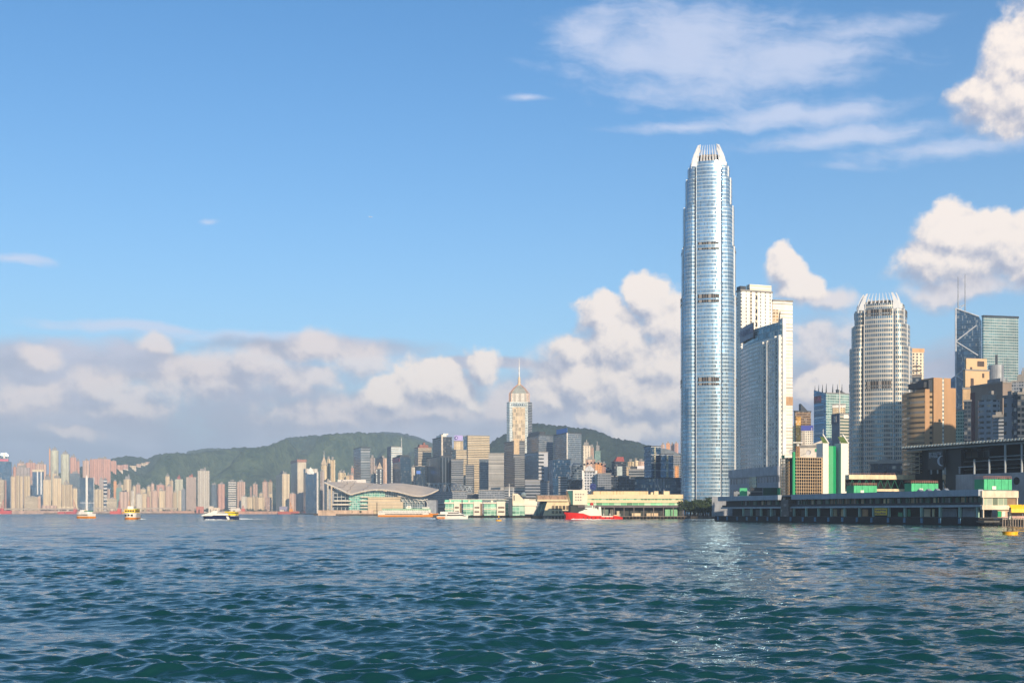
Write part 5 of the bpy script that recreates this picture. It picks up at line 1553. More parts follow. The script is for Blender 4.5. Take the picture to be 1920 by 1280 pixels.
    # towers of the same bank outside the frame on the right: they throw the shade seen on the lower right facades and show as reflections
    for (x, y, wd, dp, h, lab, mt) in [(440, 850, 46, 40, 172, 'grey glass tower beyond the right edge of the view, nearest the tan tower', F_GREYB),
                                        (505, 905, 44, 40, 160, 'slimmer grey tower beyond the right edge of the view', F_GREYB),
                                        (425, 690, 52, 40, 138, 'dark tower beyond the right edge, behind the canopied terminal', F_DKBLOCK),
                                        (455, 285, 62, 45, 240, 'dark slab tower beyond the right edge, among those mirrored in the tallest skyscraper', F_DKBLOCK)]:
        rt = root('office_tower', (x, y, 3.0), lab, 'tower', 'towers beyond the right edge', math.radians(16))
        m = M(); m.prism([(0, 0), (wd, 0), (wd, dp), (0, dp)], 0, h); m.build('wall', [mt, ROOF], rt)
        m = M(); m.loft([[(0, 0, h), (wd, 0, h), (wd, dp, h), (0, dp, h)], [(wd * .3, dp * .3, h + 16), (wd * .7, dp * .3, h + 16), (wd * .7, dp * .7, h + 16), (wd * .3, dp * .7, h + 16)]]); m.build('roof', [DARKROOF], rt)
right_city()

# ------------------------------------------------------------------ near pier on the right
def near_pier():
    A, Bp = (137.6, 776.0), (211.2, 528.0)
    r = math.atan2(Bp[1] - A[1], Bp[0] - A[0])
    F = Frame(1350, 776, r, 0.0)
    F.C = A
    L = math.hypot(Bp[0] - A[0], Bp[1] - A[1])
    W = 19.0
    rt = F.root('ferry_pier', 'long two-storey grey ferry pier in shade with a dark timber fender wall and green columns', 'pier')
    S = F.s
    fascia = plain('grey_fascia', '#9ca4ae', .6, 0, .12, .2)
    colg = plain('pale_green_column', '#8fb0a4', .6)
    boxp('deck', rt, plain('pier_deck', '#55575a'), 0, L, -1.5, W, 2.9, 3.7)
    boxp('fender_wall', rt, BLACKW, -3, L + 1, -2.4, -1.4, -1.0, 3.62)
    boxp('fender_wall', rt, BLACKW, L, L + 1, -1.39, W, -1.0, 3.4)
    for px in (1347, 1364, 1383, 1401, 1420, 1440, 1461, 1483, 1506, 1529, 1554, 1580, 1607.5, 1635, 1666, 1696.5, 1729, 1763, 1800):
        s = S(px, -2.4)
        boxp('fender', rt, plain('blue_fender', '#4a7896', .7), s - .75, s + .75, -2.9, -2.42, .9, 3.3)
    # ground floor
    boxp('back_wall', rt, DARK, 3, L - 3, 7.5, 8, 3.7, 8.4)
    for px in (1394, 1409, 1427, 1446, 1466, 1489, 1512, 1535, 1559, 1584, 1612, 1638, 1667, 1697, 1728, 1763, 1800, 1833):
        s = S(px, .6)
        boxp('column', rt, colg, s - .55, s + .55, .1, 1.2, 3.7, 8.4)
    kit = [(1395, 1409, '#6b7880', .95), (1418, 1426, '#5b6468', .9), (1440, 1455, '#445a5a', .9), (1503, 1512, '#3c4a50', .8), (1564, 1570, '#c7b58a', .95), (1578, 1583, '#d0b487', .9), (1618, 1628, '#c4976a', .9), (1685, 1693, '#5fae84', .5),
           (1703, 1708, '#2f8a66', .9), (1734, 1745, '#d4c6a8', .9), (1749, 1753, '#cfc9a4', .9), (1768, 1795, '#77808c', .95), (1806, 1830, '#8d95a0', .98)]
    for (a, c, col, hh) in kit:
        boxp('stall_front', rt, plain('stall_panel', col, .6), S(a, 5), S(c, 5), 4.6, 5, 3.9, 3.9 + 4.2 * hh)
    # first floor
    boxp('floor_slab', rt, plain('slab_grey', '#a0a9b2', .6), 2, L, -.4, W, 8.4, 9.4)
    boxp('back_wall', rt, plain('dark_upper', '#232b30'), 3, L - 2, 2.9, 3.2, 9.4, 13.4)
    boxp('railing', rt, plain('dark_parapet', '#2b2a30'), 3, L - 1, 0, .25, 9.4, 10.6)
    i = 0
    px = 1392
    while px < 1834:
        s = S(px, 1.5)
        boxp('upper_column', rt, plain('green_column', '#1f5a4a', .6), s - .35, s + .35, 1.2, 1.8, 9.4, 13.5)
        if i % 1 == 0:
            col = ['#87939a', '#2d6257', '#c2a884', '#7a7e75', '#2d6257', '#d8c49a', '#56676a'][i % 7]
            a = S(px + 5 + (i * 7) % 5, 2.5)
            boxp('window', rt, plain('window_panel', col, .4), a, a + 2.0 + (i * 5) % 4, 2.5, 2.85, 9.6, 13.0)
        px += 13.5; i += 1
    boxp('louvre_wall', rt, facade('#9b7f62', '#5a4634', 60, 1.6, .5, 1, 0, .5), S(1556, 2.0), S(1608, 2.0), 2.0, 2.4, 9.6, 13.3)
    boxp('fascia', rt, fascia, 0, S(1463), -1.6, 1.0, 13.4, 16.3)
    boxp('fascia', rt, fascia, S(1488), L, -1.6, 1.0, 13.4, 16.3)
    boxp('roof', rt, plain('roof_grey', '#70767e'), 0, L, 1.01, W, 15.4, 16.1)
    boxp('stair_tower', rt, facade('#5d5250', '#453e40', 1.6, 1.6, .8, .8, .1, .4), S(1467, -1), S(1481, -1), -1.9, 4, 3.7, 13.6)
    # sunlit end block facing right
    x0 = L + .05
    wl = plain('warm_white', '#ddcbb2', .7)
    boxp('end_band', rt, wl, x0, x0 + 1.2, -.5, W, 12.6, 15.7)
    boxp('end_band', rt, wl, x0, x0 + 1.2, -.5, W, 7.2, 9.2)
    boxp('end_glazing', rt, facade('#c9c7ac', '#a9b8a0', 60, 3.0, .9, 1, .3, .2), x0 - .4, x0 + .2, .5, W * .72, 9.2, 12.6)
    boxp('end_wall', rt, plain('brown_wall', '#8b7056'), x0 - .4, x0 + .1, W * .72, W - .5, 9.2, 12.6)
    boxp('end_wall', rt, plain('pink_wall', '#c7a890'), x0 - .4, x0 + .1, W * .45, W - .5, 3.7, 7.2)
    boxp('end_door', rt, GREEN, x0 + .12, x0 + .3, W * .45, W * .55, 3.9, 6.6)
    boxp('end_door', rt, plain('pale_door', '#d8e2cc'), x0 + .12, x0 + .3, W * .57, W * .66, 3.9, 6.4)
    for y in (0.2, W - .6):
        boxp('end_column', rt, wl, x0 + .1, x0 + .9, y, y + .5, 3.7, 12.6)
    # yellow banner on the ground floor
    s0, s1 = S(1641, -.2), S(1664, -.2)
    bn = F.root('banner', 'yellow banner with purple writing hung on the dark pier front', 'banner')
    boxp('cloth', bn, plain('yellow_banner', '#e8bd12', .6, 0, .05), s0, s1, -.55, -.4, 4.6, 8.1)
    m = M(); q = random.Random(3)
    for row_ in range(2):
        x = s0 + .4
        while x < s1 - 1.2:
            w_ = q.uniform(.35, .9)
            zc = 7.1 - 1.7 * row_ + q.uniform(-.12, .12)
            m.box(x, x + w_, -.6, -.56, zc - q.uniform(.25, .5), zc + q.uniform(.2, .5)); x += w_ + q.uniform(.2, .5)
    m.build('lettering', [plain('purple_letter', '#5a2a55', .5)], bn)
    # small signboard
    # green cooling enclosures on the roof
    def enclosure(xa, xb, xc, label, tall):
        y0 = 1.6
        a, c = S(xa, y0), S(xb, y0)
        t = (xc - CX) / FPX
        y1 = (t * (F.C[1] + c * F.e[1]) - F.C[0] - c * F.e[0]) / (F.n[0] - t * F.n[1])
        e = root('roof_enclosure', (F.C[0] + a * F.e[0] + y0 * F.n[0], F.C[1] + a * F.e[1] + y0 * F.n[1], 16.12), label, 'enclosure', 'green enclosures on the pier roof', r)
        w, d = c - a, y1 - y0
        m = M(); m.box(0, w - .1, 0, .2, 0, tall); m.box(0, w - .1, d - .2, d, 0, tall); m.box(0, .2, .2, d - .2, 0, tall); m.build('side_panel', [GREEN], e)
        m = M()
        for k in range(8):
            m.box(w - .09, w + .12 * (k % 2), d * k / 8 + .04, d * (k + 1) / 8 - .04, 0, tall)
        m.build('front_panel', [LTGREEN], e)
        m = M()
        for k in range(13):
            m.tube((w - .2, d * k / 12, tall), (w - .2, d * k / 12, tall + 1.3), .08, n=4)
        for zz in (.7, 1.3):
            m.tube((w - .2, 0, tall + zz), (w - .2, d, tall + zz), .09, n=4); m.tube((0, .1, tall + zz), (w - .2, .1, tall + zz), .08, n=4)
        m.build('railing', [plain('rusty_pink', '#b98a78')], e)
        m = M(); m.box(w + .14, w + .3, d * .28, d * .42, .2, 1.7); m.build('notice', [WHITE], e)
    enclosure(1587, 1601, 1644, 'green enclosure on the pier roof right beside the white and green vent tower', 4.2)
    enclosure(1696, 1709, 1759, 'green enclosure on the pier roof, middle of the three, under the footbridge end', 4.2)
    enclosure(1827, 1845, 1897, 'green enclosure nearest the pier end, over the sunlit end block', 4.8)
    # zigzag skylights
    for k in range(4):
        s = S(1722 + 16 * k, 2.5)
        o = root('skylight', (F.C[0] + s * F.e[0] + 2.5 * F.n[0], F.C[1] + s * F.e[1] + 2.5 * F.n[1], 16.1), 'small gabled skylight on the pier roof edge, ' + ['leftmost of four', 'second from left of four', 'third from left of four', 'rightmost of four'][k], 'skylight', 'gabled skylights on the pier roof', r)
        m = M(); m.prism([(-1.8, 0), (1.8, 0), (1.8, 2), (-1.8, 2)], 0, .2, bottom=True); m.face([(-1.7, 0, .2), (1.7, 0, .2), (0, 0, 1.3)]); m.face([(-1.7, 0, .2), (0, 0, 1.3), (0, 2, 1.3), (-1.7, 2, .2)]); m.face([(1.7, 0, .2), (1.7, 2, .2), (0, 2, 1.3), (0, 0, 1.3)])
        m.build('gable', [plain('skylight_glass', '#8f979d', .3)], o)
    # small pale green kiosk and dark netting on the far roof
    k = bldg('roof_kiosk', 'kiosk', 'small bright green kiosk on a white base near the hotel podium', 1387, 1401, 914.5, 800, LTGREEN, base=17.2, plant=False, roof=GREEN)
    addbox(k, 'base', -.8, k.w + .8, -.6, k.d, -1.6, 0, WHITE)
    k = bldg('roof_screen', 'screen', 'dark green netted screen left of the grid-fronted vent tower', 1431, 1464, 914, 770, DKGREEN, base=15, plant=False, roof=DKGREEN)
    addbox(k, 'lit_net', k.w * .8, k.w * .99, -.5, 0, 1, k.H - .3, LTGREEN)
    bldg('roof_screen', 'screen', 'black slatted screen on the low block left of the green netted screen', 1407, 1430, 914, 800, facade('#3c4048', '#1c2026', 1.2, 60, 1, .5, 0, .5), base=15, plant=False, roof=DARKROOF)

    # ---- vent tower: gridded block with white and green slabs
    D = 720
    rr = math.radians(16.5)
    C, u, v, w, d = frame_of(1463, 1489, 1541, D, rr, None)
    V = Frame(1489, D, rr)
    vt = V.root('vent_tower', 'ventilation building with an open cream grid front, a green pipe and white and green slabs', 'building')
    H = V.z(857); zb = 0
    boxp('core', vt, DARK, 3.0, w - 2.0, 3.0, d - .8, 0, H - .4)
    grid = plain('cream_grid', '#d3b48c', .7, 0, .06)
    m = M()
    nz = 15
    for k in range(nz + 1):
        z = 8 + (H - 8) * k / nz
        m.box(.3, w, 0, .4, z - .13, z + .13)
    for k in range(13):
        x = .3 + (w - .6) * k / 12
        m.box(x, x + .22, .02, .38, 8, H)
    m.build('grid_front', [grid], vt)
    m = M()
    for k in range(nz + 1):
        z = 8 + (H - 8) * k / nz
        m.box(0, .5, d * .40, d, z - .17, z + .17)
    for k in range(6):
        y = d * .40 + d * .6 * k / 5
        m.box(.02, .48, y - .15, y + .15, 8, H)
    m.build('grid_side', [grid], vt)
    m = M()
    for k in range(nz + 1):
        z = 8 + (H - 8) * k / nz
        m.box(w, w + .5, 0, 3.5, z - .17, z + .17)
    m.box(w, w + .5, 0, .4, 8, H); m.box(w, w + .5, 1.7, 2.0, 8, H); m.box(w, w + .5, 3.2, 3.6, 8, H)
    m.build('grid_return', [grid], vt)
    m = M(); m.tube((-.9, -1.0, 6), (-.9, -1.0, H + 3.2), .95, n=14); m.build('green_pipe', [GREEN], vt)
    m = M(); m.tube((1, d - 2, H), (1, d - 2, H + 2), .8, n=10); m.build('green_stub', [GREEN], vt)
    boxp('roof', vt, ROOF, .2, w, .6, d, H - .38, H - .02)
    s = V.s
    wht = plain('bright_slab', '#e4ddcf', .6, 0, .04)
    sage = plain('green_glass', '#6d8040', .3, .2)
    def slab(x0, x1, ytop, rise):
        a, c = s(x0), s(x1)
        h = V.z(ytop)
        m = M(); m.prism([(a, -.6), (c, -.6), (c, 7), (a, 7)], 0, h); m.build('white_slab', [wht], vt)
        m = M(); e = .01; m.face([(a, -.6 + e, h + .02), (c, -.6 + e, h + .02), (c + rise, 5, h + 4.4), (a + rise, 5, h + 4.4)]); m.face([(a, -.5, h), (a + rise, 5.1, h + 4.38), (c + rise, 5.1, h + 4.38), (c, -.5, h)]); m.build('sloped_glazing', [sage], vt)
        m = M(); m.prism([(c - .3, -.3), (c + .6, -.3), (c + .6, 6), (c - .3, 6)], h, [h + .3, h + .3, h + 6, h + 6]); m.build('parapet_fin', [wht], vt)
    slab(1542, 1552.6, 829.5, 1.2)
    slab(1576, 1590, 829, 1.2)
    m = M(); m.prism([(s(1553), 1.2), (s(1562.6), .2), (s(1570), 1.6), (s(1570), 8), (s(1553), 8)], 0, V.z(834.5)); m.build('green_panel', [plain('emerald', '#0f9a5c', .5, 0, .05)], vt)
    # rooftop radar
    rd = root('radar_mast', (V.C[0] + 6 * u[0] + 6 * v[0], V.C[1] + 6 * u[1] + 6 * v[1], 3 + H), 'radar mast with white bar scanner and two round dishes on the gridded vent tower', 'mast')
    m = M()
    for (x, y) in ((-1, -1), (1, -1), (1, 1), (-1, 1)):
        m.tube((x, y, 0), (x * .8, y * .8, 7), .14, n=4)
    for z in range(0, 7):
        m.tube((-1, -1, z), (1, -1, z + 1), .08, n=3); m.tube((1, -1, z), (1, 1, z + 1), .08, n=3); m.tube((-1, -1, z + 1), (1, -1, z + 1), .08, n=3)
    m.build('lattice', [plain('rust_orange', '#b5855c')], rd)
    m = M(); m.tube((0, 0, 7), (0, 0, 8.6), .5, n=8); m.lathe([(0, 7.2), (.9, 7.6), (.9, 8.4), (0, 8.8)], 10); m.build('turning_gear', [WHITE], rd)
    m = M(); m.box(-2.9, 2.9, -.4, .4, 9.2, 9.8); m.build('scanner', [WHITE], rd)
    for sx, z in ((-4.4, 3.6), (6.4, 3.3)):
        m = M(); m.lathe([(1.6, 0), (1.55, .25), (1.0, .7), (0, .9)], 16); o = m.build('dish', [plain('dish_grey', '#b8b6b8')], rd, (sx, -1.0, z)); o.rotation_euler = (math.radians(-90), 0, 0)
        mm = M(); mm.tube((sx, 0, z), (sx * .3, 0, 1.5), .15, n=4); mm.build('dish_arm', [GREYP], rd)
    b = bldg('plant_house', 'building', 'white plant house with sloping roof behind the radar mast', 1500, 1546, 838, 790, plain('white_render', '#d6cdc0'), plant=False)
    m = M(); m.prism([(b.w * .2, 0), (b.w, 0), (b.w, 8), (b.w * .2, 8)], b.H, [b.H + .2, b.H + 5, b.H + 5, b.H + .2]); m.build('sloped_roof', [plain('white_render', '#d6cdc0')], b.root)
    addbox(b, 'green_band', b.w * .62, b.w * .95, -.4, 0, b.H - 3.2, b.H - 1.2, GREEN)
    m = M(); m.tube((b.w * .48, 2, b.H), (b.w * .48, 2, b.H + 13), .3, .2); m.build('flag_mast', [WHITE], b.root)
    m = M(); m.tube((b.w * .95, 2, b.H), (b.w * .95, 2, b.H + 12), .25, .15); m.build('flag_mast', [WHITE], b.root)

    # ---- footbridge with green truss
    D = 645
    G = Frame(1592, D, math.radians(9))
    fb = G.root('footbridge', 'covered footbridge, cream parapets with dark green truss beneath, beside the vent tower', 'bridge')
    e = G.s(1776)
    z = lambda py: G.z(py)
    boxp('parapet', fb, CREAMP, 0, e, 0, 5, z(898), z(889.5))
    boxp('lower_parapet', fb, CREAMP, 0, e * .7, .2, 5, z(920.5), z(916))
    m = M(); n = 14
    for k in range(n):
        x0, x1 = e * k / n, e * (k + 1) / n
        m.tube((x0, .4, z(916)), ((x0 + x1) / 2, .4, z(898.2)), .22, n=4); m.tube(((x0 + x1) / 2, .4, z(898.2)), (x1, .4, z(916)), .22, n=4)
    m.build('truss', [plain('truss_green', '#20604a')], fb)
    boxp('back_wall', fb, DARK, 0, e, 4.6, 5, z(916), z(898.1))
    m = M()
    for k in range(27):
        m.tube((e * k / 26, .2, z(889.5)), (e * k / 26, .2, z(887)), .06, n=4)
    m.tube((0, .2, z(887)), (e, .2, z(887)), .07, n=4)
    m.build('railing', [plain('rusty_pink', '#b98a78')], fb)
    for k in (.9,):
        boxp('pier_leg', fb, GREYP, e * k, e * k + 1.2, 1.5, 3, -0.0, z(921))

    # ---- canopied terminal on the right
    A2, B2 = (218.0, 640.0), (249.0, 570.0)
    r2 = math.atan2(B2[1] - A2[1], B2[0] - A2[0])
    T = Frame(1710, 640, r2); T.C = A2
    tm = T.root('ferry_terminal', 'dark ferry terminal with a thin flat canopy on tall columns and a black sign wall', 'building')
    S2 = T.s
    Lt = 150.0
    zz = lambda px, py, y=0: T.z(py, S2(px, y), y)
    zc = zz(1710, 838)
    slate = plain('slate_panel', '#7a8590', .6)
    boxp('canopy', tm, plain('canopy_dark', '#20242a', .6), -3, Lt, -4, 26, zc - 1.2, zc)
    m = M()
    k = 0
    while k * 2.2 < Lt:
        m.box(-3 + k * 2.2, -3 + k * 2.2 + 1.3, -4.5, -4.02, zc - .7, zc + .35); k += 1
    m.build('canopy_edge', [plain('pale_edge_cell', '#cfd0c4')], tm)
    boxp('canopy_beam', tm, plain('pale_steel2', '#8e959c'), -1, Lt, -2.6, -2.0, zc - 2.2, zc - 1.3)
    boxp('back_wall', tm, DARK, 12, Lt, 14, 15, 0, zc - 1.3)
    boxp('sign_wall', tm, plain('black_sign', '#10151d', .5, 0, .05), S2(1743), S2(1772), -1.2, 2, zz(1757, 880), zz(1757, 842.5))
    boxp('dark_wall', tm, plain('black_sign', '#10151d', .5, 0, .05), S2(1773, 1), S2(1802, 1), 1, 3, 0, zz(1790, 842))
    boxp('side_wall', tm, DARK, S2(1730, 3), S2(1743, 3), 2.4, 12, 0, zz(1740, 843))
    for (px, y0, y1) in ((1758, 888, 879.5), (1746, 889, 879), (1772, 889, 876), (1799, 888, 877)):
        a = S2(px, -.8); boxp('short_column', tm, plain('pale_steel2', '#8e959c'), a - .3, a + .3, -1.0, -.4, zz(px, y0), zz(px, y1))
    for px in (1827, 1855, 1885, 1916):
        a = S2(px, -2.0)
        m = M(); m.tube((a, -2.0, 8), (a, -2.0, zc - 1.3 if px > 1860 else zz(px, 861)), .55, n=10); m.build('tall_column', [plain('pale_steel2', '#9da3a6')], tm)
    for (px0, px1, py, y) in ((1797, 1826, 874.5, -1), (1855, 1960, 855.6, -.5), (1868, 1960, 888.5, -1.5), (1780, 1960, 866, 9), (1800, 1960, 880, 9)):
        boxp('deck_edge', tm, plain('pale_steel2', '#8e959c'), S2(px0, y), S2(px1, y), y, y + .6, zz(px0, py + 1.6, y), zz(px0, py, y))
    boxp('mid_floor', tm, plain('dark_floor', '#2c3238'), S2(1800, 4), Lt, 4, 13.9, zz(1830, 872, 4) - .5, zz(1830, 872, 4))
    boxp('glazing', tm, facade('#3a4450', '#1d2a36', 5, 4, .9, .9, .4, .1), S2(1790, 10), S2(1856, 10), 10, 10.4, zz(1820, 858, 10), zz(1820, 842, 10))
    lb = boxp('porthole_wall', tm, slate, S2(1792, -2.8), Lt, -2.8, 4, 0, zz(1860, 887, -2.8))
    for px in (1873, 1890, 1906):
        a = S2(px, -2.9)
        m = M(); m.tube((0, 0, 0), (0, -.12, 0), 1.9 if px > 1900 else 1.5, n=20); m.build('porthole', [DARK], tm, (a, -2.85, zz(px, 901, -2.8)))
    t1 = text_mesh('lettering', 'SKY SHUTTLE', 2.0, plain('pale_letter', '#b8bfcc', .5), tm, ((S2(1745) + S2(1771)) / 2 - .4, -1.3, zz(1757, 850.5)), (math.radians(90), 0, 0)); t1.scale = ((S2(1770) - S2(1745)) * .92 / max(.1, t1.dimensions.x), 1, 1)
    t2 = text_mesh('lettering', '空中快綫', 1.7, plain('pale_letter', '#b8bfcc', .5), tm, (S2(1753.4), -1.3, zz(1757, 855.8)), (math.radians(90), 0, 0)); t2.scale = ((S2(1761.6) - S2(1745.6)) / max(.1, t2.dimensions.x), 1, 1)
    m = M()
    cxs, czs = S2(1769.5), zz(1769, 863.5)
    prev = None
    rx, rz = (S2(1771.5) - S2(1761)) * .8, 2.7
    for i in range(25):
        a = math.radians(75 + 215 * i / 24)
        th = .12 + .75 * math.sin(math.pi * i / 24) ** 1.3
        po = (cxs + rx * math.cos(a), czs + rz * math.sin(a)); pi_ = (cxs + (rx - th * 1.5) * math.cos(a) + .25, czs + (rz - th) * math.sin(a))
        if prev:
            m.face([(prev[0][0], -1.42, prev[0][1]), (prev[1][0], -1.42, prev[1][1]), (pi_[0], -1.42, pi_[1]), (po[0], -1.42, po[1])])
        prev = (po, pi_)
    m.build('emblem', [plain('pale_letter', '#b8bfcc', .5)], tm)
    # lattice stair on the terminal's left end
    st = T.root('escape_stair', 'sunlit white steel escape stair at the left end of the dark terminal', 'stair')
    a0 = S2(1694, 0)
    m = M()
    zt, zb = zc + .3, zz(1700, 888)
    for x in (a0, a0 + 6, a0 + 12):
        for y in (0, 6):
            m.tube((x, y, zb), (x, y, zt - 1), .16, n=4)
    lv = 6
    for k in range(lv):
        z0 = zb + (zt - zb - 1) * k / lv; z1 = zb + (zt - zb - 1) * (k + 1) / lv
        for y in (0, 6):
            m.tube((a0, y, z1), (a0 + 12, y, z1), .14, n=4)
            m.tube((a0 if k % 2 else a0 + 12, y, z0), (a0 + 12 if k % 2 else a0, y, z1), .14, n=4)
    m.build('frame', [plain('pale_steel3', '#b5ab98')], st)
    for k in range(lv):
        z1 = zb + (zt - zb - 1) * (k + 1) / lv
        boxp('landing', st, plain('grey_steel', '#6c6a66'), a0, a0 + 12, .2, 5.8, z1 - .15, z1)
    boxp('dark_block', st, DARK, a0 + 2, a0 + 14, 6.5, 12, zb - 6, zt - 3)

    # ---- jetty at the right edge with the yellow awning
    J = Frame(1868, 500, math.radians(4), 0.0)
    jt = J.root('jetty', 'pale piled jetty with a pinkish rail at the right edge', 'jetty')
    L2 = J.s(1990)
    boxp('deck', jt, plain('jetty_deck', '#8d8478'), J.s(1880), L2, 0, 8, 2.9, 3.4)
    m0 = None
    for k in range(24):
        x = J.s(1880) + (L2 - J.s(1880)) * k / 23
        m = M(); m.tube((0, 0, -1), (0, 0, 3.9), .16, n=6); m.build('pile', [plain('pale_pile', '#b09c8c')], jt, (x, -.1, 0))
    boxp('rail', jt, plain('pink_rail', '#c39a90'), J.s(1880), L2, -.3, -.15, 3.7, 4.3)
    boxp('hut_wall', jt, plain('hut_pink', '#b79a8a'), J.s(1902), L2, 4, 6, 3.4, 6.4)
    lj = J.root('landing_stage', 'low dark landing stage below the pier end', 'jetty')
    boxp('platform', lj, plain('grey_deck', '#5d5a55'), J.s(1843), J.s(1872), -1, 6, 1.8, 2.4)
    for k in range(4):
        x = J.s(1846) + k * 1.8
        m = M(); m.tube((x, -.6, -1), (x, -.6, 1.8), .2, n=6); m.build('pile', [BLACKW], lj)
    aw = J.root('awning', 'bright yellow tarpaulin awning over the jetty at the right edge', 'awning')
    m = M(); x0, x1 = J.s(1893), J.s(1985)
    z0, z1, zm = J.z(960.5), J.z(945.5), J.z(953)
    m.loft([[(x0, -.6, z0), (x1, -.6, z0), (x1, -.45, z0), (x0, -.45, z0)], [(x0 + .5, -.2, zm), (x1, -.2, zm), (x1, -.05, zm), (x0 + .5, -.05, zm)], [(x0, 1.0, z1), (x1, 1.0, z1), (x1, 1.15, z1), (x0, 1.15, z1)]])
    m.build('sheet', [plain('yellow_tarp', '#f0b90c', .55, 0, .08, .8)], aw)
    for x in (x0 + .4, x0 + 6):
        m = M(); m.tube((x, .5, 3.4), (x, .5, z1), .09, n=5); m.build('post', [GREYP], aw)
near_pier()

# ------------------------------------------------------------------ ferry piers in the middle distance
PILE = plain('brown_pile', '#6b5340', .9, var=.3, scale=.6)
def piles(rt, x0, x1, n, y, z1=2.6, r=.35, mat=None):
    for k in range(n):
        m = M(); m.tube((0, 0, -1.2), (0, 0, z1), r, n=6)
        m.build('pile', [mat or PILE], rt, (x0 + (x1 - x0) * k / max(1, n - 1), y, 0))

def mid_piers():
    # long cream pier
    D = 1060
    F = Frame(1067, D, math.radians(3), 0.0)
    s = F.s
    z = lambda py, px=1180: F.z(py, s(px))
    rt = F.root('ferry_pier', 'long cream ferry pier with green window bands and flat roof box behind red ship', 'pier')
    xa, xb = s(1096), s(1283)
    cream = plain('pier_cream', '#dcc8a2', .7, 0, .08, .2)
    glass = facade('#bcd0ae', '#5f9a78', 60, 3.2, .88, 1, .2, .2)
    def band(name, x0, x1, y0, zl, zh, mat, rad=0.0):
        m = M()
        if rad:
            pts = [(x0, y0)] + [(x1 - rad + rad * math.sin(a), y0 + rad - rad * math.cos(a)) for a in [math.pi / 2 * i / 6 for i in range(7)]] + [(x1, 26), (x0, 26)]
        else:
            pts = [(x0, y0), (x1, y0), (x1, 26), (x0, 26)]
        m.prism(pts, zl, zh, bottom=True)
        return m.build(name, [mat], rt)
    band('roof_box', s(1114), s(1217), 5, z(927), z(920.3), facade('#d6bd93', '#bfa47a', 60, 3.0, .2, 1, 0, .7))
    band('upper_band', xa, xb, 0, z(934.3), z(926.4), cream, 5)
    band('window_band', xa, xb - .5, .9, z(937), z(934.32), glass, 5)
    band('lower_band', xa, xb, -.1, z(942), z(937.02), cream, 5)
    band('green_glazing', xa, xb - .5, .9, z(946.6), z(942.02), facade('#a9d0a6', '#74b88a', 60, 5.5, .93, 1, .2, .2), 5)
    band('soffit_band', xa - 6, xb, -.2, z(951), z(946.62), plain('mauve_brown', '#5d5358'))
    boxp('back_wall', rt, plain('dark_undercroft', '#2a2f2d'), s(1080), xb, 9, 10, 2.6, z(951))
    m = M()
    n = 11
    for k in range(n):
        x = xa + (xb - xa - 1) * k / (n - 1)
        boxp('column', rt, plain('brown_column', '#6a5e58'), x - .35, x + .35, .0, .7, 2.6, z(946.6))
    for (a, c, col, h) in ((1131, 1142, '#5a6e62', .8), (1146, 1151, '#8a8678', .8), (1158, 1163, '#c4b79a', .6), (1185, 1203, '#d2bb98', .35), (1214, 1236, '#cdb390', .35), (1249, 1272, '#6fae80', .95)):
        boxp('stall_front', rt, plain('stall_panel2', col, .6), s(a), s(c), 5, 5.4, 2.6, 2.6 + h * (z(951) - 2.6))
    boxp('deck', rt, plain('pier_deck2', '#6c645a'), s(1064), xb + 2, -.8, 28, 1.9, 2.58)
    boxp('undercroft', rt, BLACKW, s(1066), xb, 4, 26, -1, 1.9)
    piles(rt, s(1070), xb, 34, -.5, 2.4, .3)
    for k in range(4):
        roofk = [(1228, 1236), (1240, 1243), (1246, 1257), (1222, 1226)][k]
        boxp('roof_unit', rt, cream if k != 1 else DARK, s(roofk[0]), s(roofk[1]), 4, 9, z(926.38), z(920 if k != 3 else 922))
    m = M(); m.tube((s(1247), 5, z(926)), (s(1247), 5, z(917)), .15, n=5); m.build('roof_pole', [WHITE], rt)
    # white windowed block at its left end
    bt = F.root('pier_block', 'white pier block with small square windows, slanted green glass side and a mast on top', 'building')
    x0, x1 = s(1074), s(1101)
    boxp('wall', bt, plain('warm_white2', '#e2d5bd', .7, 0, .05), x0, x1, -1.5, 20, z(946, 1085), z(918, 1085))
    for r_ in range(3):
        for c_ in range(4):
            if c_ == 3 and r_ > 0: continue
            xx = x0 + (x1 - x0) * (.2 + .17 * c_); zz = z(926.2 + 5.4 * r_, 1085)
            boxp('window', bt, DARK, xx - .45, xx + .45, -1.62, -1.4, zz - .5, zz + .5)
    m = M(); a = s(1064)
    m.loft([[(x0 - 1.2, -1, z(946, 1085)), (x0 - .05, -1, z(946, 1085)), (x0 - .05, 18, z(946, 1085)), (x0 - 1.2, 18, z(946, 1085))], [(a, -1, z(920, 1085)), (x0 - .05, -1, z(920, 1085)), (x0 - .05, 18, z(920, 1085)), (a, 18, z(920, 1085))]])
    m.build('slanted_glazing', [plain('green_glass2', '#2b5f58', .2, .3)], bt)
    boxp('canopy', bt, WHITE, s(1062), x0 + .5, -1.8, 10, z(919.4, 1085), z(918, 1085))
    boxp('lower_floor', bt, plain('dark_undercroft', '#2a2f2d'), x0 - 2, x1 - 3, 1, 18, 2.6, z(946, 1085))
    m = M(); xm = s(1096); m.tube((xm, 2, z(918, 1096)), (xm, 2, z(895.5, 1096)), .42, .25, n=6)
    for k in range(4):
        m.tube((xm - 4 + k, 2, z(918, 1096)), (xm - .1, 2, z(914 - 4 * k, 1096)), .14, n=4)
    m.build('mast', [WHITE], bt)
    # angular cream building with terrace roof, left of the red ship
    D = 1130
    G = Frame(999, D, math.radians(3), 0.0)
    s2 = G.s; z2 = lambda py: G.z(py, s2(1030))
    at = G.root('pier_building', 'angular cream pier building with slanted dark glass left side and an overhanging roof terrace', 'building')
    xL, xR = s2(1018), s2(1069)
    m = M()
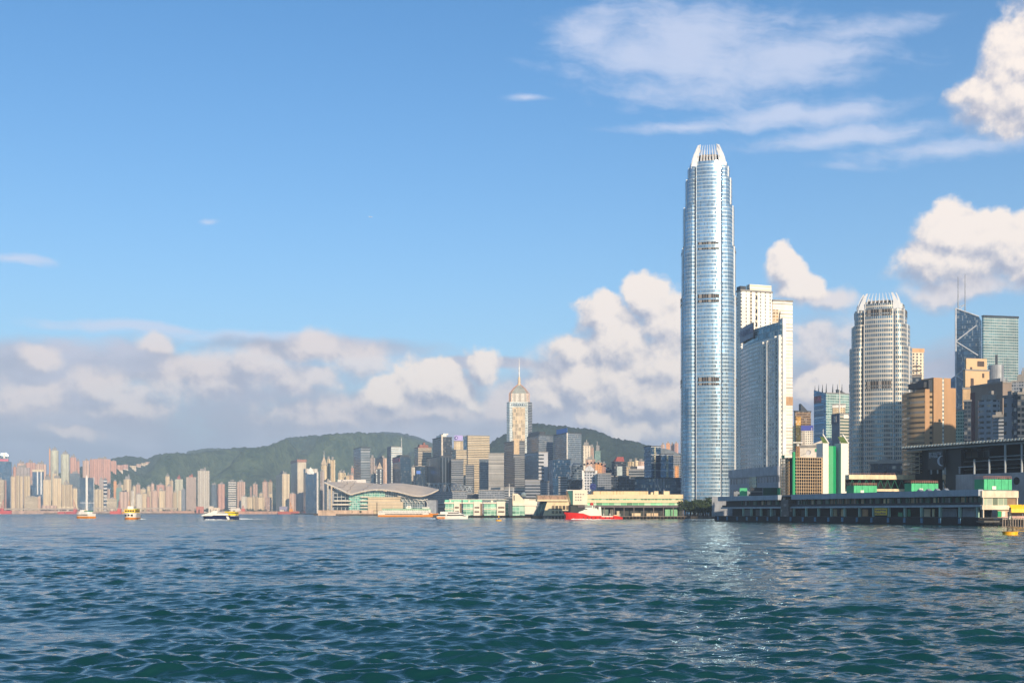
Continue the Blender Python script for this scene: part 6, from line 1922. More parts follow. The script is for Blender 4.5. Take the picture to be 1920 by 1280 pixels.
    m.prism([(0, 0), (0, 0), (0, 0), (0, 0)], 0, 0) if False else None
    zb, zt = 3.0, z2(940)
    m.face([(xL, 0, zb), (xR + 1.5, 0, zb), (xR - .5, 0, zt), (xL + (s2(1026) - s2(1018)), 0, zt)])
    m.face([(xR + 1.5, 0, zb), (xR + 1.5, 18, zb), (xR - .5, 18, zt), (xR - .5, 0, zt)])
    m.face([(xL + 4, 0, zt), (xR - .5, 0, zt), (xR - .5, 18, zt), (xL + 4, 18, zt)])
    m.build('wall', [cream], at)
    m = M()
    a, b, c, d = s2(1001), s2(1018), s2(1026), s2(1014)
    m.face([(a, 8, zb), (b - .05, .05, zb), (c - .05, .05, zt), (d, 8, zt)]); m.face([(a, 8, zb), (d, 8, zt), (d, 18, zt), (a, 18, zb)])
    m.build('slanted_glazing', [facade('#3c5a5a', '#22424a', 3.5, 3.0, .9, .85, .4, .15)], at)
    for r_ in range(2):
        for c_ in range(5):
            x = s2(1034.5 + 6.8 * c_)
            zz0, zz1 = (z2(955), z2(947.5)) if r_ == 0 else (z2(962), z2(957.5))
            boxp('window', at, plain('mirror_window', '#4c463c' if (c_ + r_) % 2 else '#7a6a54', .2, .2), x, x + 2.6, -.15, .1, zz0, zz1)
    x0, x1 = s2(1007), s2(1065)
    boxp('terrace_band', at, cream, x0, x1, -2.5, 17, z2(939.2), z2(936))
    boxp('terrace_glass', at, plain('brown_glass', '#9a7a66', .3, .1), x0 + .3, x1 - .3, -2.3, 16, z2(936), z2(929))
    boxp('roof', at, plain('roof_tan', '#a79684'), x0 - 1, x1 + .2, -2.8, 17, z2(929), z2(928))
    for k in range(4):
        x = s2(1018 + 14 * k); m = M(); m.tube((x - 1.4, -2.55, z2(928.6)), (x, -2.55, z2(935.6)), .2, n=4); m.tube((x + 1.4, -2.55, z2(928.6)), (x, -2.55, z2(935.6)), .2, n=4); m.build('strut', [plain('tan_strut', '#8f7b66')], at)
    boxp('quay', at, BLACKW, s2(998), s2(1018), -1, 18, -1, 2.9)
    boxp('deck', at, plain('pier_deck2', '#6c645a'), s2(1018), s2(1074), -1, 18, 2.2, 2.95)
    for k in range(9):
        x = s2(1021 + 6.3 * k); m = M(); m.tube((0, 0, -1), (0, 0, 2.2), .75, n=10); m.build('pile', [plain('concrete_pile', '#9c8c7c')], at, (x, 0, 0))
    # row of white and green ferry piers
    D = 1330
    H = Frame(828, D, 0.06, 0.0)
    s3 = H.s; z3 = lambda py: H.z(py, s3(890))
    spec = [('pier_building', 'green-roofed white ferry pier behind the white catamaran, leftmost of the row', 833, 866, 0),
            ('pier_building', 'white ferry pier with green glass and a brown wall panel, middle of the row', 867, 905, 1),
            ('pier_building', 'white ferry pier with green glass and a small roof hut, rightmost of the row', 906, 955, 2)]
    wh = plain('pier_white', '#e3d8c4', .7, 0, .06)
    aqua = facade('#bfd8c4', '#7fb49a', 4, 4, .9, .85, .2, .2)
    for nm, lab, a, c, k in spec:
        o = H.root(nm, lab, 'building', 'ferry piers of the middle row')
        x0, x1 = s3(a), s3(c)
        boxp('deck', o, BLACKW, x0, x1, -1, 24, 1.2, 2.4)
        boxp('undercroft', o, BLACKW, x0, x1, 3, 24, -1, 1.2)
        piles(o, x0 + .5, x1 - .5, 9, -.7, 2.3, .3)
        boxp('glazing', o, aqua, x0 + 1, x1 - 1, 2, 22, 2.4, z3(943.5))
        boxp('parapet', o, wh, x0, x1, .4, 23, z3(943.5), z3(941))
        boxp('balcony', o, wh, x0 + (x1 - x0) * .02, x1 - (x1 - x0) * .3, .8, 2, z3(954.5), z3(952.8))
        f0, f1 = (.55, .88) if k < 2 else (.52, .86)
        boxp('tower_block', o, wh, x0 + (x1 - x0) * f0, x0 + (x1 - x0) * f1, -.2, 10, 2.4, z3(939.5))
        for zz in (949.5, 957.5):
            boxp('window', o, plain('dark_brown_window', '#5a4538', .3), x0 + (x1 - x0) * (f0 + .05), x0 + (x1 - x0) * (f1 - .05), -.35, -.1, z3(zz + 3), z3(zz))
        if k != 2:
            boxp('brown_panel', o, plain('brown_panel', '#7d6656'), x0 + (x1 - x0) * (f1 + .01), x1 - .3, 1, 8, 2.4, z3(944))
        boxp('roof_hut', o, wh, x0 + (x1 - x0) * .3, x0 + (x1 - x0) * .38, 3, 7, z3(941), z3(937.5))
        if k < 2:
            boxp('green_roof', o, plain('aqua_roof', '#74bfa0'), x0 + .5, x1 - .5, 5, 22, z3(941), z3(936.5))
    o = H.root('canopy_roof', 'long flat teal canopy with a cream edge behind the white ferry piers', 'roof')
    x0, x1 = s3(842), s3(952)
    boxp('edge', o, wh, x0, x1, 26, 27, z3(936.2), z3(935))
    boxp('sheet', o, plain('teal_canopy', '#3f7a74'), x0, x1, 27.1, 50, z3(938), z3(935.4))
    for k in range(8):
        x = x0 + (x1 - x0) * (k + .5) / 8
        boxp('post', o, GREYP, x - .3, x + .3, 30, 30.6, 3, z3(938))
    # sloping white tower building with spire
    D = 1320
    K = Frame(954, D, 0.04, 0.0)
    s4 = K.s; z4 = lambda py: K.z(py, s4(980))
    kt = K.root('pier_building', 'white pier building with a sloping triangular roof, terraces and two white spires', 'building')
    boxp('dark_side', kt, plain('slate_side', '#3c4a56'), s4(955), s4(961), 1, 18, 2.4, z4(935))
    boxp('lower_floor', kt, aqua, s4(961), s4(984), 0, 18, 2.4, z4(943.5))
    boxp('lower_white', kt, wh, s4(984), s4(1005), -.5, 18, 4, z4(948))
    boxp('terrace', kt, wh, s4(961), s4(1007), -1.5, 18, z4(947.8), z4(943.2))
    boxp('upper_terrace', kt, wh, s4(983), s4(1007), -.5, 16, z4(943.2), z4(934.6))
    boxp('upper_band', kt, plain('dark_band', '#4a4d4c'), s4(992), s4(1006), -.62, -.45, z4(936.6), z4(935.4))
    m = M(); a, b, c = s4(961), s4(984), s4(971)
    m.prism([(a, 0), (a, 0), (a, 0)], 0, 0) if False else None
    zb = z4(943.2)
    A = [(a, 0, zb), (b, 0, zb), (b, 0, z4(938)), (c, 0, z4(925)), (a, 0, z4(924.5))]
    m.loft([A, [(x, 14, z) for x, y, z in A]]); m.build('sloping_block', [plain('pale_cream', '#dfd0b6', .7, 0, .05)], kt, weld=True)
    boxp('window', kt, plain('dark_window2', '#4a5050'), s4(963), s4(965), -.15, .1, z4(938), z4(928))
    for (px, top, bot) in ((955, 906, 930), (962.5, 914, 926)):
        m = M(); m.tube((s4(px), 3, z4(bot)), (s4(px), 3, z4(top)), .9 if px < 960 else .35, .2, n=6); m.build('spire', [WHITE], kt)
    m = M(); m.lathe([(0, 0), (2.2, .6), (3.0, 2.6), (2.2, 4.8), (0, 5.6)], 12, s4(982.5), 8); 
    o = m.build('roof_dome', [plain('dome_grey', '#8f9d9f', .3, .3)], kt, (0, 0, z4(931)))
    boxp('deck', kt, BLACKW, s4(955), s4(1008), -1.5, 20, 1.2, 2.4)
    boxp('undercroft', kt, BLACKW, s4(955), s4(1008), 3, 20, -1, 1.2)
    piles(kt, s4(958), s4(1004), 14, -1.2, 2.3, .3)
mid_piers()

# ------------------------------------------------------------------ left shore: viaduct, promenade, barges
def left_shore():
    D = 4300
    for (x0, x1, y0, y1, d, name, lab) in [(-40, 148, 955, 952.5, 4390, 'viaduct', 'long pale elevated road on the far left shore, below the cream towers'),
                                            (176, 332, 953.8, 951.6, 4380, 'viaduct', 'elevated road on legs behind the yellow ferry'),]:
        rt = root(name, (X_(x0, d), d, 0), lab, 'elevated road')
        L = X_(x1, d) - X_(x0, d)
        boxp('deck', rt, plain('road_concrete', '#b5a794'), 0, L, 0, 14, Z_(y0, d), Z_(y1, d))
        n = 14
        for k in range(n):
            x = L * (k + .5) / n
            boxp('leg', rt, plain('road_concrete', '#b5a794'), x - 1.5, x + 1.5, 4, 8, -.5, Z_(y0, d))
    for (x0, x1, y, d, col, lab) in [(-30, 150, 957, 4375, '#b99a86', 'long low pinkish sea wall on the far left shore'), (150, 300, 958, 4370, '#b09a88', 'low tan sea wall behind the two small ferries'),
                                     (300, 372, 957.5, 4340, '#bd9680', 'low pinkish sea wall between the yellow ferry and the catamaran'), (445, 600, 958, 4010, '#bb927a', 'low reddish sea wall right of the catamaran wake'),
                                     (596, 700, 956, 2178, '#c7aa90', 'pinkish promenade wall before the exhibition hall')]:
        m = M(); m.box(X_(x0, d), X_(x1, d), d, d + 6, -1, max(3.3, Z_(y, d)))
        tag(m.build('sea_wall', [plain('sea_wall', col, .9, 0, .25, .05)]), lab, 'wall')
    # small bright waterfront sheds
    for (x0, x1, y, d, col, lab) in [(391, 400, 948.5, 4300, '#d9cbb6', 'small white waterfront shed left of the trees'), (400, 412, 951, 4290, '#d0bba0', 'low cream waterfront shed above the catamaran'),
                                     (432, 450, 952, 4280, '#d8cfc0', 'long pale waterfront shed right above the catamaran stern'), (368, 382, 949, 4280, '#b8705c', 'red-brown waterfront shed among trees left of the catamaran'),
                                     (524, 539, 949, 4060, '#8d88a0', 'mauve shed with an orange base at the foot of the cream hotel')]:
        b = bldg('waterfront_shed', 'shed', lab, x0, x1, y, d, plain('shed_wall', col), plant=False, base=1.0)
        addbox(b, 'door', b.w * .3, b.w * .45, -.3, 0, 0, b.H * .6, DARK)
    # barges and cranes
    def barge(x0, x1, y, d, col, lab, boom=None, boomcol=None, mast=None):
        L = X_(x1, d) - X_(x0, d)
        rt = root('barge', (X_(x0, d), d, 0), lab, 'barge')
        c = plain('barge_paint', col, .7, 0, .15)
        h = max(3.0, Z_(y, d))
        m = M(); m.prism([(2, 0), (L - 2, 0), (L, 5), (L - 2, 10), (2, 10), (0, 5)], -.6, h); m.build('hull', [c], rt)
        boxp('cabin', rt, plain('barge_cabin', '#cfc2b2'), L * .1, L * .3, 3, 8, h, h + 6)
        if boom:
            (bx0, by0, bx1, by1) = boom
            m = M()
            q = plain('boom_paint', boomcol or col, .6)
            ax, az, cx, cz = X_(bx0, d) - X_(x0, d), Z_(by0, d), X_(bx1, d) - X_(x0, d), Z_(by1, d)
            m.tube((ax - 4, 4, az), (cx, 5, cz), .9, .5, n=4); m.tube((ax + 5, 6, az), (cx, 5, cz), .9, .5, n=4)
            for k in range(1, 6):
                t = k / 6
                m.tube((ax - 4 + (cx - ax + 4) * t, 5, az + (cz - az) * t), (ax + 5 + (cx - ax - 5) * t, 5, az + (cz - az) * t), .5, n=4)
            m.build('boom', [q], rt)
            m = M(); m.box(ax - 6, ax + 7, 3, 9, h, h + 8); m.build('crane_house', [q], rt)
    barge(-8, 21, 956.8, 4230, '#c8473c', 'red work barge at the far left shore with a lattice boom', (2, 955, 5.5, 936))
    barge(122, 143, 958.5, 4230, '#b84a44', 'red barge with a slanting crane boom left of the orange and white ferry', (140, 957, 137, 936))
    barge(107, 121.5, 958.8, 4245, '#c05a50', 'low rusty red barge beside the red barge with the slanting boom')
    barge(205, 227, 957.6, 4220, '#d2523c', 'bright red barge with an upright red tower between the two ferries', (222.5, 958, 222.5, 938))
    barge(228, 252, 958.5, 4215, '#d8901e', 'crane barge with a tall orange A-frame behind the yellow ferry', (241, 957, 241.5, 936.5), '#eba11e')
    barge(520, 560, 958.6, 3990, '#b3543c', 'rusty barge with an orange crane mast right of the catamaran wake', (545, 956, 544, 941), '#e0952c')
    barge(448, 462, 957.5, 4100, '#c9604a', 'small red work boat at the sea wall above the wake', (455, 956, 455, 946))
left_shore()

# ------------------------------------------------------------------ vessels
def hull_mesh(L, Bm, z0, z1, bow=.25, sheer=0.0, stern=.85, flare=1.0, n=14):
    """closed hull from stern (x=0) to bow (x=L) between heights z0 and z1"""
    rings = []
    for i in range(n + 1):
        t = i / n
        b = Bm / 2
        if t > 1 - bow:
            q = (t - (1 - bow)) / bow
            b *= max(.03, 1 - q ** 1.8)
        if t < .1:
            b *= stern + (1 - stern) * t / .1
        zt = z1 + sheer * max(0, (t - .55) / .45) ** 2
        x = L * t
        xo = x - (L * .03 * (t > .9) * (t - .9) * 10)
        rings.append([(xo, -b * .86, z0), (xo, b * .86, z0), (x, b * flare, zt), (x, -b * flare, zt)])
    return M().loft(rings)

def windows(rt, x0, x1, n, y, z0, z1, mat, frac=.6, both=True):
    w = (x1 - x0) / n
    m = M()
    for k in range(n):
        a = x0 + w * k
        m.box(a, a + w * frac, -y - .06, -y + .02, z0, z1)
        if both: m.box(a, a + w * frac, y - .02, y + .06, z0, z1)
    return m.build('window_row', [mat], rt)

DKWIN = plain('dark_glass', '#181c22', .15, .2)
BWHITE = plain('boat_white', '#e9e4da', .4, 0, .05)
ORANGEH = plain('orange_hull', '#e08a1e', .5, 0, .08)
def at_water(px, py):
    D = FPX * EYE / (py - HY)
    return (X_(px, D), D, 0.0)

def vessels():
    # 1 orange and white ferry, far left
    o = root('ferry', at_water(159, 971.3), 'white ferry with an orange hull and green roof patch, leftmost boat', 'ferry', 'harbour ferries', math.radians(152))
    L, Bm = 23.0, 9.0
    ob = bpy.data.objects
    def shift(m, dx):
        m.V = [(x - dx, y, z) for x, y, z in m.V]; return m
    shift(hull_mesh(L, Bm, -.6, 2.0, .3, .6), L / 2).build('hull', [ORANGEH], o)
    shift(hull_mesh(L * .97, Bm * 1.03, 2.02, 4.6, .28, .7), L / 2 - .3).build('main_deck', [BWHITE], o)
    windows(o, -8.5, 6, 9, Bm / 2 * 1.03, 3.0, 3.9, DKWIN)
    m = M(); m.prism(rounded(15, 7.2, 2.5), 4.62, 6.6); o2 = shift(m, 8.5); o2.V = [(x, y - 3.6, z) for x, y, z in o2.V]; o2.build('upper_deck', [BWHITE], o)
    m = M(); m.box(-8, -2.5, -3.2, 3.2, 6.62, 7.4); m.build('green_awning', [plain('awning_green', '#2f8c5c')], o)
    m = M(); m.box(1, 4.5, -2, 2, 6.62, 8.6); m.build('bridge', [BWHITE], o)
    m = M(); m.tube((0, 0, 6.6), (0, 0, 12), .2, .08); m.build('mast', [WHITE], o)
    boxp('funnel', o, plain('funnel_cream', '#d8ccb4'), -2, -.6, -.8, .8, 6.6, 8.8)
    # 2 yellow and white ferry, end on
    o = root('ferry', at_water(248, 973.2), 'yellow and white ferry seen end on with a white mast', 'ferry', 'harbour ferries', math.radians(-86))
    L, Bm = 24.0, 10.6
    shift(hull_mesh(L, Bm, -.6, 1.5, .3, .4), L / 2).build('hull', [plain('orange_boot', '#d97f1c', .5)], o)
    shift(hull_mesh(L * .98, Bm * 1.02, 1.52, 5.2, .25, .5), L / 2 - .2).build('main_deck', [BWHITE], o)
    for k in range(3):
        m = M(); m.box(L / 2 - 1.6, L / 2 - .2 + .3, -3.4 + 2.6 * k, -2.0 + 2.6 * k, 3.2, 4.3); m.build('front_window', [DKWIN], o)
    m = M(); m.box(-8, 8.6, -4.4, 4.4, 5.72, 8.6); m.build('upper_deck', [plain('boat_yellow', '#e8c021', .5, 0, .05)], o)
    for k in range(4):
        m = M(); m.box(8.55, 8.8, -3.8 + 2.0 * k, -2.4 + 2.0 * k, 6.6, 7.8); m.build('front_window', [DKWIN], o)
    windows(o, -7, 6, 8, 4.4, 6.5, 7.8, DKWIN)
    m = M(); m.box(2, 6, -2.4, 2.4, 8.62, 11.2); m.build('bridge', [BWHITE], o)
    m = M(); m.tube((1, 0, 8.6), (1, 0, 18), .3, .12); m.build('mast', [WHITE], o)
    boxp('awning', o, plain('lime_awning', '#9cc04a'), -6, 1.5, -4, 4, 8.62, 9.1)
    # 3 fast catamaran with navy hull
    o = root('catamaran', at_water(413, 973.3), 'fast catamaran with navy hull and white and yellow cabin, trailing a wake', 'catamaran', None, math.radians(176))
    L, Bm = 30.0, 9.0
    navy = plain('navy_hull', '#14204a', .35, 0, .06)
    shift(hull_mesh(L, Bm, -.5, 2.9, .22, .5, .95), L / 2).build('hull', [navy], o)
    def cab(name, pts, y, mat):
        m = M(); m.loft([[(x, -y, z) for x, z in pts], [(x, y, z) for x, z in pts]]); return m.build(name, [mat], o, weld=True)
    cab('cabin', [(-14.2, 2.92), (15.4, 3.0), (13.5, 4.1), (9.5, 5.2), (6.5, 6.2), (-14.2, 6.2)], 4.3, BWHITE)
    cab('yellow_stern', [(-14.4, 3.3), (-8.6, 3.3), (-7.6, 5.1), (-14.4, 5.1)], 4.36, plain('cat_yellow', '#f2cf16', .4, 0, .04))
    cab('yellow_roof', [(-14.4, 5.9), (-6.0, 5.9), (-4.5, 6.7), (-13.6, 6.7)], 4.36, plain('cat_yellow', '#f2cf16', .4, 0, .04))
    cab('window_strip', [(-14.3, 5.15), (2.4, 5.5), (1.4, 5.88), (-14.3, 5.88)], 4.39, DKWIN)
    cab('wheelhouse', [(1.5, 6.2), (6.5, 6.2), (4.8, 7.3), (2.0, 7.3)], 2.6, BWHITE)
    cab('lower_windows', [(-10, 2.95), (5.6, 2.95), (4.8, 3.5), (-10, 3.5)], 4.4, DKWIN)
    cab('hull_flash', [(-9.6, 0.1), (-7.9, 0.1), (-6.2, 2.7), (-8.4, 2.7)], 4.7, BWHITE)
    m = M(); m.box(-5, 1, -1.5, 1.5, 6.7, 7.2); m.build('roof_raft', [plain('raft_grey', '#787c80')], o)
    m = M(); m.tube((2.6, 0, 7.3), (2.2, 0, 9.3), .12, n=5); m.build('mast', [WHITE], o)
    # 4 large double deck ferry
    D = 1560
    o = root('ferry', (X_(766, D), D, 0.0), 'long white double-decked ferry with an orange waterline and green roof, near the exhibition hall', 'ferry', 'harbour ferries', math.radians(-2))
    L, Bm = 80.0, 14.0
    shift(hull_mesh(L, Bm, -.6, 2.4, .18, 1.0, .9), L / 2).build('hull', [ORANGEH], o)
    shift(hull_mesh(L * .9, Bm * 1.01, 2.42, 5.4, .05, .0, .95), L / 2).build('car_deck', [BWHITE], o)
    shift(hull_mesh(L * .14, Bm * .9, 2.42, 4.4, .9, .6, 1.0), -L * .36).build('bow_bulwark', [ORANGEH], o)
    windows(o, -30, 20, 26, Bm / 2 * 1.01, 3.3, 4.4, DKWIN, .7)
    m = M(); m.box(-39, 30, -6.9, 6.9, 5.42, 8.0); m.build('passenger_deck', [BWHITE], o)
    windows(o, -38, 29, 34, 6.9, 6.2, 7.2, plain('grey_window', '#4a4f57', .2), .55)
    m = M(); m.box(-34, 30, -6.6, 6.6, 8.02, 10.2); m.build('upper_deck', [plain('pale_green_deck', '#cfdcc8')], o)
    windows(o, -33, 28, 24, 6.6, 8.6, 9.6, plain('green_window', '#5c7a62', .2), .6)
    m = M(); m.box(-35, 29, -6.9, 6.9, 10.22, 10.9); m.build('green_roof', [plain('ferry_green', '#58b07c', .5)], o)
    m = M(); m.prism([(-3, -2), (4, -2), (4, 2), (-3, 2)], 10.92, 14.6, top=[(-2, -1.8), (3.4, -1.8), (3.4, 1.8), (-2, 1.8)]); m.build('funnel', [BWHITE], o)
    for k in (0, 1):
        m = M(); m.tube((-.9 + 1.6 * k, -2.0, 11.8), (.2 + 1.6 * k, -2.0, 14.0), .35, n=5); m.build('funnel_mark', [plain('orange_mark', '#d9822a')], o)
    m = M(); m.box(19, 28, -4, 4, 10.92, 13.2); m.build('bridge', [BWHITE], o)
    windows(o, 19.5, 27.5, 5, 4.0, 11.8, 12.7, DKWIN)
    for x, h in ((25, 18), (-20, 14.5)):
        m = M(); m.tube((x, 0, 10.9), (x, 0, h), .25, .12); m.build('mast', [WHITE], o)
    # 5 white catamaran
    o = root('catamaran', at_water(849, 972.4), 'white catamaran with dark window bands, bow to the right, in front of the ferry', 'catamaran', None, math.radians(-5))
    L, Bm = 28.5, 8.5
    shift(hull_mesh(L, Bm, -.5, 2.5, .3, .8, .95), L / 2).build('hull', [BWHITE], o)
    def cab2(name, pts, y, mat):
        m = M(); m.loft([[(x, -y, z) for x, z in pts], [(x, y, z) for x, z in pts]]); return m.build(name, [mat], o, weld=True)
    cab2('cabin', [(-13, 2.52), (12.4, 2.6), (9, 4.6), (-13, 4.6)], 4.0, BWHITE)
    cab2('window_band', [(-5, 2.9), (11.3, 2.95), (9.8, 3.9), (-5, 3.9)], 4.06, DKWIN)
    cab2('upper_cabin', [(-11, 4.62), (8.4, 4.62), (4, 6.6), (-11, 6.6)], 3.6, BWHITE)
    cab2('upper_window_band', [(-4, 5.0), (6.9, 5.0), (5.3, 5.9), (-4, 5.9)], 3.66, plain('brown_window', '#4a3d3a', .2))
    cab2('stern_opening', [(-13.1, 2.7), (-6, 2.7), (-6, 4.2), (-13.1, 4.2)], 4.07, plain('stern_shade', '#3b4a46'))
    cab2('orange_stern', [(-14.0, .3), (-6.6, .3), (-6.6, 1.9), (-14.0, 1.9)], 4.28, plain('orange_patch', '#d98a4a'))
    m = M(); m.tube((-1, 0, 6.6), (-1.5, 0, 8.6), .15, n=5); m.build('mast', [WHITE], o)
    # 6 red supply ship
    o = root('supply_ship', at_water(1113.5, 972.9), 'red-hulled supply ship with a pale green white superstructure moored before the cream pier', 'ship', None, math.radians(180))
    L, Bm = 49.5, 11.0
    red = plain('red_hull', '#e0241a', .4, 0, .08, .1)
    rings = []
    for i in range(17):
        t = i / 16
        b = Bm / 2 * (1 - max(0, (t - .72) / .28) ** 2 * .95)
        zt = 3.0 + (1.9 if t > .62 else 0) + (.0 if t < .62 else 1.3 * (t - .62) / .38)
        if .58 < t <= .66: zt = 3.0 + 1.9 * min(1, max(0, (t - .58) / .08))
        if t < .08: zt = 1.4 + 1.6 * t / .08
        x = L * t - L / 2
        rings.append([(x - .0, -b * .85, -.6), (x, b * .85, -.6), (x + (1.2 * t), b, zt), (x + (1.2 * t), -b, zt)])
    M().loft(rings).build('hull', [red], o)
    ship = plain('ship_white', '#d8dcce', .5, 0, .06)
    def blk(name, pts, y, mat=ship):
        m = M(); m.loft([[(x, -y, z) for x, z in pts], [(x, y, z) for x, z in pts]]); return m.build(name, [mat], o, weld=True)
    blk('deckhouse', [(-6.5, 3.0), (14.5, 3.0), (13.2, 6.4), (9.5, 7.6), (-6.2, 7.4)], 4.6)
    blk('upper_house', [(-3.5, 7.4), (9.4, 7.6), (7.2, 9.6), (-2.5, 9.6)], 4.0)
    blk('bridge', [(0.5, 9.6), (7.8, 9.6), (8.2, 12.0), (1.0, 12.0)], 3.8)
    blk('bridge_windows', [(1.8, 10.5), (7.95, 10.5), (8.1, 11.4), (1.8, 11.4)], 3.88, DKWIN)
    blk('funnel', [(-6.4, 7.4), (-3.8, 7.4), (-4.2, 11.0), (-6.0, 11.0)], 1.6)
    blk('upper_windows', [(6.0, 8.3), (8.6, 8.3), (8.1, 8.9), (6.0, 8.9)], 4.06, DKWIN)
    for y in (-4.3, 4.3):
        m = M(); m.lathe([(0, 3.4), (.4, 3.4), (.4, 4.2), (0, 4.2)], 8, 0, 0)
    m = M(); m.lathe([(0, 0), (1.4, .2), (1.8, 1.2), (1.2, 2.2), (0, 2.5)], 12, 1.9, 0); m.build('radar_dome', [plain('dome_red', '#d23a30', .5)], o, (0, 0, 12.0))
    m = M(); m.tube((-.6, 0, 9.6), (-1.6, 0, 16.5), .3, .12)
    m.tube((-2.2, -1.6, 14), (-.4, 1.6, 14), .12, n=4); m.build('mast', [ship], o)
    for k in range(8):
        x = 9.5 - 3.6 * k - (1.2 if k > 4 else 0)
        m = M(); m.tube((0, 0, 0), (0, .35, 0), .55, n=10); q = m.build('tyre_fender', [plain('tyre_black', '#2a1614', .9)], o, (x, Bm / 2 * .93, 1.3))
    blk('name_strip', [(-16.2, 2.0), (-6.2, 2.0), (-6.2, 2.9), (-16.2, 2.9)], 5.56, plain('pale_name', '#e9dccb'))
    blk('deck_cargo', [(-20.5, 2.2), (-17, 2.2), (-17, 3.9), (-20.5, 3.9)], 3.5, plain('cargo_tan', '#c9b08a'))
    for x in (-22.5, -14, -8.5):
        m = M(); m.tube((x, 3.5, 2.5), (x, 3.5, 5.0), .15, n=5); m.tube((x, -3.5, 2.5), (x, -3.5, 5.0), .15, n=5); m.build('rail_post', [ship], o)
    blk('bow_fender', [(24.2, 1.0), (25.9, 1.2), (26.0, 4.6), (24.6, 4.6)], 1.2, plain('tyre_black', '#2a1614', .9))
    # wakes: churned white water lying on the sea
    def foam(name, label, px0, py0, px1, py1, w0, w1, seed):
        a, c = Vector(at_water(px0, py0)), Vector(at_water(px1, py1))
        d = (c - a); Lw = d.length; d.normalize(); n = Vector((-d.y, d.x, 0))
        rs = random.Random(seed)
        rings = []
        N = 70
        for i in range(N + 1):
            t = i / N
            w = (w0 + (w1 - w0) * t) * rs.uniform(.45, 1.1)
            h = (.75 * (1 - t) ** 1.2 + .12) * rs.uniform(.35, 1.25)
            p = a + d * Lw * t
            off = rs.uniform(-.3, .3)
            rings.append([tuple(p - n * (w / 2 + off) + Vector((0, 0, -.25))), tuple(p - n * w * .2 + Vector((0, 0, h))), tuple(p + n * w * .22 + Vector((0, 0, h * rs.uniform(.6, 1)))), tuple(p + n * w / 2 + Vector((0, 0, -.25)))])
        o = M().loft(rings, close=False, caps=False).build(name, [FOAM])
        struct(o, 'stuff'); o['label'] = label
    foam('wake_foam', 'white churned wake trailing right of the navy catamaran', 446, 973.2, 498, 972.2, 6.5, 2.0, 3)
    foam('bow_foam', 'thin white line of foam along the navy catamaran', 384, 974.2, 440, 973.8, 1.2, 1.4, 4)
    foam('wake_foam', 'thin pale wake left of the white catamaran', 819, 972.8, 775, 972.0, 3.0, 1.4, 5)
    foam('wake_foam', 'short white wake beside the yellow ferry', 262, 973.3, 274, 972.9, 2.6, 1.0, 6)
    foam('wash_foam', 'strip of white wash under the red ship', 1071, 973.4, 1160, 973.3, 1.0, .8, 7)
    # buoys
    def buoy(name, loc, w, label, tall):
        o = root(name, loc, label, 'buoy')
        r = w / 2
        m = M(); m.lathe([(0, -.7), (r * .92, -.6), (r, -.2), (r, .62), (r * .93, .78), (0, .8)], 24); m.build('float', [plain('buoy_yellow', '#f0b400', .45, 0, .12, .8)], o, smooth=False)
        m = M(); m.lathe([(r * .99, .55), (r * 1.05, .6), (r * 1.05, .85), (r * .9, .9)], 24); m.build('rim', [plain('buoy_rim', '#e2a010', .5)], o)
        if tall:
            m = M()
            rb, rt_, h = r * .5, r * .14, 6.6
            leg = [(math.cos(a), math.sin(a)) for a in (.6, 2.17, 3.74, 5.31)]
            for (cx_, cy_) in leg:
                m.tube((cx_ * rb, cy_ * rb, .8), (cx_ * rt_, cy_ * rt_, h), .07, n=4)
            for k in range(6):
                t0, t1 = k / 6, (k + 1) / 6
                for j in range(4):
                    a_, b_ = leg[j], leg[(j + 1) % 4]
                    r0, r1 = rb + (rt_ - rb) * t0, rb + (rt_ - rb) * t1
                    m.tube((a_[0] * r0, a_[1] * r0, .8 + (h - .8) * t0), (b_[0] * r1, b_[1] * r1, .8 + (h - .8) * t1), .045, n=3)
                    m.tube((a_[0] * r1, a_[1] * r1, .8 + (h - .8) * t1), (b_[0] * r1, b_[1] * r1, .8 + (h - .8) * t1), .045, n=3)
            m.build('lattice', [plain('buoy_steel', '#3c3a34', .6)], o)
            m = M(); m.box(-.42, .42, -.3, .3, 4.2, 5.0); m.build('light_box', [plain('pale_box', '#c9c9b4', .5)], o)
            m = M(); m.lathe([(0, h), (.22, h), (.3, h + .5), (0, h + .9)], 10); m.build('lamp', [plain('lamp_dark', '#2a2a28', .5)], o)
            m = M()
            for k in range(8):
                a_ = 2 * math.pi * k / 8
                m.tube((r * .85 * math.cos(a_), r * .85 * math.sin(a_), .8), (r * .85 * math.cos(a_), r * .85 * math.sin(a_), 1.7), .04, n=3)
            m.build('rail', [plain('buoy_steel', '#3c3a34', .6)], o)
        else:
            m = M(); m.tube((-.5, 0, .8), (0, 0, 2.6), .12, n=4); m.tube((.5, 0, .8), (0, 0, 2.6), .12, n=4); m.tube((0, .4, .8), (0, 0, 2.6), .12, n=4); m.build('tripod', [plain('buoy_violet', '#7a6a86', .6)], o)
            m = M(); m.lathe([(0, 2.4), (.5, 2.6), (.5, 3.2), (0, 3.5)], 8); m.build('lamp', [plain('buoy_yellow', '#f0b400', .45, 0, .12, .8)], o)
    buoy('buoy', at_water(1894, 1002), 3.9, 'yellow buoy with a black lattice mast off the pier at the right', True)
    buoy('buoy', at_water(935, 976.3), 4.0, 'small yellow buoy in front of the middle ferry piers', False)
    # airliner, tiny against the sky
    D = 5200
    o = root('airplane', (X_(695.5, D), D, Z_(407, D)), 'tiny white airplane high in the clear sky', 'airplane', None, math.radians(10))
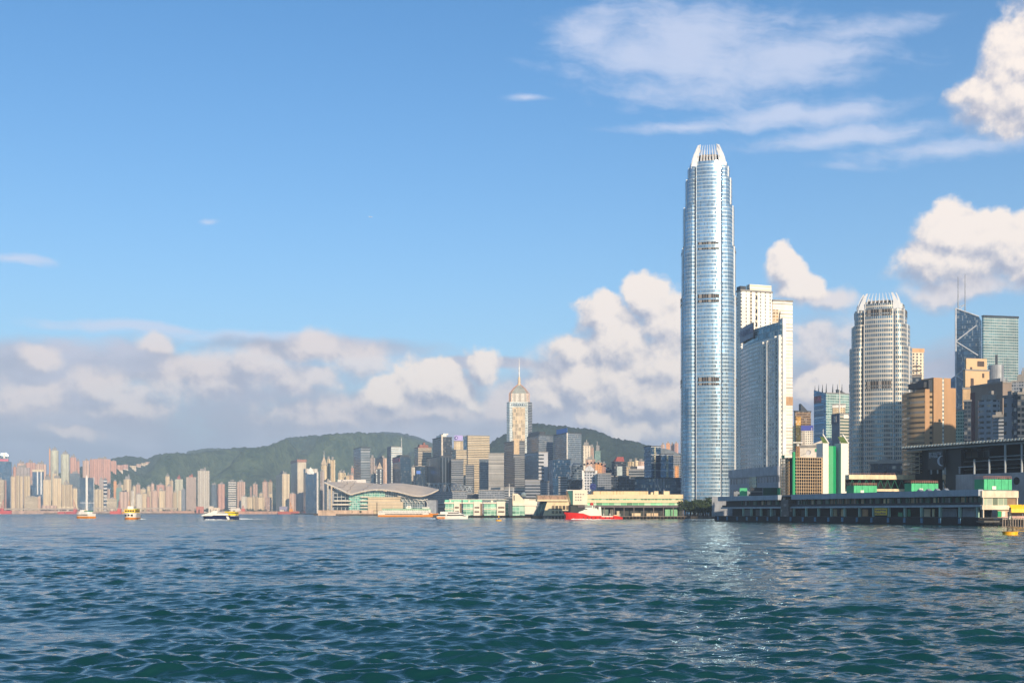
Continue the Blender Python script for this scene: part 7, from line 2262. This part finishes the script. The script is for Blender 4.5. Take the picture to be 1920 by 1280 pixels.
    m = M(); m.tube((-6, 0, 0), (6, 0, 0), .9, .8, n=8); m.tube((6, 0, 0), (8, 0, .2), .8, .1, n=8); m.tube((-6, 0, 0), (-9, 0, .8), .9, .2, n=8); m.build('fuselage', [WHITE], o)
    for sgn in (-1, 1):
        m = M(); m.prism([(-1.5, 0), (2, 0), (-2.2, 8 * sgn), (-3.4, 8 * sgn)] if sgn > 0 else [(2, 0), (-1.5, 0), (-3.4, -8), (-2.2, -8)][::1], -.12, .12, bottom=True); m.build('wing', [WHITE], o)
    m = M(); m.prism([(-8.6, -.1), (-6.6, -.1), (-6.6, .1), (-8.6, .1)], .5, 3.2, top=[(-9.4, -.05), (-8.4, -.05), (-8.4, .05), (-9.4, .05)]); m.build('tail', [WHITE], o)

FOAM = plain('foam', '#dfe6e6', .9, 0, .12, 1.2)
vessels()

# ------------------------------------------------------------------ trees along the waterfront
def make_trees():
    bark = plain('bark', '#4a3b2c', .9)
    def leafmat(a, b):
        mt = bpy.data.materials.new('foliage'); mt.use_nodes = True
        T = NT(mt.node_tree); bs = mt.node_tree.nodes['Principled BSDF']
        oi = T.n('ShaderNodeObjectInfo').outputs['Random']
        n = T.noise(T.n('ShaderNodeTexCoord').outputs['Object'], .5, 4, .6)
        T.put(bs.inputs['Base Color'], T.mix(T.ss(T.m('ADD', n, T.m('MULTIPLY', T.m('SUBTRACT', oi, .5), .2)), .3, .7), a, b))
        bs.inputs['Roughness'].default_value = .8
        return mt
    lm = leafmat((.018, .040, .014), (.060, .095, .030))
    protos = []
    for k in range(3):
        rs = random.Random(40 + k)
        crown = M(); trunk = M()
        hgt = 9.0
        trunk.tube((0, 0, 0), (.15, 0, 3.4), .32, .22, 7)
        clumps = []
        for _ in range(9):
            a = rs.uniform(0, 6.28); rr = rs.uniform(.6, 2.9)
            c = (rr * math.cos(a), rr * math.sin(a), rs.uniform(3.6, 7.4))
            clumps.append((c, rs.uniform(1.0, 1.9)))
            trunk.tube((.1, 0, rs.uniform(2.2, 3.3)), c, .13, .04, 4)
        for c, r in clumps:
            for _ in range(70):
                v = Vector((rs.gauss(0, 1), rs.gauss(0, 1), rs.gauss(0, .8))).normalized() * r * rs.uniform(.55, 1.08)
                p = Vector(c) + v
                u = Vector((rs.gauss(0, 1), rs.gauss(0, 1), rs.gauss(0, 1))).normalized()
                w = u.cross(v).normalized() if v.length > 0 else Vector((1, 0, 0))
                sz = rs.uniform(.22, .5)
                crown.face([p - u * sz, p + w * sz * .7, p + u * sz, p - w * sz * .7])
        t = trunk.build('trunk', [bark]); c = crown.build('crown', [lm])
        protos.append((t, c))
    spots = []
    def row(px0, px1, n, D, h0, h1, where, group, base=3.0):
        for i in range(n):
            px = px0 + (px1 - px0) * (i + rng.uniform(.2, .8)) / n
            spots.append((X_(px, D), D + rng.uniform(-5, 5), base, rng.uniform(h0, h1), where, group))
    row(1284, 1334, 13, 900, 9, 14, 'dark leafy tree in the clump between the cream pier and the shaded low block', 'trees below the tallest skyscraper')
    row(1292, 1345, 9, 930, 12, 17, 'taller dark tree standing at the foot of the tallest skyscraper', 'back trees below the tallest skyscraper')
    row(600, 634, 9, 2186, 6, 10, 'small dark tree on the promenade left of the exhibition hall', 'trees on the exhibition hall promenade')
    row(640, 690, 7, 2182, 5, 8, 'low round tree before the green glass of the exhibition hall', 'trees before the exhibition hall glass')
    row(300, 370, 16, 4370, 9, 16, 'dark waterfront tree between the yellow ferry and the red-brown shed', 'waterfront trees right of the yellow ferry')
    row(366, 395, 9, 4330, 14, 22, 'dark green tree beside the red-brown waterfront shed', 'trees round the red-brown shed')
    row(412, 500, 20, 4310, 12, 20, 'dark waterfront tree above and right of the catamaran', 'waterfront trees above the catamaran')
    row(500, 600, 12, 4020, 8, 15, 'small waterfront tree at the foot of the cream hotel and blue tower', 'waterfront trees left of the exhibition hall')
    row(255, 300, 8, 4385, 8, 14, 'shore tree below the low pink and white cluster', 'shore trees behind the yellow ferry')
    first = [True] * 3
    for i, (x, y, b, h, lab, grp) in enumerate(spots):
        k = i % 3
        t, c = protos[k]
        rt = root('tree', (x, y, b), lab, 'tree', grp, rng.uniform(0, 6.28))
        s = h / 9.0
        rt.scale = (s * rng.uniform(.9, 1.3), s * rng.uniform(.9, 1.3), s)
        if first[k]:
            t.parent = rt; c.parent = rt; first[k] = False
        else:
            for q in (t, c):
                q2 = q.copy(); COL.objects.link(q2); q2.parent = rt
make_trees()
